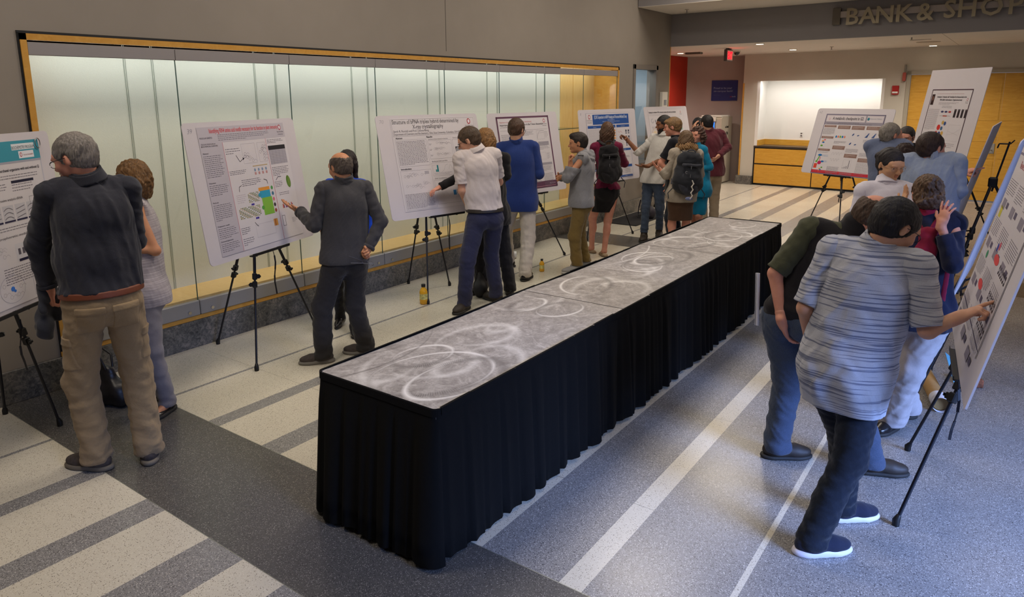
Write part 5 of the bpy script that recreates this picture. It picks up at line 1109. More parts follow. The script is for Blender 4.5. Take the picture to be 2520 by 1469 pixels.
def np_obj(name, parts, mats, parent=None, origin=(0, 0, 0)):
    """parts: list of (V, F, material index)"""
    Vs, Fs, Ms, o = [], [], [], 0
    for V, F, mi in parts:
        if len(V) == 0: continue
        Vs.append(V-np.asarray(origin)); Fs.append(F+o); Ms.append(np.full(len(F), mi)); o += len(V)
    me = bpy.data.meshes.new(name)
    if Vs:
        V = np.concatenate(Vs).astype(np.float32); F = np.concatenate(Fs).astype(np.int32); mi = np.concatenate(Ms).astype(np.int32)
        me.vertices.add(len(V)); me.vertices.foreach_set('co', V.ravel()); me.loops.add(F.size); me.loops.foreach_set('vertex_index', F.ravel())
        me.polygons.add(len(F)); me.polygons.foreach_set('loop_start', np.arange(0, F.size, 4, dtype=np.int32)); me.polygons.foreach_set('loop_total', np.full(len(F), 4, np.int32))
        for m_ in mats: me.materials.append(m_)
        me.polygons.foreach_set('material_index', mi); me.polygons.foreach_set('use_smooth', np.ones(len(F), bool)); me.update(calc_edges=True); me.validate()
    o = bpy.data.objects.new(name, me); COL.objects.link(o)
    if parent is not None: o.parent = parent
    return o
def wob(amp, fr, seed, stretch=(1, 1, 1)):
    R = np.random.RandomState(seed); K = [(R.normal(0, 1, 3)*np.array(stretch)*fr).astype(np.float32) for _ in range(5)]; ph = R.uniform(0, 6.28, 5).astype(np.float32); st = None
    def f(P):
        a = 0
        q = np.sin(P @ K[0]+ph[0]); r = np.sin(P @ K[1]+ph[1])
        P = P; a = np.sin(P @ K[2]+ph[2]+1.6*q)+np.sin(P @ K[3]*1.7+ph[3]+1.8*r)*0.6+np.sin(P @ K[4]*2.9+ph[4]+q+r)*0.35
        return (amp*a).astype(np.float32)
    return f

SKINS = {'fair': (206, 158, 132), 'tan': (196, 142, 108), 'brown': (132, 88, 62), 'pink': (210, 150, 128), 'east': (206, 160, 124)}
def quadhands(F, w, d, t, n, s, pose, side):
    """palm and five fingers. w wrist, d towards the fingers, t thumb side, n palm normal (the way the fingers curl)"""
    w, d, t, n = [np.asarray(v, float) for v in (w, d, t, n)]
    F.cap(w-d*0.02*s, w+d*0.02*s, 0.025*s, 0.026*s, 0.01, t, 1.25)
    F.ell(w+d*0.052*s, (0.050*s, 0.040*s, 0.0165*s), np.stack([d, t, n]), 0.014*s)
    F.ell(w+d*0.030*s+t*0.022*s+n*0.008*s, (0.028*s, 0.016*s, 0.014*s), np.stack([nrm(d+t*0.4), t, n]), 0.012*s)
    curl = {'relax': (0.30, 0.38, 0.3), 'open': (0.10, 0.14, 0.1), 'grip': (1.0, 1.25, 0.8), 'point': (1.1, 1.4, 0.9), 'cup': (0.45, 0.6, 0.4), 'pinch': (0.8, 0.8, 0.5)}[pose]
    spread = {'open': 0.20, 'relax': 0.07}.get(pose, 0.04)
    for i, (o, L, r) in enumerate(((0.030, 0.072, 0.0088), (0.0105, 0.080, 0.0090), (-0.0095, 0.074, 0.0086), (-0.028, 0.058, 0.0078))):
        b = w+d*(0.088-0.004*abs(i-1))*s+t*o*s; a = 0.0; dd = nrm(d+t*spread*(1.5-i)); p = b; c3 = curl if not (pose == 'point' and i == 0) else (0.06, 0.08, 0.05)
        if pose == 'open': c3 = tuple(c*(1+0.45*i) for c in c3)
        for j, fr in enumerate((0.45, 0.31, 0.24)):
            a += c3[j]; q = p+(dd*math.cos(a)+n*math.sin(a))*L*fr*s; r0 = r*(1-0.10*j)*s; F.cap(p, q, r0, r0*0.9, 0.005*s); p = q
    tc = {'grip': 0.9, 'point': 0.7, 'open': 0.05, 'pinch': 0.6}.get(pose, 0.3)
    b = w+d*0.028*s+t*0.026*s+n*0.004*s; e1 = nrm(d*0.62+t*0.78+n*(0.15+tc*0.5)); p = b+e1*0.040*s; F.cap(b, p, 0.0125*s, 0.0105*s, 0.008*s)
    e2 = nrm(d*0.85+t*(0.45-tc*0.6)+n*(0.2+tc*0.5)); q = p+e2*0.030*s; F.cap(p, q, 0.0105*s, 0.0088*s, 0.005*s)

def person(J, spec):
    """J: joint positions; spec: clothes, hair, face"""
    J = {k: (np.array(v, float) if isinstance(v, list) else v) for k, v in J.items()}
    FYAW = dict(L=J['footyaw'][0], R=J['footyaw'][1]); s = J['H']/1.75; U = np.array([0, 0, 1.0]); fem = spec.get('fem', False); g = spec.get('girth', 1.0); near = spec.get('near', False)
    hv = 0.006 if near else 0.0085; hh = 0.0038 if near else 0.005
    pel, nk = J['pel'], J['nk']; sp = nrm(nk-pel); base = np.array([*(J['aL'][:2]+J['aR'][:2])/2, 0.0])
    root = empty('person', tuple(base)); tag(root, spec['label'], 'person')
    SL = nrm(J['sL']-J['sR']); HL = nrm(J['hL']-J['hR']); SF = nrm(np.cross(SL, sp)); HF = nrm(np.cross(HL, U)); Rs = np.stack([SF, SL, nrm(np.cross(SF, SL))]); Rh = np.stack([HF, HL, U])
    skin = skin_mat('skin_'+spec.get('skin', 'fair'), SKINS[spec.get('skin', 'fair')])
    hid = 1.0
    P = lambda t: pel+(nk-pel)*t
    tw = 0.92 if fem else 1.0
    def torso(F, e, k=0.05, hem=None, chest=True):
        F.ell(pel+U*0.0*s, ((0.102*g+e)*s, (0.150 if not fem else 0.158)*s*(0.5+0.5*g)+e, 0.13*s), Rh, 0.03)
        F.ell(P(0.36)+HF*0.008*s*g, (0.095*g*s+e, (0.142 if not fem else 0.126)*s*g+e, 0.17*s), Rs*0.5+Rh*0.5 if abs(SL @ HL) > 0.9 else Rs, k)
        F.ell(P(0.70), (0.108*s*(0.4+0.6*g)+e, 0.150*tw*s*(0.5+0.5*g)+e, 0.17*s), Rs, k)
        if not fem: F.cap(P(0.74), P(0.10), 0.088*s*(0.5+0.5*g)+e, 0.094*s*g+e, 0.05, nrm(SL+HL), 1.48)
        if spec.get('belly'): F.ell(P(0.30)+HF*0.06*s, (0.10*s+e, 0.13*s+e, 0.14*s), Rh, 0.05)
        if fem:
            for q in (-1, 1): F.ell(P(0.66)+SF*0.085*s+SL*q*0.062*s, (0.052*s+e, 0.058*s+e, 0.058*s), Rs, 0.03)
        c = J['sL']*0.5+J['sR']*0.5
        F.cap(J['sL']-SL*0.02*s, J['sR']+SL*0.02*s, 0.046*s+e*0.7, 0.046*s+e*0.7, 0.05)
        for q in ('sL', 'sR'): F.cap(nk-sp*0.020*s, J[q]*0.8+nk*0.2+sp*0.004*s, 0.038*s+e*0.4, 0.042*s+e*0.8, 0.03)
    def arm(F, q, e, upto=1.0, fold=None, k=0.03, taper=1.0):
        S_, E_, W_ = J['s'+q], J['e'+q], J['w'+q]; am = 0.86 if fem else 1.0
        if upto <= 1.0:
            F.cap(S_, S_+(E_-S_)*upto, (0.044*am*s+e), (0.044+(0.037-0.044)*upto)*am*s+e*taper, k, fold=fold)
            return
        F.cap(S_, E_, 0.044*am*s+e, 0.038*am*s+e, k, fold=fold); f = upto-1
        F.cap(E_, E_+(W_-E_)*f, 0.040*am*s+e*0.9, (0.040+(0.026-0.040)*f)*am*s+e*taper, 0.02, fold=fold)
    nb = J['hd']+ (J['nk']-J['hd'])*0.0
    hy, hp = math.radians(J['hy']), math.radians(J['hp']); hf = np.array([math.cos(hy)*math.cos(hp), math.sin(hy)*math.cos(hp), -math.sin(hp)]); hl = np.array([-math.sin(hy), math.cos(hy), 0]); tilt = spec.get('tilt', 0.0)
    hu = np.cross(hf, hl); hl, hu = hl*math.cos(tilt)+hu*math.sin(tilt), hu*math.cos(tilt)-hl*math.sin(tilt); Rd = np.stack([hf, hl, hu]); hc = J['hd']; hs = s*(0.97 if fem else 1.0)*spec.get('hs', 1.0)
    X = lambda f, l, u: hc+(hf*f+hl*l+hu*u)*hs
    nr = 0.046 if fem else 0.056
    # ---- body (one surface): torso, limbs, neck
    F = Field(); torso(F, -0.012)
    F.cap(nk-sp*0.03*s, X(-0.022, 0, -0.045), nr*s*1.08, nr*s, 0.03)
    for q in ('L', 'R'):
        arm(F, q, -0.002, 2.0, k=0.03)
        lg = 1.0 if spec.get('bare_legs') else 0.84; F.cap(J['h'+q], J['k'+q], 0.078*s*lg, 0.052*s*lg, 0.04); F.cap(J['k'+q], J['a'+q], 0.050*s*lg, 0.034*s, 0.03)
        cd = nrm(J['a'+q]-J['k'+q]); ff = math.radians(FYAW[q]); fd = np.array([math.cos(ff), math.sin(ff), 0]); F.ell(J['k'+q]+cd*0.12*s-fd*0.020*s, (0.042*s*lg, 0.045*s*lg, 0.085*s), None, 0.03)
        F.cap(J['a'+q]-U*0.02*s, J['a'+q]+fd*0.14*s-U*0.055*s, 0.032*s, 0.022*s, 0.03)
    parts = [(*F.mesh(0.008 if not spec.get('bare_legs') else hv), 0)]
    # head
    F = Field(); F.ell(X(-0.012, 0, 0.030), np.array([0.099, 0.078, 0.088])*hs, Rd, 0.02); F.cap(X(0.040, 0, 0.0), X(0.060, 0, -0.082 if not fem else -0.078), 0.056*hs, 0.028*hs, 0.03, hl, 1.18)
    F.ell(X(0.022, 0, -0.048), np.array([0.062, 0.060 if not fem else 0.054, 0.055])*hs, Rd, 0.03); F.ell(X(0.070, 0, 0.036), np.array([0.026, 0.056, 0.028])*hs, Rd, 0.02)
    for q in (-1, 1):
        F.ell(X(0.062, q*0.042, -0.022), np.array([0.026, 0.022, 0.024])*hs, Rd, 0.02); F.ell(X(0.104, q*0.031, 0.006), np.array([0.016, 0.019, 0.011])*hs, Rd, 0.010, 's')
        F.ell(X(-0.006, q*0.078, -0.004), np.array([0.015, 0.009, 0.027])*hs, np.stack([nrm(hf+hl*q*0.5), nrm(hl*q-hf*0.5), hu]), 0.006); F.ell(X(0.006, q*0.087, -0.002), np.array([0.007, 0.004, 0.013])*hs, Rd, 0.004, 's')
        F.ell(X(0.092, q*0.030, 0.026), np.array([0.008, 0.020, 0.006])*hs, Rd, 0.012)
    F.cap(X(0.090, 0, 0.014), X(0.113, 0, -0.022), 0.008*hs, 0.0125*hs, 0.012)
    for q in (-1, 1): F.ell(X(0.102, q*0.011, -0.026), np.array([0.010, 0.008, 0.007])*hs, Rd, 0.006)
    F.ell(X(0.086, 0, -0.052), np.array([0.016, 0.026, 0.016])*hs, Rd, 0.012); F.ell(X(0.108, 0, -0.0535), np.array([0.012, 0.024, 0.0022])*hs, Rd, 0.004, 's'); F.ell(X(0.084, 0, -0.088), np.array([0.015, 0.019, 0.014])*hs, Rd, 0.015)
    F.cap(nk-sp*0.01*s, X(-0.022, 0, -0.050), nr*s*1.04, nr*s, 0.03)
    parts.append((*F.mesh(hh), 0))
    # hands
    for q, sg in (('L', 1), ('R', -1)):
        hp_ = spec.get('hand'+q, 'relax')
        if hp_ == 'none': continue
        d = J['d'+q]; fa = nrm(J['w'+q]-J['e'+q]); pn = spec.get('palm'+q)
        n = (SF*pn[0]+SL*pn[1]*sg+U*pn[2]) if pn else (-SL*sg*0.9+SF*0.1); n = nrm(n-(n @ d)*d)
        t = np.cross(n, d)*sg*-1 if False else nrm(np.cross(d, n))*(1 if q == 'L' else -1)*-1
        F = Field(); F.cap(J['w'+q]-fa*0.05*s, J['w'+q], 0.029*s*(0.86 if fem else 1), 0.026*s*(0.86 if fem else 1), 0.01); quadhands(F, J['w'+q], d, t, n, s*(0.9 if fem else 1.0), hp_, q); parts.append((*F.mesh(0.0036 if near else 0.0045), 0))
    np_obj('body', parts, [skin], root, base)
    def put(name, F, h, m, par=root): 
        V, Q = F.last().mesh(h); o = np_obj(name, [(V, Q, 0)], [m], None, base); o.parent = par; return o
    # eyes, brows, lips
    if spec.get('face', True):
        for q in (-1, 1):
            F = Field(); F.ell(X(0.0775, q*0.031, 0.005), np.array([0.0135, 0.0130, 0.0058])*hs, Rd); eo = put('eye', F, 0.003, M('eye_white', (214, 208, 202), 0.25))
            F = Field(); F.ell(X(0.0890, q*0.031, 0.005), np.array([0.0032, 0.0056, 0.0052])*hs, Rd); put('iris', F, 0.0020, M('iris_dark', (40, 28, 22), 0.2), eo)
        F = Field(); hm0 = spec['hair'][1]
        for q in (-1, 1): F.cap(X(0.097, q*0.014, 0.030), X(0.084, q*0.048, 0.034), 0.0042*hs, 0.003*hs, 0.004, hu, 1.0)
        put('eyebrow', F, 0.003, hair_mat('hair_%02x%02x%02x' % hm0, hm0))
        F = Field(); F.ell(X(0.1005, 0, -0.0475), np.array([0.0055, 0.021, 0.0050])*hs, Rd, 0.003); F.ell(X(0.1000, 0, -0.0590), np.array([0.0065, 0.019, 0.0058])*hs, Rd, 0.002); put('lips', F, 0.0028, M('lips_'+spec.get('skin', 'fair'), tuple(int(c*k) for c, k in zip(SKINS[spec.get('skin', 'fair')], (0.88, 0.72, 0.70))), 0.45))
    # ---- hair
    style, hcol = spec['hair'][:2]; HM = hair_mat('hair_%02x%02x%02x' % hcol, hcol, spec.get('hair_hi', 1.7)); vol = spec.get('hvol', 1.0); F = Field()
    r3 = np.array([0.099+0.010*vol, 0.078+0.009*vol, 0.088+0.014*vol])*hs
    if style != 'none':
        F.ell(X(-0.014, 0, 0.031), r3, Rd, 0.01); F.ell(X(-0.048, 0, -0.022), np.array([0.052, 0.060+0.006*vol, 0.058])*hs, Rd, 0.03)
        if style in ('long', 'bob', 'curly', 'straight'):
            L = {'long': 0.20, 'bob': 0.085, 'curly': 0.20, 'straight': 0.26}[style]; wd = {'curly': 0.098, 'bob': 0.088}.get(style, 0.076)
            F.ell(X(-0.040, 0, -0.03), np.array([0.075, wd, 0.09])*hs, Rd, 0.03); Fd = nrm(hu*0.4+U*0.6); e = X(-0.050, 0, -0.04)
            F.cap(e, e-Fd*L*hs-hf*0.01, 0.060*hs, 0.040*hs, 0.04, hl, wd/0.056)
            for q in (-1, 1): a = X(0.012, q*0.078, 0.0); F.cap(a, a-Fd*(L*0.75)*hs+hl*q*0.006, 0.026*hs, 0.020*hs, 0.02)
        if style == 'pony':
            a = X(-0.105, 0, 0.02); F.cap(X(-0.09, 0, 0.03), a-hf*0.03*hs, 0.030*hs, 0.030*hs, 0.02); b = a-hf*0.05*hs-U*0.09+hl*spec.get('ponyside', 0)*0.05; F.cap(a-hf*0.03*hs, b, 0.030*hs, 0.036*hs, 0.02)
        if style == 'bun':
            F.ell(X(-0.095, 0, 0.070), np.array([0.042, 0.058, 0.044])*hs, Rd, 0.02)
            F.ell(X(-0.05, 0, -0.03), np.array([0.066, 0.082, 0.070])*hs, Rd, 0.03)
            for q in range(7): aa = q*0.9; F.cap(X(-0.112+0.004*q, 0.034*math.cos(aa), 0.07+0.032*math.sin(aa)), X(-0.120, 0.034*math.cos(aa+1.2), 0.07+0.032*math.sin(aa+1.2)), 0.016*hs, 0.014*hs, 0.006)
            for q in range(5): F.cap(X(-0.115, -0.05+0.025*q, 0.01-0.012*q), X(-0.10, 0.0+0.02*q, -0.05), 0.016*hs, 0.012*hs, 0.008)
        if style == 'quiff': F.ell(X(0.050, 0, 0.098), np.array([0.052, 0.056, 0.030])*hs, Rd, 0.025); F.ell(X(-0.01, 0, 0.092), np.array([0.07, 0.062, 0.036])*hs, Rd, 0.02)
        if style == 'sweep': F.ell(X(0.062, 0.0, 0.076), np.array([0.046, 0.062, 0.030])*hs, Rd, 0.02)
        # hairline
        F.ell(X(0.112, 0, -0.018 if style not in ('quiff', 'sweep') else -0.022), np.array([0.072, 0.088, 0.088])*hs, Rd, 0.008, 's')
        F.ell(X(0.055, 0, -0.075), np.array([0.065, 0.090, 0.070])*hs, Rd, 0.008, 's')
        if style in ('short', 'quiff', 'sweep', 'pony', 'bun', 'bald', 'thick'):
            for q in (-1, 1): F.ell(X(0.002, q*0.086, -0.006), np.array([0.022, 0.022, 0.036])*hs, Rd, 0.006, 's')
            F.cut(X(-0.05, 0, -0.066 if style != 'bun' else -0.085), -hu+hf*0.25)
        if style == 'bald':
            F.ell(X(-0.012, 0, 0.108), np.array([0.130, 0.074, 0.084])*hs, Rd, 0.01, 's'); F.ell(X(0.09, 0, 0.06), np.array([0.09, 0.10, 0.07])*hs, Rd, 0.01, 's')
        am = {'curly': 0.008, 'bun': 0.0030, 'long': 0.0022, 'bob': 0.0040}.get(style, 0.0016); fr = {'curly': 75, 'bob': 60}.get(style, 90)
        F.disp(wob(am*(1 if near else 0.9), fr, 5+len(style), (1, 1, 0.5 if style != 'curly' else 0.9)))
        F.disp(wob(0.0009, 260, 9, (1, 1, 0.22)))
        put('hair', F, 0.0042 if near else 0.0055, HM)
        if style == 'pony':
            F = Field(); a = X(-0.105, 0, 0.02)-hf*0.05*hs-U*0.05+hl*spec.get('ponyside', 0)*0.04; p = a
            for i in range(5):
                q = p-U*0.085+hl*spec.get('ponyside', 0)*(0.030-0.008*i)-hf*(0.014-0.004*i); F.cap(p, q, 0.040*hs*(1-0.09*i), 0.038*hs*(1-0.11*(i+1)), 0.02); p = q
            F.disp(wob(0.004, 80, 3, (1, 1, 0.3))); c2 = spec.get('ponycol', hcol); put('ponytail', F, 0.005, hair_mat('hair_%02x%02x%02x' % c2, c2))
    if spec.get('beard'):
        F = Field(); F.cap(X(0.045, 0, -0.050), X(0.066, 0, -0.098), 0.056*hs, 0.034*hs, 0.02, hl, 1.12); F.ell(X(0.02, 0, -0.06), np.array([0.06, 0.068, 0.05])*hs, Rd, 0.02); F.ell(X(0.105, 0, -0.018), np.array([0.05, 0.060, 0.020])*hs, Rd, 0.006, 's'); F.ell(X(0.03, 0, 0.02), np.array([0.1, 0.12, 0.045])*hs, Rd, 0.01, 's'); F.ell(X(0.110, 0, -0.054), np.array([0.02, 0.022, 0.008])*hs, Rd, 0.004, 's'); F.disp(wob(0.0015, 160, 4)); put('beard', F, 0.0045, hair_mat('hair_%02x%02x%02x' % spec['beard'], spec['beard']))
    if spec.get('glasses'):
        gm = M('glasses_'+str(spec['glasses']), {1: (30, 28, 32), 2: (176, 140, 110)}[spec['glasses']], 0.35, 0.4); mb = MB(); XX = lambda f, l, u: Vector(X(f, l, u)-base)
        for q in (-1, 1): mb.tube([XX(0.103-0.010*abs(math.cos(a))*0, q*0.033+0.024*math.cos(a), 0.002+0.017*math.sin(a)) for a in np.arange(0, 6.3, 0.42)], 0.0016*hs if near else 0.002*hs, gm, 6); mb.tube([XX(0.100, q*0.057, 0.010), XX(0.070, q*0.082, 0.012), XX(-0.004, q*0.086, 0.010)], 0.0016*hs, gm, 6)
        mb.tube([XX(0.106, -0.009, 0.006), XX(0.110, 0, 0.009), XX(0.106, 0.009, 0.006)], 0.0016*hs, gm, 6)
        o = mb.build('glasses', root); lb = MB()
        for q in (-1, 1): lb.add([XX(0.103, q*0.033+0.023*math.cos(a), 0.002+0.016*math.sin(a)) for a in np.arange(0, 6.2, 0.42)], [tuple(range(15))], glass('case_glass'))
        lb.build('lens', o)
    # ---- clothes
    wz = pel[2]+0.058*s
    top = spec.get('top'); sd = spec.get('seed', len(spec['label']))
    def sleeve_cut(F, q, upto):
        if upto <= 1: c = J['s'+q]+(J['e'+q]-J['s'+q])*upto; n = nrm(J['e'+q]-J['s'+q])
        else: c = J['e'+q]+(J['w'+q]-J['e'+q])*(upto-1); n = nrm(J['w'+q]-J['e'+q])
        return c, n
    if top:
        e = top.get('e', 0.016); m = top['mat']; sl = top.get('sleeve', 2.0); hem = top.get('hem', -0.08)
        F = Field(); torso(F, e)
        if hem < -0.01:
            e2 = min(e, 0.024); loose = top.get('loose', 1.0)
            F.cap(P(0.60), pel-U*0.02*s, (0.098*(0.5+0.5*g))*s+e*loose, 0.112*s*(0.5+0.5*g)+e2, 0.06, HL, 1.36 if not fem else 1.26)
            F.ell(pel-U*0.06*s, ((0.112*g)*s+e2, 0.156*s*(0.5+0.5*g)+e2, 0.19*s), Rh, 0.04)
            F.cap(pel-U*0.02*s, pel+U*(hem-0.14)*s, 0.106*s*(0.5+0.5*g)+e2, 0.106*s*(0.5+0.5*g)+e2, 0.05, HL, 1.36 if not fem else 1.34)
            for sg in (1, -1): F.ell(pel-U*0.065*s-HF*0.044*s+HL*sg*0.060*s, (0.080*s+e2*0.8, 0.084*s+e2*0.5, 0.105*s), Rh, 0.04)
            if hem < -0.12:
                for q in 'LR': F.cap(J['h'+q], J['h'+q]*0.45+J['k'+q]*0.55, 0.084*s+e2, 0.078*s+e2, 0.05)
        F.cut(pel+U*hem*s, -U); F.cap(nk-sp*0.01*s, nk+sp*0.012*s+SF*0.012*s, (nr+0.012)*s, (nr+0.008)*s, 0.02)
        F.disp(wob(0.0028*top.get('wr', 1), 17, sd, (1, 1, 0.5))); F.disp(wob(0.0010*top.get('wr', 1), 48, sd+3, (1, 1, 0.5)))
        if top.get('scoop'): F.ell(nk+sp*0.03+SF*0.06*s, (0.075*s, 0.06*s, 0.075*s), Rs, 0.01, 's')
        if sl < 0.1:
            for q in (-1, 1): F.ell(J['s'+('L' if q > 0 else 'R')]+SL*q*0.03*s, (0.075*s, 0.050*s, 0.085*s), Rs, 0.012, 's')
        body_o = put(top.get('name', 'shirt'), F, hv, m)
        if sl >= 0.1:
            for q in ('L', 'R'):
                F = Field(); ea = e*0.5+0.004+top.get('baggy', 0)*0.45; arm(F, q, ea, sl, fold=(0.0024*top.get('wr', 1), 0.075, sd+ord(q)), k=0.02, taper=top.get('taper', 1.0)); F.ell(J['s'+q], (0.043*s+ea,)*3, None, 0.03)
                c, n = sleeve_cut(F, q, sl); 
                # cut only near the sleeve end
                F.p.append(('y', c, n, 0.13))
                F.disp(wob(0.0016*top.get('wr', 1), 34, sd+ord(q)))
                so = put('sleeve', F, hv, m)
                if top.get('cuff'):
                    F = Field(); rr = ((0.040 if sl > 1 else 0.045)-0.014*max(0, sl-1))*s*(0.86 if fem else 1)+e*0.5+0.010+top.get('baggy', 0)*0.45; F.cap(c-n*0.05, c+n*0.004, rr*1.02, rr, 0.01); F.cut(c+n*0.002, n); F.cut(c-n*0.022, -n); put('cuff', F, hv, top.get('cuffmat', m), so)
        col = top.get('collar')
        if col:
            F = Field(); a = nk-sp*0.010*s; nd = nrm(X(-0.022, 0, -0.05)-nk); b = nk+nd*(col+0.018)*s; F.cap(a, b+nd*0.03, (nr+0.022)*s, (nr+0.014)*s, 0.01); F.cut(b, nrm(nd-SF*0.25)); F.cut(a-sp*0.02, -nd); F.cap(b-nd*0.02, b+nd*0.05, (nr+0.0055)*s, (nr+0.0055)*s, 0.004, op='s'); F.disp(wob(0.0015, 60, 2)); put('collar', F, 0.005, top.get('colmat', m))
            if top.get('fold_collar'):
                F = Field(); F.cap(a+nd*0.004*s, a+nd*(col+0.010)*s, (nr+0.036)*s, (nr+0.022)*s, 0.01); F.cut(b-nd*0.006, nrm(nd-SF*0.25)); F.cut(a+nd*0.002, -nd); F.cap(a-nd*0.03, a+nd*0.10, (nr+0.014)*s, (nr+0.014)*s, 0.004, op='s'); put('collar_fold', F, 0.005, top.get('colmat', m))
        if top.get('hood'):
            F = Field(); c = nk-SF*0.055*s-sp*0.01; F.cap(c+SL*0.085*s+SF*0.05*s, c-SF*0.015, 0.040*s, 0.052*s, 0.03); F.cap(c-SL*0.085*s+SF*0.05*s, c-SF*0.015, 0.040*s, 0.052*s, 0.03); F.ell(c-SF*0.035*s-sp*0.06*s, (0.050*s, 0.105*s, 0.085*s), Rs, 0.03); F.ell(c+sp*0.07*s, (0.03*s, 0.06*s, 0.05*s), Rs, 0.02, 's'); F.disp(wob(0.004, 30, 8)); put('hood', F, hv, m)
            if top.get('fur'):
                F = Field(); 
                for q in (-1, 1): F.cap(c+SL*q*0.10*s+SF*0.06*s+sp*0.03, c+sp*0.045-SF*0.03*s, 0.040*s, 0.046*s, 0.02)
                F.ell(c-SF*0.03+sp*0.03, (0.05*s, 0.11*s, 0.045*s), Rs, 0.02); F.disp(wob(0.012, 110, 3)); put('fur_trim', F, 0.005, hair_mat('hair_fur', (150, 116, 78)))
    if spec.get('vest'):
        F = Field(); torso(F, 0.027); F.ell(pel+U*0.0*s, ((0.108*g)*s+0.012, 0.150*s*(0.5+0.5*g)+0.010, 0.15*s), Rh, 0.05); F.cut(pel-U*0.01*s, -U); F.cap(nk, nk+sp*0.03*s, (nr+0.022)*s, (nr+0.018)*s, 0.02)
        for q in (-1, 1): F.ell(J['s'+('L' if q > 0 else 'R')]+SL*q*0.045*s-sp*0.02, (0.085*s, 0.055*s, 0.11*s), Rs, 0.012, 's')
        F.disp(wob(0.005, 20, 4)); put('vest', F, hv, spec['vest'])
    bt = spec.get('bottom')
    if bt and bt['kind'] == 'pants':
        m = bt['mat']; e = bt.get('e', 0.016)
        def mkp():
            F = Field(); F.ell(pel-U*0.015*s, ((0.108*g)*s+e*0.6, 0.152*s*(0.5+0.5*g)+e*0.6, 0.125*s), Rh, 0.03)
            for q, sg in (('L', 1), ('R', -1)):
                F.ell(pel-U*0.055*s-HF*0.042*s+HL*sg*0.062*s, (0.082*s+e*0.5, 0.082*s, 0.090*s), Rh, 0.03)
                th = bt.get('slim', 1.0); kn = J['k'+q]; an = J['a'+q]
                F.cap(J['h'+q]-U*0.01, kn, (0.080*s+e*0.8), (0.056*s+e)*th, 0.03, fold=(0.0022, 0.12, sd)); F.cap(kn, an, (0.055*s+e)*th, (0.042*s+e+bt.get('flare', 0.006))*th, 0.03, fold=(0.0030*bt.get('wr', 1), 0.085, sd+ord(q)))
                ff = math.radians(FYAW[q]); fd = np.array([math.cos(ff), math.sin(ff), 0]); F.ell(an-U*0.022*s+fd*0.012*s, ((0.052*s+e)*th, (0.046*s+e)*th, 0.045*s), None, 0.02)
            return F
        F = mkp()
        F.cut(np.array([0, 0, wz]), U); cz = 0.045*s+bt.get('cuffz', 0.0); F.cut(np.array([0, 0, cz]), -U); F.disp(wob(0.0022*bt.get('wr', 1), 20, sd+1)); F.disp(wob(0.0008*bt.get('wr', 1), 60, sd+2))
        po = put('trousers', F, hv, m)
        if bt.get('belt'):
            F = Field(); es = (top or {}).get('e', 0.016)-0.001; torso(F, es); F.ell(pel-U*0.015*s, ((0.108*g)*s+e*0.6+0.003, 0.152*s*(0.5+0.5*g)+e*0.6+0.003, 0.140*s), Rh, 0.03)
            for q, sg in (('L', 1), ('R', -1)): F.ell(pel-U*0.055*s-HF*0.042*s+HL*sg*0.062*s, (0.082*s+e*0.5+0.008, 0.088*s, 0.100*s), Rh, 0.03)
            F.cut(np.array([0, 0, wz+0.004]), U); F.cut(np.array([0, 0, wz-0.032]), -U); put('belt', F, hv*0.8, bt['belt'], root)
        if bt.get('pockets'):
            def patch(c, lat, ax, w2, z0, z1, out, name, par):
                F = mkp(); F.disp(wob(0.0022*bt.get('wr', 1), 20, sd+1)); F.disp(lambda Pq: np.full(len(Pq), -out, np.float32)); F.cut(c+ax*w2, ax); F.cut(c-ax*w2, -ax); F.cut(np.array([0, 0, z1]), U); F.cut(np.array([0, 0, z0]), -U); F.cut(c, -lat)
                return put(name, F, 0.006, m, par)
            for sg in (1, -1):
                c0 = pel+HL*sg*0.082*s; zt = wz-0.075*s; o = patch(c0, -HF, HL, 0.062*s, zt-0.135*s, zt, 0.0035, 'back_pocket', po); patch(c0, -HF, HL, 0.066*s, zt-0.035*s, zt+0.004, 0.0080, 'pocket_flap', po)
                kq = 'L' if sg > 0 else 'R'; c1 = J['h'+kq]*0.42+J['k'+kq]*0.58; zc = c1[2]+0.09*s; patch(c1+HL*sg*0.02, HL*sg, HF, 0.075*s, zc-0.17*s, zc, 0.0045, 'cargo_pocket', po); patch(c1+HL*sg*0.02, HL*sg, HF, 0.079*s, zc-0.04*s, zc+0.005, 0.0090, 'pocket_flap', po)
    if bt and bt['kind'] in ('skirt', 'shorts', 'dress'):
        m = bt['mat']; F = Field(); z1 = bt['len']*s; c = (J['kL']+J['kR'])/2
        if bt['kind'] == 'shorts':
            F.ell(pel-U*0.015*s, (0.118*s, 0.165*s, 0.125*s), Rh, 0.03)
            for q in 'LR': F.cap(J['h'+q], J['k'+q], 0.096*s, 0.085*s, 0.03)
        else:
            F.ell(pel-U*0.015*s, (0.115*s, 0.168*s, 0.14*s), Rh, 0.03); e0 = np.array([c[0]*0.6+pel[0]*0.4, c[1]*0.6+pel[1]*0.4, pel[2]-z1]); F.cap(pel-U*0.03*s, e0, 0.118*s, bt.get('w', 0.112)*s, 0.04, HL, 1.42); F.ell(pel-U*0.06*s-HF*0.05*s, (0.085*s, 0.14*s, 0.09*s), Rh, 0.04)
        F.cut(np.array([0, 0, wz+0.03]), U); F.cut(np.array([0, 0, pel[2]-z1]), -U); F.disp(wob(0.004, 18, sd, (1, 1, 0.3))); put(bt['kind'] if bt['kind'] != 'dress' else 'dress_skirt', F, hv, m)
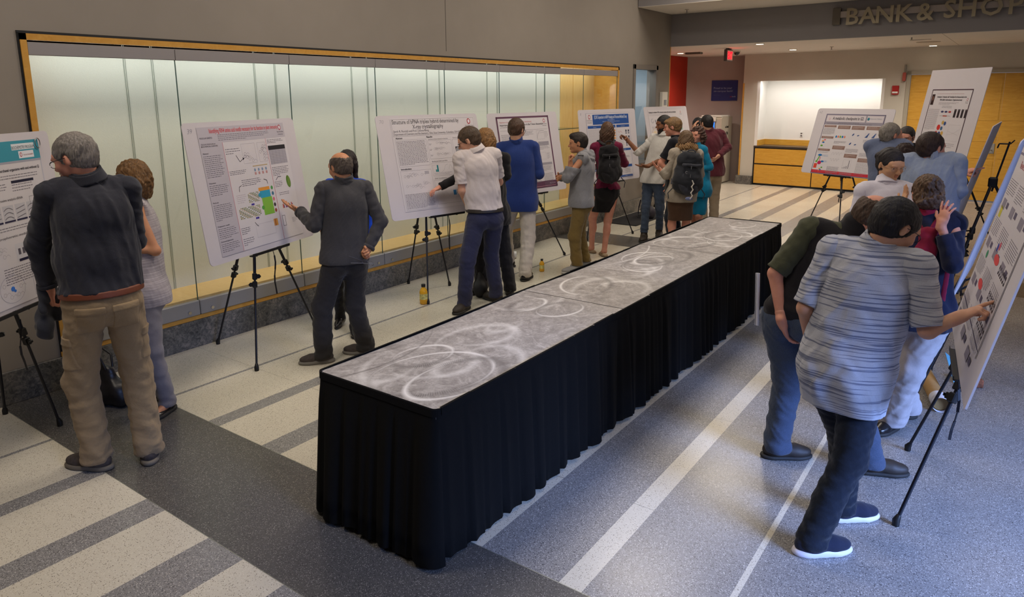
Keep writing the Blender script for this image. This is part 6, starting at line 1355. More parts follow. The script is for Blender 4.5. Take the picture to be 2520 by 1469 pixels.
    # ---- shoes
    sh = spec.get('shoes', {}); SM_ = sh.get('mat', M('shoe_black', (30, 28, 28), 0.45)); SO = sh.get('sole', M('sole_dark', (36, 34, 32), 0.7)); kind = sh.get('kind', 'shoe')
    for q in 'LR':
        if spec.get('noshoe') and q in spec['noshoe']: continue
        ff = math.radians(FYAW[q]); fd = np.array([math.cos(ff), math.sin(ff), 0]); sdv = np.array([-fd[1], fd[0], 0]); a = J['a'+q].copy(); a[2] = 0; Rf = np.stack([fd, sdv, U]); k = s*(0.92 if fem else 1.0)
        Z = lambda f, u: a+fd*f*k+U*u*k
        F = Field()
        if kind == 'flat':
            F.ell(Z(-0.030, 0.026), np.array([0.042, 0.034, 0.030])*k, Rf, 0.02); F.ell(Z(0.110, 0.022), np.array([0.070, 0.040, 0.024])*k, Rf, 0.03); F.cap(Z(-0.02, 0.016), Z(0.12, 0.016), 0.026*k, 0.030*k, 0.02, sdv, 1.2); F.ell(Z(0.030, 0.056), np.array([0.070, 0.030, 0.032])*k, Rf, 0.008, 's')
        elif kind in ('boot', 'heel'):
            hz = 0.03 if kind == 'heel' else 0; F.cap(Z(0, 0.06), Z(-0.005, 0.19), 0.046*k, 0.050*k, 0.02); F.ell(Z(-0.020, 0.045+hz), np.array([0.055, 0.042, 0.042])*k, Rf, 0.03); F.ell(Z(0.110, 0.034), np.array([0.085 if kind == 'boot' else 0.10, 0.046 if kind == 'boot' else 0.036, 0.034])*k, Rf, 0.05); F.cap(Z(0.0, 0.05), Z(0.10, 0.034), 0.040*k, 0.036*k, 0.03)
            F.cut(Z(0, 0.19), U)
        else:
            F.ell(Z(-0.025, 0.048), np.array([0.052, 0.038, 0.042])*k, Rf, 0.02); F.ell(Z(0.118, 0.036), np.array([0.080, 0.046, 0.034])*k, Rf, 0.05); F.cap(Z(-0.01, 0.05), Z(0.10, 0.042), 0.040*k, 0.036*k, 0.03, sdv, 1.08); F.cap(Z(0.01, 0.05), Z(0.0, 0.100), 0.046*k, 0.040*k, 0.03); F.cut(Z(0, 0.100), U)
        F.cut(np.array([0, 0, 0.012]), -U); o = put('shoe', F, 0.006, SM_)
        F = Field(); ex = sh.get('chunk', 0.004)
        if kind == 'heel': F.cap(Z(-0.03, 0.0), Z(-0.03, 0.05), 0.022*k, 0.026*k, 0.01); F.ell(Z(0.110, 0.010), np.array([0.105, 0.038, 0.016])*k, Rf, 0.02)
        else: F.ell(Z(-0.020, 0.014), np.array([0.062+ex, 0.040+ex, 0.030])*k, Rf, 0.02); F.ell(Z(0.115, 0.012), np.array([0.086+ex, 0.047+ex, 0.026])*k, Rf, 0.06); F.cap(Z(-0.02, 0.012), Z(0.11, 0.012), 0.030*k, 0.034*k, 0.03, sdv, 1.15)
        F.cut(np.array([0, 0, sh.get('sz', 0.024)]), U); F.cut(np.array([0, 0, 0.001]), -U); put('sole', F, 0.006, SO, o)
        if sh.get('laces'):
            mb = MB(); 
            for i in range(4): f = 0.045+0.020*i; h_ = 0.088-0.012*i; mb.tube([Vector(Z(f, h_-0.012)+sdv*0.024*k-base), Vector(Z(f+0.004, h_)-base), Vector(Z(f, h_-0.012)-sdv*0.024*k-base)], 0.0028, sh['laces'], 6)
            mb.build('laces', o)
    root['_ctx'] = 0; del root['_ctx']
    return root, dict(J=J, s=s, SF=SF, SL=SL, sp=sp, HF=HF, HL=HL, nk=nk, pel=pel, U=U, base=base, Rs=Rs, X=X, hf=hf, hl=hl, hu=hu, hs=hs)
# ---------------------------------------------------------------- people
POSES = json.loads('''{"navy_man":{"H":1.85,"pel":[1.735,4.022,1.008],"nk":[1.759,4.074,1.662],"sL":[1.577,4.118,1.6],"sR":[1.937,4.021,1.596],"hL":[1.645,4.046,0.971],"hR":[1.824,3.998,0.971],"aL":[1.63,4.093,0.085],"aR":[1.851,3.945,0.085],"footyaw":[115,60],"kL":[1.61,4.129,0.532],"eL":[1.538,4.255,1.32],"wL":[1.575,4.298,1.048],"dL":[0.136,0.154,-0.979],"kR":[1.871,4.029,0.526],"eR":[1.968,4.076,1.288],"wR":[1.936,4.347,1.34],"dR":[-0.116,0.976,0.186],"hd":[1.718,4.1,1.775],"hy":125,"hp":18},"sleeveless_woman":{"H":1.66,"pel":[2.282,4.618,0.843],"nk":[2.311,4.685,1.428],"sL":[2.237,4.556,1.381],"sR":[2.379,4.801,1.36],"hL":[2.24,4.546,0.81],"hR":[2.323,4.69,0.81],"aL":[2.267,4.494,0.076],"aR":[2.302,4.739,0.076],"footyaw":[205,190],"kL":[2.203,4.496,0.443],"eL":[2.286,4.472,1.116],"wL":[2.219,4.509,1.135],"dL":[-0.847,0.47,0.249],"kR":[2.258,4.704,0.444],"eR":[2.396,4.83,1.077],"wR":[2.341,4.856,0.836],"dR":[-0.22,0.105,-0.97],"hd":[2.303,4.7,1.573],"hy":138,"hp":12},"grey_man":{"H":1.7,"pel":[3.666,4.235,0.835],"nk":[3.732,4.268,1.433],"sL":[3.58,4.343,1.381],"sR":[3.871,4.187,1.367],"hL":[3.591,4.275,0.801],"hR":[3.741,4.195,0.801],"aL":[3.475,4.328,0.078],"aR":[3.799,4.191,0.078],"footyaw":[140,120],"kL":[3.491,4.337,0.448],"eL":[3.48,4.358,1.111],"wL":[3.533,4.592,1.198],"dL":[-0.664,0.57,0.485],"kR":[3.743,4.241,0.437],"eR":[3.918,4.076,1.105],"wR":[3.766,4.078,0.9],"dR":[-0.879,-0.352,-0.322],"hd":[3.72,4.293,1.545],"hy":85,"hp":15},"blue_woman":{"H":1.62,"pel":[4.175,4.796,0.794],"nk":[4.238,4.823,1.365],"sL":[4.33,4.68,1.306],"sR":[4.133,4.962,1.311],"hL":[4.221,4.73,0.761],"hR":[4.128,4.863,0.761],"aL":[4.103,4.658,0.074],"aR":[4.208,4.967,0.074],"footyaw":[225,215],"kL":[4.126,4.657,0.428],"eL":[4.349,4.653,1.032],"wL":[4.298,4.623,0.796],"dL":[-0.21,-0.123,-0.97],"kR":[4.125,4.885,0.408],"eR":[4.053,4.991,1.125],"wR":[3.91,4.826,1.018],"dR":[-0.589,-0.678,-0.439],"hd":[4.254,4.817,1.506],"hy":215,"hp":5},"polo_man":{"H":1.83,"pel":[5.456,4.201,0.941],"nk":[5.444,4.292,1.565],"sL":[5.294,4.376,1.491],"sR":[5.596,4.19,1.511],"hL":[5.378,4.249,0.904],"hR":[5.534,4.152,0.904],"aL":[5.213,4.289,0.084],"aR":[5.629,4.201,0.084],"footyaw":[190,80],"kL":[5.235,4.258,0.506],"eL":[5.27,4.338,1.184],"wL":[5.441,4.395,0.976],"dL":[0.442,0.14,-0.886],"kR":[5.592,4.237,0.499],"eR":[5.715,4.218,1.23],"wR":[5.741,4.49,1.223],"dR":[0.094,0.995,-0.025],"hd":[5.407,4.347,1.658],"hy":118,"hp":25},"black_suit_woman":{"H":1.68,"pel":[5.869,4.415,0.902],"nk":[5.884,4.47,1.496],"sL":[5.773,4.586,1.433],"sR":[5.992,4.344,1.443],"hL":[5.789,4.441,0.869],"hR":[5.949,4.389,0.869],"aL":[5.774,4.509,0.077],"aR":[5.907,4.228,0.077],"footyaw":[150,40],"kL":[5.729,4.505,0.476],"eL":[5.529,4.576,1.284],"wL":[5.33,4.69,1.181],"dL":[-0.941,0.18,-0.287],"kR":[5.974,4.346,0.463],"eR":[5.986,4.318,1.264],"wR":[6.092,4.52,1.155],"dR":[0.415,0.8,-0.432],"hd":[5.866,4.504,1.639],"hy":85,"hp":15},"blazer_man":{"H":1.84,"pel":[6.731,4.669,0.902],"nk":[6.745,4.72,1.553],"sL":[6.616,4.857,1.483],"sR":[6.871,4.574,1.493],"hL":[6.669,4.737,0.865],"hR":[6.792,4.601,0.865],"aL":[6.92,4.969,0.084],"aR":[6.494,4.435,0.084],"footyaw":[110,15],"kL":[6.77,4.911,0.484],"eL":[6.599,4.942,1.181],"wL":[6.864,5.016,1.209],"dL":[0.959,0.265,0.101],"kR":[6.701,4.53,0.45],"eR":[6.88,4.498,1.19],"wR":[6.98,4.753,1.212],"dR":[0.364,0.928,0.077],"hd":[6.75,4.725,1.695],"hy":5,"hp":12},"hoodie_man":{"H":1.72,"pel":[7.252,4.141,0.843],"nk":[7.302,4.146,1.418],"sL":[7.149,4.067,1.366],"sR":[7.444,4.224,1.35],"hL":[7.176,4.1,0.808],"hR":[7.328,4.181,0.808],"aL":[7.138,4.12,0.079],"aR":[7.381,4.135,0.079],"footyaw":[140,125],"kL":[7.115,4.146,0.447],"eL":[6.989,4.179,1.149],"wL":[7.021,4.156,1.311],"dL":[0.023,0.119,0.993],"kR":[7.323,4.203,0.438],"eR":[7.378,4.407,1.13],"wR":[7.124,4.367,1.129],"dR":[-0.988,-0.152,-0.002],"hd":[7.276,4.205,1.528],"hy":124,"hp":5},"maroon_girl":{"H":1.7,"pel":[8.195,4.295,0.878],"nk":[8.22,4.332,1.48],"sL":[8.123,4.449,1.419],"sR":[8.312,4.208,1.423],"hL":[8.143,4.362,0.844],"hR":[8.247,4.228,0.844],"aL":[8.189,4.504,0.078],"aR":[8.103,4.268,0.078],"footyaw":[80,40],"kL":[8.175,4.49,0.472],"eL":[8.132,4.527,1.14],"wL":[8.382,4.578,1.141],"dL":[0.98,0.198,0.006],"kR":[8.219,4.286,0.455],"eR":[8.488,4.197,1.195],"wR":[8.597,4.426,1.171],"dR":[0.427,0.899,-0.095],"hd":[8.229,4.329,1.623],"hy":42,"hp":5},"bearded_man":{"H":1.8,"pel":[9.523,4.235,0.882],"nk":[9.607,4.126,1.504],"sL":[9.56,3.967,1.428],"sR":[9.638,4.307,1.457],"hL":[9.504,4.147,0.846],"hR":[9.541,4.323,0.846],"aL":[9.683,4.193,0.082],"aR":[9.359,4.285,0.082],"footyaw":[215,195],"kL":[9.547,4.136,0.451],"eL":[9.474,4.105,1.169],"wL":[9.239,4.213,1.093],"dL":[-0.423,0.906,-0.011],"kR":[9.395,4.289,0.478],"eR":[9.529,4.501,1.262],"wR":[9.459,4.669,1.461],"dR":[-0.881,0.17,0.441],"hd":[9.605,4.148,1.661],"hy":138,"hp":8},"black_tee_man":{"H":1.8,"pel":[8.938,3.63,0.882],"nk":[8.96,3.67,1.519],"sL":[8.784,3.651,1.461],"sR":[9.132,3.681,1.452],"hL":[8.848,3.622,0.846],"hR":[9.027,3.638,0.846],"aL":[8.848,3.622,0.082],"aR":[9.027,3.638,0.082],"footyaw":[103,87],"kL":[8.835,3.678,0.464],"eL":[8.702,3.78,1.203],"wL":[8.737,3.653,1.052],"dL":[0.175,-0.633,-0.754],"kR":[9.03,3.695,0.464],"eR":[9.182,3.772,1.163],"wR":[9.171,3.837,0.901],"dR":[-0.04,0.24,-0.97],"hd":[8.942,3.731,1.659],"hy":108,"hp":8},"hooded_girl":{"H":1.66,"pel":[8.284,3.309,0.901],"nk":[8.335,3.288,1.426],"sL":[8.238,3.408,1.376],"sR":[8.421,3.172,1.36],"hL":[8.233,3.375,0.868],"hR":[8.336,3.244,0.868],"aL":[8.233,3.375,0.076],"aR":[8.336,3.244,0.076],"footyaw":[46,30],"kL":[8.275,3.418,0.472],"eL":[8.177,3.472,1.108],"wL":[8.151,3.548,1.174],"dL":[-0.259,0.735,0.627],"kR":[8.387,3.274,0.472],"eR":[8.536,3.181,1.099],"wR":[8.57,3.322,1.307],"dR":[0.0,0.0,1.0],"hd":[8.334,3.308,1.534],"hy":55,"hp":5},"curly_woman":{"H":1.65,"pel":[9.526,3.53,0.819],"nk":[9.545,3.592,1.387],"sL":[9.438,3.481,1.338],"sR":[9.648,3.69,1.32],"hL":[9.468,3.472,0.786],"hR":[9.585,3.589,0.786],"aL":[9.468,3.472,0.075],"aR":[9.585,3.589,0.075],"footyaw":[143,127],"kL":[9.425,3.504,0.431],"eL":[9.449,3.381,1.101],"wL":[9.383,3.614,1.047],"dL":[-0.268,0.938,-0.218],"kR":[9.552,3.632,0.431],"eR":[9.649,3.766,1.047],"wR":[9.603,3.805,0.808],"dR":[-0.185,0.158,-0.97],"hd":[9.542,3.616,1.53],"hy":168,"hp":5},"dark_haired_man":{"H":1.71,"pel":[11.629,4.343,0.838],"nk":[11.648,4.379,1.444],"sL":[11.502,4.458,1.384],"sR":[11.79,4.292,1.384],"hL":[11.555,4.386,0.804],"hR":[11.703,4.3,0.804],"aL":[11.555,4.386,0.078],"aR":[11.703,4.3,0.078],"footyaw":[68,52],"kL":[11.576,4.436,0.441],"eL":[11.472,4.476,1.095],"wL":[11.507,4.527,0.846],"dL":[0.138,0.2,-0.97],"kR":[11.737,4.343,0.441],"eR":[11.82,4.275,1.096],"wR":[11.847,4.331,0.847],"dR":[0.104,0.22,-0.97],"hd":[11.639,4.417,1.573],"hy":60,"hp":5},"maroon_shirt_man":{"H":1.78,"pel":[10.781,3.844,0.899],"nk":[10.792,3.902,1.528],"sL":[10.67,4.029,1.46],"sR":[10.911,3.764,1.473],"hL":[10.722,3.91,0.864],"hR":[10.841,3.778,0.864],"aL":[10.722,3.91,0.081],"aR":[10.841,3.778,0.081],"footyaw":[50,34],"kL":[10.76,3.955,0.473],"eL":[10.829,4.213,1.279],"wL":[10.925,4.208,1.53],"dL":[0.357,-0.018,0.934],"kR":[10.89,3.811,0.473],"eR":[10.934,3.652,1.275],"wR":[10.705,3.712,1.151],"dR":[-0.856,0.226,-0.466],"hd":[10.779,3.949,1.636],"hy":60,"hp":10},"grey_haired_man":{"H":1.78,"pel":[8.452,1.084,0.97],"nk":[8.483,1.13,1.591],"sL":[8.503,1.296,1.521],"sR":[8.456,0.954,1.537],"hL":[8.465,1.172,0.935],"hR":[8.44,0.996,0.935],"aL":[8.465,1.172,0.081],"aR":[8.44,0.996,0.081],"footyaw":[0,-16],"kL":[8.528,1.172,0.508],"eL":[8.497,1.239,1.348],"wL":[8.56,1.224,1.089],"dL":[0.238,-0.053,-0.97],"kR":[8.501,0.978,0.508],"eR":[8.703,0.954,1.361],"wR":[8.787,1.059,1.586],"dR":[0.0,0.0,1.0],"hd":[8.488,1.112,1.642],"hy":-45,"hp":5},"glasses_man":{"H":1.72,"pel":[9.203,1.005,0.937],"nk":[9.233,1.052,1.502],"sL":[9.245,0.881,1.45],"sR":[9.215,1.214,1.434],"hL":[9.21,0.919,0.903],"hR":[9.195,1.091,0.903],"aL":[9.21,0.919,0.079],"aR":[9.195,1.091,0.079],"footyaw":[193,177],"kL":[9.15,0.905,0.491],"eL":[9.248,0.846,1.161],"wL":[9.186,0.846,0.91],"dL":[-0.243,-0.002,-0.97],"kR":[9.133,1.094,0.491],"eR":[9.212,1.248,1.142],"wR":[9.15,1.238,0.892],"dR":[-0.24,-0.04,-0.97],"hd":[9.238,1.048,1.581],"hy":172,"hp":8},"dark_haired_woman":{"H":1.62,"pel":[7.504,0.825,0.883],"nk":[7.546,0.87,1.455],"sL":[7.541,1.011,1.392],"sR":[7.542,0.72,1.405],"hL":[7.504,0.906,0.851],"hR":[7.504,0.744,0.851],"aL":[7.504,0.906,0.074],"aR":[7.504,0.744,0.074],"footyaw":[8,-8],"kL":[7.562,0.915,0.462],"eL":[7.541,1.044,1.117],"wL":[7.6,1.039,0.881],"dL":[0.243,-0.019,-0.97],"kR":[7.562,0.736,0.462],"eR":[7.542,0.687,1.133],"wR":[7.601,0.692,0.897],"dR":[0.242,0.019,-0.97],"hd":[7.551,0.854,1.504],"hy":-20,"hp":5},"white_jacket_woman":{"H":1.7,"pel":[5.663,0.708,0.926],"nk":[5.716,0.747,1.448],"sL":[5.775,0.604,1.392],"sR":[5.646,0.881,1.387],"hL":[5.699,0.631,0.892],"hR":[5.627,0.785,0.892],"aL":[5.699,0.631,0.078],"aR":[5.627,0.785,0.078],"footyaw":[213,197],"kL":[5.648,0.597,0.485],"eL":[5.673,0.521,1.135],"wL":[5.529,0.621,1.32],"dL":[0.152,-0.317,0.936],"kR":[5.569,0.767,0.485],"eR":[5.607,0.912,1.18],"wR":[5.426,0.74,1.129],"dR":[-0.711,-0.673,-0.202],"hd":[5.73,0.734,1.577],"hy":224,"hp":16},"light_blue_shirt_man":{"H":1.78,"pel":[6.504,0.516,0.97],"nk":[6.546,0.563,1.599],"sL":[6.535,0.739,1.529],"sR":[6.548,0.378,1.545],"hL":[6.501,0.605,0.935],"hR":[6.507,0.428,0.935],"aL":[6.501,0.605,0.081],"aR":[6.507,0.428,0.081],"footyaw":[10,-6],"kL":[6.564,0.617,0.508],"eL":[6.752,0.566,1.416],"wL":[6.919,0.358,1.423],"dL":[0.085,-0.879,0.468],"kR":[6.57,0.421,0.508],"eR":[6.525,0.349,1.333],"wR":[6.752,0.407,1.204],"dR":[0.847,0.22,-0.483],"hd":[6.549,0.565,1.649],"hy":-38,"hp":5},"bun_woman":{"H":1.67,"pel":[4.754,0.369,0.818],"nk":[4.834,0.404,1.387],"sL":[4.805,0.549,1.326],"sR":[4.848,0.252,1.333],"hL":[4.743,0.452,0.785],"hR":[4.766,0.287,0.785],"aL":[5.011,0.408,0.076],"aR":[4.773,0.459,0.076],"footyaw":[120,160],"kL":[4.852,0.48,0.418],"eL":[4.876,0.613,1.057],"wL":[5.126,0.599,1.083],"dL":[0.993,-0.057,0.102],"kR":[4.718,0.391,0.434],"eR":[4.652,0.229,1.128],"wR":[4.681,0.31,1.343],"dR":[0.15,-0.167,0.974],"hd":[4.846,0.411,1.49],"hy":22,"hp":5},"vest_man":{"H":1.8,"pel":[4.027,0.906,0.875],"nk":[4.149,0.68,1.354],"sL":[4.084,0.878,1.349],"sR":[4.185,0.534,1.248],"hL":[4.03,0.996,0.839],"hR":[4.023,0.816,0.839],"aL":[3.997,0.954,0.082],"aR":[4.122,0.483,0.082],"footyaw":[-55,-65],"kL":[4.046,0.928,0.462],"eL":[3.98,1.024,1.101],"wL":[3.903,0.951,0.853],"dL":[0.356,-0.281,-0.891],"kR":[4.098,0.599,0.486],"eR":[4.3,0.543,0.957],"wR":[4.361,0.568,0.697],"dR":[0.226,0.093,-0.97],"hd":[4.173,0.59,1.425],"hy":-62,"hp":40},"striped_man":{"H":1.73,"pel":[3.37,0.533,0.87],"nk":[3.485,0.463,1.414],"sL":[3.487,0.641,1.367],"sR":[3.458,0.3,1.345],"hL":[3.376,0.619,0.835],"hR":[3.364,0.446,0.835],"aL":[3.553,0.521,0.079],"aR":[3.182,0.577,0.079],"footyaw":[-50,-48],"kL":[3.5,0.525,0.471],"eL":[3.386,0.724,1.103],"wL":[3.52,0.715,0.881],"dL":[0.514,-0.034,-0.857],"kR":[3.31,0.469,0.441],"eR":[3.389,0.229,1.091],"wR":[3.411,0.129,1.158],"dR":[0.169,-0.815,0.555],"hd":[3.506,0.409,1.502],"hy":-48,"hp":30}}''')
def C(name, col, **kw): return cloth(name, col, **kw)
KHAKI = C('khaki_twill', (152, 131, 102), wrinkle=0.55); NAVY = C('navy_shirt', (48, 49, 58), weave=420, var=0.22); GREYP = C('grey_slacks', (128, 124, 130))
CHAR = C('charcoal_fleece', (66, 65, 68), var=0.2); CHARP = C('charcoal_trousers', (46, 44, 45), var=0.2); ROYAL = C('royal_blue_knit', (22, 68, 186)); POLO = C('pale_polo', (206, 196, 194)); INDIGO = C('indigo_denim', (46, 48, 72), var=0.25)
BLK = C('black_suiting', (28, 27, 30)); BLAZER = C('blue_blazer', (36, 56, 116), var=0.15, weave=200, wrinkle=0.3); CREAMP = C('cream_chinos', (186, 176, 164)); HEATH = C('heather_grey', (132, 132, 136), var=0.2, weave=260); OLIVE = C('olive_chinos', (116, 96, 54))
MAROON = C('maroon_knit', (104, 22, 54)); WHITESH = C('white_shirt', (200, 197, 192)); JEANS = C('blue_jeans', (64, 75, 96), var=0.3, weave=300); BTEE = C('black_tee', (24, 25, 32)); OAT = C('oatmeal_fleece', (160, 150, 136), var=0.15, weave=220); BROWNS = C('brown_corduroy', (78, 56, 42), var=0.25); TEAL = C('teal_dress', (14, 118, 156))
DARKM = C('oxblood_shirt', (92, 40, 50)); TANP = C('tan_chinos', (150, 134, 114)); CHAMB = C('chambray_blue', (100, 110, 138), var=0.15); LBLUE = C('light_blue_shirt', (140, 152, 176), var=0.12); WJACK = C('white_jacket', (214, 210, 222)); NAVK = C('navy_sweater', (26, 30, 52), var=0.2)
OLIVS = C('olive_shirt', (74, 76, 58)); VEST = C('black_vest', (30, 28, 32)); STRIPE = C('striped_shirt', (176, 178, 188), stripes=((108, 113, 134), 125.0, 2, 0.54)); DKJ = C('dark_denim', (24, 30, 42), var=0.3); SKSTR = C('striped_top', (158, 150, 154), stripes=((186, 178, 182), 300.0, 2, 0.5))
PURP = C('purple_shorts', (60, 44, 76)); BJ = C('washed_jeans', (66, 78, 98), var=0.3)
BELTB = M('belt_brown', (112, 58, 36), 0.5, bump=0.2); BELTK = M('belt_black', (44, 38, 32), 0.5)
HIKE = M('hiking_shoe', (70, 62, 60), 0.8, var=0.2, vs=60, bump=0.3); HSOLE = M('hiking_sole', (112, 104, 92), 0.8); LEATH = M('black_leather', (26, 24, 26), 0.25); DKSOLE = M('sole_dark', (36, 34, 32), 0.7); WSOLE = M('sole_white', (216, 212, 222), 0.5); BRN = M('dark_brown_leather', (46, 38, 32), 0.6, var=0.1, bump=0.2); GSH = M('grey_mesh', (150, 148, 146), 0.7, bump=0.3)
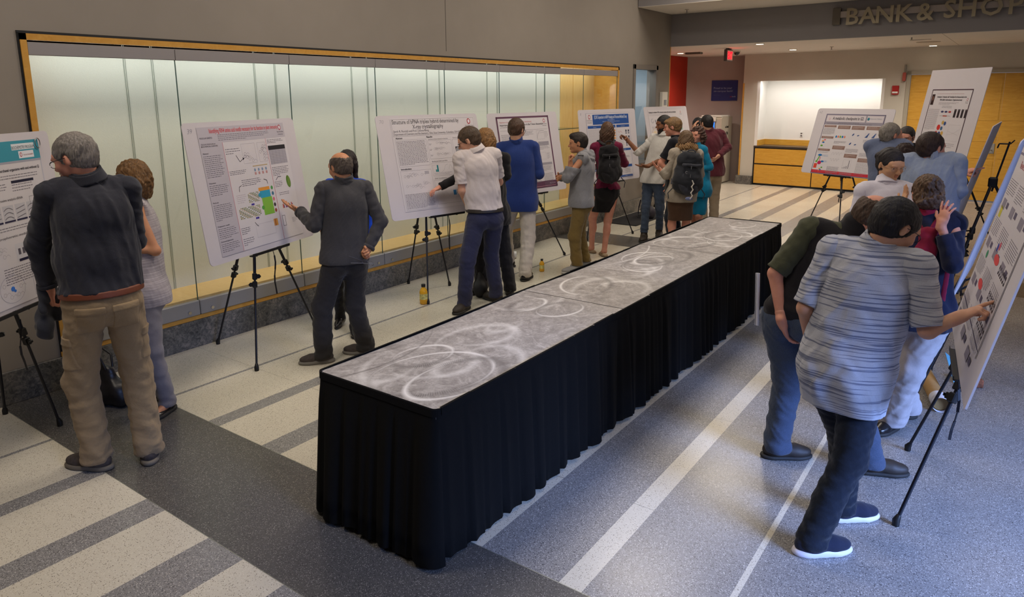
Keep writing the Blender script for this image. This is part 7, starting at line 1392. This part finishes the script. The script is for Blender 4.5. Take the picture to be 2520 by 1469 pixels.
SPEC = dict(
 navy_man=dict(label='grey-haired man in a dark navy shirt and khaki cargo trousers, seen from behind', skin='pink', hair=('short', (118, 112, 108)), hair_hi=1.5, near=True, girth=1.22, glasses=1, belly=True,
    top=dict(mat=NAVY, sleeve=1.93, hem=0.05, e=0.020, baggy=0.010, collar=0.045, fold_collar=True, wr=1.3, cuff=True), bottom=dict(kind='pants', mat=KHAKI, e=0.026, belt=BELTB, pockets=True, wr=1.4), shoes=dict(mat=HIKE, sole=HSOLE, chunk=0.007, sz=0.030), handL='grip', handR='relax'),
 sleeveless_woman=dict(label='blonde woman in a sleeveless top and grey slacks behind the navy-shirted man', fem=True, skin='tan', hair=('bob', (116, 84, 50)), near=True, glasses=2, hvol=1.2,
    top=dict(mat=SKSTR, sleeve=0.0, hem=-0.10, e=0.012, scoop=False), bottom=dict(kind='pants', mat=GREYP, e=0.012, slim=0.95), shoes=dict(kind='flat', mat=LEATH, sole=DKSOLE), handL='relax'),
 grey_man=dict(label='balding man in a charcoal fleece gesturing at the poster with the red title', skin='tan', hair=('bald', (86, 76, 68)), near=True, girth=0.98,
    top=dict(mat=CHAR, sleeve=1.96, hem=-0.03, e=0.022, baggy=0.006, collar=0.052, wr=1.3, cuff=True), bottom=dict(kind='pants', mat=CHARP, e=0.024, wr=1.4), shoes=dict(mat=HIKE, sole=M('sole_grey', (120, 116, 110), 0.7), chunk=0.008, sz=0.032), handL='open', palmL=(0.1, -0.2, 1), handR='grip', palmR=(-1, 0.3, 0)),
 blue_woman=dict(label='black-haired woman in a royal blue top standing behind the balding man', fem=True, skin='east', hair=('straight', (34, 26, 26)), hvol=1.5, near=True,
    top=dict(mat=ROYAL, sleeve=1.95, hem=-0.10, e=0.012), bottom=dict(kind='pants', mat=BLK, e=0.010, slim=0.85), shoes=dict(kind='heel', mat=LEATH, sole=DKSOLE)),
 polo_man=dict(label='brown-haired man with glasses in a pale polo shirt and indigo jeans', skin='fair', hair=('thick', (74, 58, 44)), near=True, glasses=1,
    top=dict(mat=POLO, sleeve=0.80, hem=0.05, e=0.026, baggy=0.018, collar=0.036, fold_collar=True, wr=1.2), bottom=dict(kind='pants', mat=INDIGO, e=0.020, belt=BELTK), shoes=dict(mat=BRN, sole=DKSOLE), handL='relax'),
 black_suit_woman=dict(label='woman with long blonde hair in a black suit pointing at the triplex hybrid poster', fem=True, skin='pink', hair=('long', (136, 100, 62)), near=True,
    top=dict(mat=BLK, sleeve=1.93, hem=-0.16, e=0.022, baggy=0.006, name='jacket'), bottom=dict(kind='pants', mat=BLK, e=0.018), shoes=dict(mat=LEATH, sole=DKSOLE), handL='cup', palmL=(0.2, -0.4, -0.8)),
 blazer_man=dict(label='brown-haired man in a blue blazer and cream trousers facing the purple framed poster', skin='fair', hair=('thick', (72, 52, 40)), hvol=1.15, near=True, glasses=1,
    top=dict(mat=BLAZER, sleeve=1.95, hem=-0.13, e=0.032, baggy=0.008, collar=0.045, wr=0.6, name='blazer'), bottom=dict(kind='pants', mat=CREAMP, e=0.024, cuffz=0.0), shoes=dict(mat=LEATH, sole=DKSOLE)),
 hoodie_man=dict(label='dark-haired young man in a heather grey hoodie resting his chin on his hand', skin='tan', hair=('quiff', (40, 32, 28)), near=True,
    top=dict(mat=HEATH, sleeve=1.80, hem=-0.05, e=0.028, baggy=0.014, hood=True, name='hoodie', wr=1.2), bottom=dict(kind='pants', mat=OLIVE, e=0.018, wr=1.3, cuffz=0.05), shoes=dict(mat=GSH, sole=M('sole_pale', (190, 186, 180), 0.6), laces=P_WHITE), handL='grip', palmL=(-0.9, 0.2, 0), handR='relax', palmR=(-1, 0, 0.2)),
 maroon_girl=dict(label='long-haired woman in a maroon cardigan and short black skirt', fem=True, skin='pink', hair=('long', (82, 58, 42)), bare_legs=True, near=True,
    top=dict(mat=MAROON, sleeve=1.95, hem=0.0, e=0.020, baggy=0.008, collar=0.05, name='cardigan', wr=1.2), bottom=dict(kind='skirt', mat=C('black_skirt', (26, 24, 26)), len=0.31, w=0.105), shoes=dict(kind='flat', mat=M('beige_flat', (176, 150, 118), 0.6), sole=M('sole_tan', (140, 116, 88), 0.7))),
 bearded_man=dict(label='dark-bearded man in an untucked white shirt pointing at the blue header poster', skin='brown', hair=('short', (24, 20, 20)), beard=(26, 20, 18), near=True,
    top=dict(mat=WHITESH, sleeve=1.15, hem=-0.05, e=0.024, baggy=0.012, collar=0.032, fold_collar=True, cuff=True, wr=1.3), bottom=dict(kind='pants', mat=BJ, e=0.010, slim=0.9, wr=1.2, cuffz=0.07), shoes=dict(kind='boot', mat=BRN, sole=DKSOLE, chunk=0.006), handR='point', palmR=(0.3, 0.2, -0.9), handL='open', palmL=(0, -0.3, 1)),
 black_tee_man=dict(label='sandy-haired man in a black t-shirt beside the bearded man', skin='pink', hair=('sweep', (120, 92, 60)), girth=1.1, near=True,
    top=dict(mat=BTEE, sleeve=0.78, hem=-0.12, e=0.024, baggy=0.014, collar=0.03), bottom=dict(kind='pants', mat=DKJ, e=0.018)),
 hooded_girl=dict(label='woman in an oatmeal fur-hooded jacket and brown skirt', fem=True, skin='pink', hair=('long', (100, 78, 56)), bare_legs=True, near=True,
    top=dict(mat=OAT, sleeve=1.85, hem=-0.12, e=0.026, baggy=0.012, hood=True, fur=True, name='jacket', wr=1.2), bottom=dict(kind='skirt', mat=BROWNS, len=0.37, w=0.118), handL='open', palmL=(0.2, -0.5, 0.6), shoes=dict(kind='flat', mat=LEATH, sole=DKSOLE)),
 curly_woman=dict(label='smiling woman with long curly brown hair in a teal dress', fem=True, skin='pink', hair=('curly', (70, 44, 34)), hvol=1.5, bare_legs=True, girth=1.05,
    top=dict(mat=TEAL, sleeve=1.80, hem=-0.14, e=0.014, name='dress', baggy=0.004), bottom=dict(kind='dress', mat=TEAL, len=0.40, w=0.116), shoes=dict(kind='flat', mat=LEATH, sole=DKSOLE)),
 dark_haired_man=dict(label='black-haired man mostly hidden behind the curly-haired woman', skin='tan', hair=('thick', (26, 22, 24)), bare_legs=True,
    top=dict(mat=DARKM, sleeve=0.8, hem=-0.12, e=0.02), bottom=dict(kind='shorts', mat=PURP, len=0.36)),
 maroon_shirt_man=dict(label='black-haired man in a dark maroon shirt and tan trousers with a hand on his hip', skin='fair', hair=('thick', (28, 24, 26)), girth=1.05,
    top=dict(mat=DARKM, sleeve=1.95, hem=-0.06, e=0.028, baggy=0.010, collar=0.035, wr=1.3), bottom=dict(kind='pants', mat=TANP, e=0.022), handR='relax', handL='relax'),
 grey_haired_man=dict(label='grey-haired man in a blue shirt seen from behind, next to the metabolic checkpoint poster', skin='pink', hair=('thick', (128, 122, 116)), hair_hi=1.5,
    top=dict(mat=CHAMB, sleeve=1.95, hem=0.02, e=0.026, collar=0.04, fold_collar=True), bottom=dict(kind='pants', mat=CHARP), handR='grip'),
 glasses_man=dict(label='man with glasses facing the camera beside the grey-haired man in blue', skin='pink', hair=('short', (50, 44, 42)), glasses=1,
    top=dict(mat=BLK, sleeve=1.95, hem=-0.1, e=0.022), bottom=dict(kind='pants', mat=CHARP)),
 dark_haired_woman=dict(label='dark-haired woman, only her head seen behind the woman in the white jacket', fem=True, skin='pink', hair=('bob', (44, 28, 26)), hvol=1.4,
    top=dict(mat=BLK, sleeve=1.95, hem=-0.1, e=0.016), bottom=dict(kind='pants', mat=CHARP)),
 white_jacket_woman=dict(label='woman with glasses, a white jacket and a long maroon-tinted ponytail, talking', fem=True, skin='east', hair=('pony', (34, 28, 30)), ponycol=(70, 30, 46), ponyside=1.0, near=True, glasses=2,
    top=dict(mat=WJACK, sleeve=1.9, hem=-0.10, e=0.018, baggy=0.006, collar=0.032, fold_collar=True, name='jacket'), bottom=dict(kind='pants', mat=BLK, e=0.012), handL='open'),
 light_blue_shirt_man=dict(label='dark-haired bearded man in a light blue shirt pointing at the tall portrait poster', skin='pink', hair=('short', (50, 34, 28)), beard=(50, 34, 28), near=True, girth=1.08,
    top=dict(mat=LBLUE, sleeve=1.7, hem=-0.02, e=0.028, baggy=0.012, collar=0.04, fold_collar=True, wr=1.4, cuff=True), bottom=dict(kind='pants', mat=GREYP), handL='point', palmL=(0.2, -0.2, -0.8), handR='relax'),
 bun_woman=dict(label='woman with a loose hair bun and navy sweater raising an open hand', fem=True, skin='pink', hair=('bun', (92, 70, 52)), near=True,
    top=dict(mat=NAVK, sleeve=1.75, hem=-0.12, e=0.022, baggy=0.010, name='sweater', collar=0.03, colmat=C('magenta_collar', (150, 30, 56)), wr=1.2), bottom=dict(kind='pants', mat=C('pale_trousers', (176, 170, 172)), e=0.028, flare=0.02), shoes=dict(kind='shoe', mat=LEATH, sole=DKSOLE, chunk=0.006), handR='open', palmR=(0.3, 0.3, 0.8)),
 vest_man=dict(label='balding man in a black vest and olive shirt leaning forward, hand in pocket', skin='pink', hair=('bald', (76, 58, 46)), near=True, girth=0.88, face=True,
    top=dict(mat=OLIVS, sleeve=0.95, hem=0.03, e=0.014, baggy=0.026), vest=VEST, bottom=dict(kind='pants', mat=JEANS, e=0.022, wr=1.4), shoes=dict(mat=BRN, sole=DKSOLE, chunk=0.006, laces=BLACK), handL='relax', handR='relax'),
 striped_man=dict(label='black-haired young man in a grey striped shirt pointing at the nearest poster', skin='fair', hair=('thick', (26, 22, 24)), hvol=1.3, near=True, glasses=1,
    top=dict(mat=STRIPE, sleeve=0.95, hem=-0.19, e=0.028, baggy=0.022, collar=0.040, fold_collar=True, wr=1.4), bottom=dict(kind='pants', mat=DKJ, e=0.018, wr=1.3), shoes=dict(mat=C('navy_mesh', (34, 38, 56)), sole=WSOLE, chunk=0.006, sz=0.034, laces=C('navy_lace', (24, 26, 40))), handR='point', palmR=(0.1, 0.4, -0.8), handL='none'),
)
ONLY = globals().get('ONLY_PEOPLE')
CTX = {}
for k, sp_ in SPEC.items():
    if ONLY is not None and k not in ONLY: continue
    CTX[k] = person(POSES[k], sp_)
# ---------------------------------------------------------------- backpacks, bags and small things
def fput(name, F, h, m, par=None, org=(0, 0, 0)):
    V, Q = F.mesh(h); o = np_obj(name, [(V, Q, 0)], [m], None, org); 
    if par is not None: o.parent = par
    return o
def backpack(key, m, m2, label, w_=0.15, h_=0.24, dp=0.11, logo=False, drop=0.0):
    if key not in CTX: return
    c = CTX[key][1]; s = c['s']; SF, SL, sp = c['SF'], c['SL'], c['sp']; o = c['nk']-sp*(0.26+drop)*s-SF*0.21*s; Rb = c['Rs']
    t = empty('backpack', tuple(o)); org = o
    F = Field(); F.cap(o-sp*h_*0.55+SF*0.02, o+sp*h_*0.55+SF*0.02, dp*0.85, dp*0.70, 0.03, SL, w_/dp*1.15); F.ell(o-sp*h_*0.35-SF*0.02, (dp*0.9, w_*0.95, h_*0.55), Rb, 0.04); F.disp(wob(0.004, 24, 4)); fput('bag_body', F, 0.007, m, t, org)
    F = Field(); F.ell(o-sp*h_*0.40-SF*(dp*0.62), (0.045, w_*0.74, h_*0.50), Rb, 0.02); F.disp(wob(0.003, 30, 6)); pk = fput('front_pocket', F, 0.006, m2, t, org)
    F = Field(); F.cap(o+sp*h_*0.30-SF*dp*0.70+SL*w_*0.55, o+sp*h_*0.30-SF*dp*0.70-SL*w_*0.55, 0.018, 0.018, 0.01); F.disp(wob(0.003, 30, 6)); fput('top_pocket', F, 0.006, m2, t, org)
    mb = MB(); hnd = [Vector(o+sp*(h_*0.80+0.03*math.sin(a))+SL*0.05*math.cos(a)-SF*0.01-org) for a in np.arange(0, 3.2, 0.35)]; mb.tube(hnd, 0.008, m2, 8); mb.build('haul_loop', t)
    for q, kq in ((1, 'sL'), (-1, 'sR')):
        S_ = c['J'][kq]*0.62+c['nk']*0.38; F = Field(); p0 = o+sp*h_*0.75+SL*q*0.05+SF*0.06; p1 = S_+c['sp']*0.062*s; p2 = S_+SF*0.100*s-sp*0.02*s; p3 = S_+SF*0.115*s-sp*0.20*s+SL*q*0.02; p4 = o-sp*h_*0.5+SL*q*w_*0.9+SF*0.10
        for a, b in ((p0, p1), (p1, p2), (p2, p3)): F.cap(a, b, 0.012, 0.012, 0.01, SL, 2.2)
        F.cap(p3, p4, 0.006, 0.006, 0.006, SL, 1.8); fput('shoulder_strap', F, 0.006, m2, t, org)
    for q in (1, -1):
        mb = MB(); a = Vector(o-sp*h_*0.65+SL*q*w_*0.95-org); mb.tube([a, a+Vector(SL*q*0.05-sp*0.06), a+Vector(SL*q*0.035-sp*0.13)], 0.006, m2, 6); mb.build('side_strap', t)
    mb = MB(); zc = M('zip_grey', (120, 120, 124), 0.4, 0.5)
    for u in (0.28, -0.05): mb.tube([Vector(o+sp*h_*u-SF*(dp*1.12)+SL*w_*0.10-org), Vector(o+sp*(h_*u-0.04)-SF*(dp*1.14)+SL*w_*0.10-org)], 0.004, zc, 6)
    mb.build('zip_pull', t)
    if logo:
        F = Field(); pts = [o-sp*h_*(0.30+0.12*i)-SF*(dp*1.06+0.012)+SL*0.010*(-1)**i-SL*0.02 for i in range(7)]
        for a, b in zip(pts[:-1], pts[1:]): F.cap(a, b, 0.007, 0.007, 0.008)
        fput('bungee_cord', F, 0.004, M('cord_white', (206, 200, 190), 0.6), t, org)
        F = Field(); F.ell(o-sp*h_*1.02-SF*(dp*1.0), (0.012, 0.045, 0.022), Rb); fput('badge', F, 0.004, M('badge_blue', (110, 120, 160), 0.6), t, org)
        M4 = Matrix(((SL[0]*-1, sp[0], -SF[0], o[0]-SF[0]*0.160+sp[0]*0.005), (SL[1]*-1, sp[1], -SF[1], o[1]-SF[1]*0.160+sp[1]*0.005), (-SL[2], sp[2], -SF[2], o[2]+sp[2]*0.0), (0, 0, 0, 1)))
        vs, fs = text_mesh('Outdoor', 0.035, 0.0008, 'CENTER'); mb = MB(); mb.tube([(-0.075+0.014*math.cos(a), 0.012+0.014*math.sin(a), 0) for a in np.arange(0.6, 5.6, 0.4)], 0.003, zc, 6); mb2 = mb.build('logo', t); mb2.matrix_parent_inverse = t.matrix_world.inverted() if False else Matrix.Translation(-Vector(org)); mb2.matrix_basis = M4
    tag(t, label, 'backpack')
BP1 = C('pack_black', (26, 25, 28)); BP2 = C('pack_black_trim', (38, 37, 40)); BP3 = C('pack_charcoal', (40, 42, 48)); BP4 = C('pack_charcoal_trim', (58, 60, 68))
backpack('maroon_girl', BP1, BP2, 'slim black backpack worn over the maroon cardigan', 0.155, 0.30, 0.085)
backpack('hooded_girl', BP3, BP4, 'large charcoal backpack with a white zigzag cord, worn over the oatmeal jacket', 0.185, 0.30, 0.125, True, 0.03)
def straps_bun():
    if 'bun_woman' not in CTX: return
    c = CTX['bun_woman'][1]; s = c['s']; SF, SL, sp, nk, J = c['SF'], c['SL'], c['sp'], c['nk'], c['J']; m = C('magenta_strap', (128, 26, 54)); o = nk-sp*0.33*s-SF*0.165*s
    t = empty('drawstring_bag', tuple(o)); F = Field(); F.cap(nk-sp*0.12*s-SF*0.115*s-SL*0.01, nk-sp*0.44*s-SF*0.125*s+SL*0.03, 0.030, 0.045, 0.03, SL, 1.7); F.disp(wob(0.005, 25, 3)); fput('bag_body', F, 0.007, m, t, o)
    for q, kq in ((1, 'sL'), (-1, 'sR')):
        S_ = J[kq]*0.60+nk*0.40; F = Field(); pts = [nk-sp*0.14*s-SF*0.12*s, S_-SF*0.065*s+sp*0.045*s, S_+sp*0.072*s, S_+SF*0.08*s+sp*0.01*s, S_+SF*0.115*s-sp*0.15*s]
        for a, b in zip(pts[:-1], pts[1:]): F.cap(a, b, 0.009, 0.009, 0.01, SL, 2.4)
        F.cap(S_-SF*0.10*s-sp*0.26*s+SL*q*0.03, S_-SF*0.10*s-sp*0.50*s+SL*q*0.01, 0.008, 0.008, 0.01, SL, 2.0); fput('shoulder_strap', F, 0.006, m, t, o)
    tag(t, 'magenta strapped bag worn over the navy sweater of the woman with the bun', 'bag')
straps_bun()
def handbag(loc, rot, label, m, L=0.34, H_=0.30, W_=0.14, buckle=True):
    t = empty('handbag', loc, rot); F = Field(); F.cap((0, -L*0.36, H_*0.30), (0, L*0.36, H_*0.30), H_*0.30, H_*0.30, 0.02, (1, 0, 0), W_/H_/0.62); F.cap((0, -L*0.22, H_*0.72), (0, L*0.22, H_*0.72), H_*0.16, H_*0.16, 0.08, (1, 0, 0), 0.6); F.cut((0, 0, 0.004), (0, 0, -1)); F.disp(wob(0.006, 18, 7)); fput('bag_body', F, 0.007, m, t)
    for q in (-1, 1): mb = MB(); mb.tube([(q*0.03, -L*0.24, H_*0.80), (q*0.045, -L*0.20, H_*1.05), (q*0.05, 0, H_*1.16), (q*0.045, L*0.20, H_*1.05), (q*0.03, L*0.24, H_*0.80)], 0.008, m, 8); mb.build('handle', t)
    mb = MB(); p = [(-W_*0.62, 0.02, H_*0.85), (-W_*0.75, 0.03, H_*0.5), (-W_*0.80, 0.02, H_*0.2), (-W_*0.95, -0.05, 0.012), (-W_*0.8, -L*0.3, 0.010)]
    for a, b in zip(p[:-1], p[1:]): a, b = Vector(a), Vector(b); mb.box((a+b)/2, (0.006, 0.022, (a-b).length+0.008), m, (b-a).to_track_quat('Z', 'Y').to_matrix())
    mb.build('long_strap', t)
    if buckle: q = MB(); q.tube([(-W_*0.60, 0.02+0.014*math.cos(a), H_*0.84+0.018*math.sin(a)) for a in np.arange(0, 6.3, 0.5)], 0.003, M('chrome', (210, 208, 204), 0.15, 1.0), 6); q.build('buckle', t)
    tag(t, label, 'bag'); return t
handbag((2.06, 4.99, 0), 0.35, 'black leather handbag on the floor between the legs of the man in khaki trousers', M('bag_leather', (24, 22, 26), 0.4, bump=0.3), 0.42, 0.34, 0.15)
handbag((5.78, 4.52, 0), -1.0, 'black satchel on the floor beside the feet of the woman in the black suit', M('bag_nylon', (20, 19, 22), 0.6, bump=0.3), 0.38, 0.30, 0.16)
handbag((8.35, 0.62, 0), 0.2, 'black bag on the floor under the easels at the right, by the bun woman', M('bag_nylon', (20, 19, 22), 0.6, bump=0.3), 0.36, 0.30, 0.2, False)
handbag((11.15, 5.05, 0), -0.9, 'dark bag on the black mat beneath the last poster', M('bag_purple', (34, 28, 40), 0.7, bump=0.3), 0.36, 0.36, 0.2, False)
tag(boxo('floor_mat', (10.3, 4.86, 0), (11.6, 5.45, 0.012), M('mat_black', (26, 25, 28), 0.9, bump=0.4)), 'black mat on the floor along the wall behind the bearded man', 'mat')
def bottle(loc, label, cap=(24, 24, 26), liq=(226, 168, 40), k=1.0):
    t = empty('juice_bottle', loc); b = MB(); prof = [(0.0, 0.001), (0.030, 0.002), (0.034, 0.010), (0.034, 0.060), (0.031, 0.066), (0.034, 0.072), (0.034, 0.105), (0.028, 0.125), (0.015, 0.142), (0.0145, 0.152)]
    b.tube([(0, 0, z*k) for r, z in prof], [max(r, 0.0005)*k for r, z in prof], M('bottle_juice', liq, 0.15), 20); b.build('bottle_body', t)
    MB().tube([(0, 0, 0.150*k), (0, 0, 0.172*k)], 0.0175*k, M('bottle_cap', cap, 0.4), 20).build('cap', t)
    MB().tube([(0, 0, 0.045*k), (0, 0, 0.092*k)], 0.0348*k, M('bottle_label', (206, 196, 120), 0.5, var=0.4, vs=60), 20, False).build('bottle_label', t)
    tag(t, label, 'bottle')
bottle((5.13, 4.76, 0), 'small bottle of orange juice standing by the foot of the easel', k=1.22)
bottle((6.95, 4.50, 0), 'small juice bottle behind the black shoe of the man in the blue blazer', k=0.9)
t = MB(); t.tube([(0, 0, 0), (0.55, 0, 0)], 0.045, M('tube_white', (214, 212, 208), 0.5), 24); o = t.build('poster_tube', loc=(7.36, 5.16, 0.046), rot=(0, 0, 2.2)); tag(o, 'white cardboard tube lying on the floor behind the man in the blue blazer', 'tube')
def tube_box():
    t = empty('poster_tube', (5.25, 0.235, 0.052), 0.26); K = M('kraft_card', (168, 132, 84), 0.75, var=0.06, vs=30)
    b = MB(); b.tube([(0, 0, 0), (0.86, 0, 0)], 0.050, K, 28, False); b.tube([(0.001, 0, 0), (0.859, 0, 0)], 0.046, M('kraft_inner', (140, 110, 64), 0.8), 28, True); b.build('tube_wall', t)
    p = MB(); p.tube([(-0.03, 0, 0), (0.10, 0, 0)], 0.0515, M('paper_white', (216, 216, 224), 0.6), 28, False); p.build('paper_roll', t)
    tag(t, 'brown kraft cardboard tube with white paper at its end, on the floor at the right', 'tube')
tube_box()
o = MB(); o.prism([(0, 0), (0.30, 0.04), (0.34, 0.12), (0.02, 0.06)], 2, 0.0, 0.002, M('paper_cyan', (96, 170, 206), 0.6)); x = o.build('folder', loc=(5.45, 0.13, 0.11), rot=(0.5, -0.25, 0.1)); tag(x, 'light blue paper folder lying across the kraft tube', 'folder')
o = MB(); o.box((0, 0, 0.03), (0.16, 0.12, 0.06), M('snack_box', (150, 90, 60), 0.6, var=0.5, vs=40), bev=0.006); x = o.build('snack_packet', loc=(5.9, 0.10, 0), rot=(0, 0, 0.4)); tag(x, 'small multicoloured packet on the floor under the near easel', 'packet')
# papers, glasses, jacket held or worn
def rolled(key):
    if key not in CTX: return
    c = CTX[key][1]; p = c['pel']+c['HL']*0.02-c['HF']*0.17*c['s']+np.array([0, 0, 0.02]); p = np.array([3.93, 1.09, 0.80])
    t = MB(); n = 14; vs = []; 
    for z in (0, 0.30):
        for i in range(n): a = i*0.62; r = 0.006+0.0006*i; vs.append((p[0]+r*math.cos(a)+0.02*z, p[1]+r*math.sin(a)+0.05*z, p[2]+z))
    t.add(vs, [(i, i+1, n+i+1, n+i) for i in range(n-1)], M('paper_white', (216, 216, 224), 0.6)); o = t.build('rolled_paper'); sm = o.modifiers.new('t', 'SOLIDIFY'); sm.thickness = 0.002
    tag(o, 'rolled white paper sticking out of the back pocket of the jeans', 'paper')
rolled('vest_man')
if 'bun_woman' in CTX:
    o = MB(); q = Vector((4.98, 0.36, 0.80)); o.prism([(-0.09, -0.22), (0.09, -0.20), (0.10, 0.12), (-0.08, 0.14)], 1, 0, 0.002, M('paper_lilac', (190, 184, 206), 0.6)); x = o.build('paper_sheet', loc=q, rot=(0.25, 0.1, -0.5)); tag(x, 'loose lilac tinted sheets held low beside the navy sweater', 'paper')
if 'grey_man' in CTX:
    J = CTX['grey_man'][1]['J']; w0 = Vector(J['wR'])+Vector(J['dR'])*0.11; t = empty('eyeglasses', w0); gm = M('glasses_steel', (96, 96, 104), 0.3, 0.7); mb = MB(); ax = Vector((0.45, -0.75, -0.2)).normalized(); dn = Vector((0.1, 0.0, -1)).normalized()
    for q in (0.018, 0.066): mb.tube([ax*(q+0.022*math.cos(a))+dn*(0.035+0.018*math.sin(a)) for a in np.arange(0, 6.4, 0.4)], 0.0018, gm, 6)
    mb.tube([ax*0.040+dn*0.03, ax*0.045+dn*0.03], 0.0018, gm, 6); mb.tube([ax*0.09+dn*0.03, ax*0.0-dn*0.0+Vector((-0.10, 0.02, -0.03))], 0.0016, gm, 6); mb.tube([ax*-0.004+dn*0.03, Vector((-0.09, 0.05, 0.02))], 0.0016, gm, 6); mb.build('frame', t); tag(t, 'thin-rimmed eyeglasses held behind the back of the balding man in charcoal', 'eyeglasses')
if 'navy_man' in CTX:
    J = CTX['navy_man'][1]['J']; w = J['wL']; F = Field(); a = w+np.array([-0.01, 0.02, 0.02]); F.cap(a, a+np.array([-0.02, 0.03, -0.27]), 0.030, 0.042, 0.02, (0.6, 0.8, 0), 1.6); F.cap(a+np.array([0.04, 0, 0.03]), a+np.array([0.06, 0.03, -0.20]), 0.022, 0.03, 0.02); F.disp(wob(0.007, 38, 5, (1, 1, 0.3))); o = fput('folded_jacket', F, 0.006, C('jacket_slate', (58, 60, 68)), None, tuple(a)); o.location = tuple(a); tag(o, 'dark slate jacket carried over the arm of the man in the navy shirt', 'jacket')
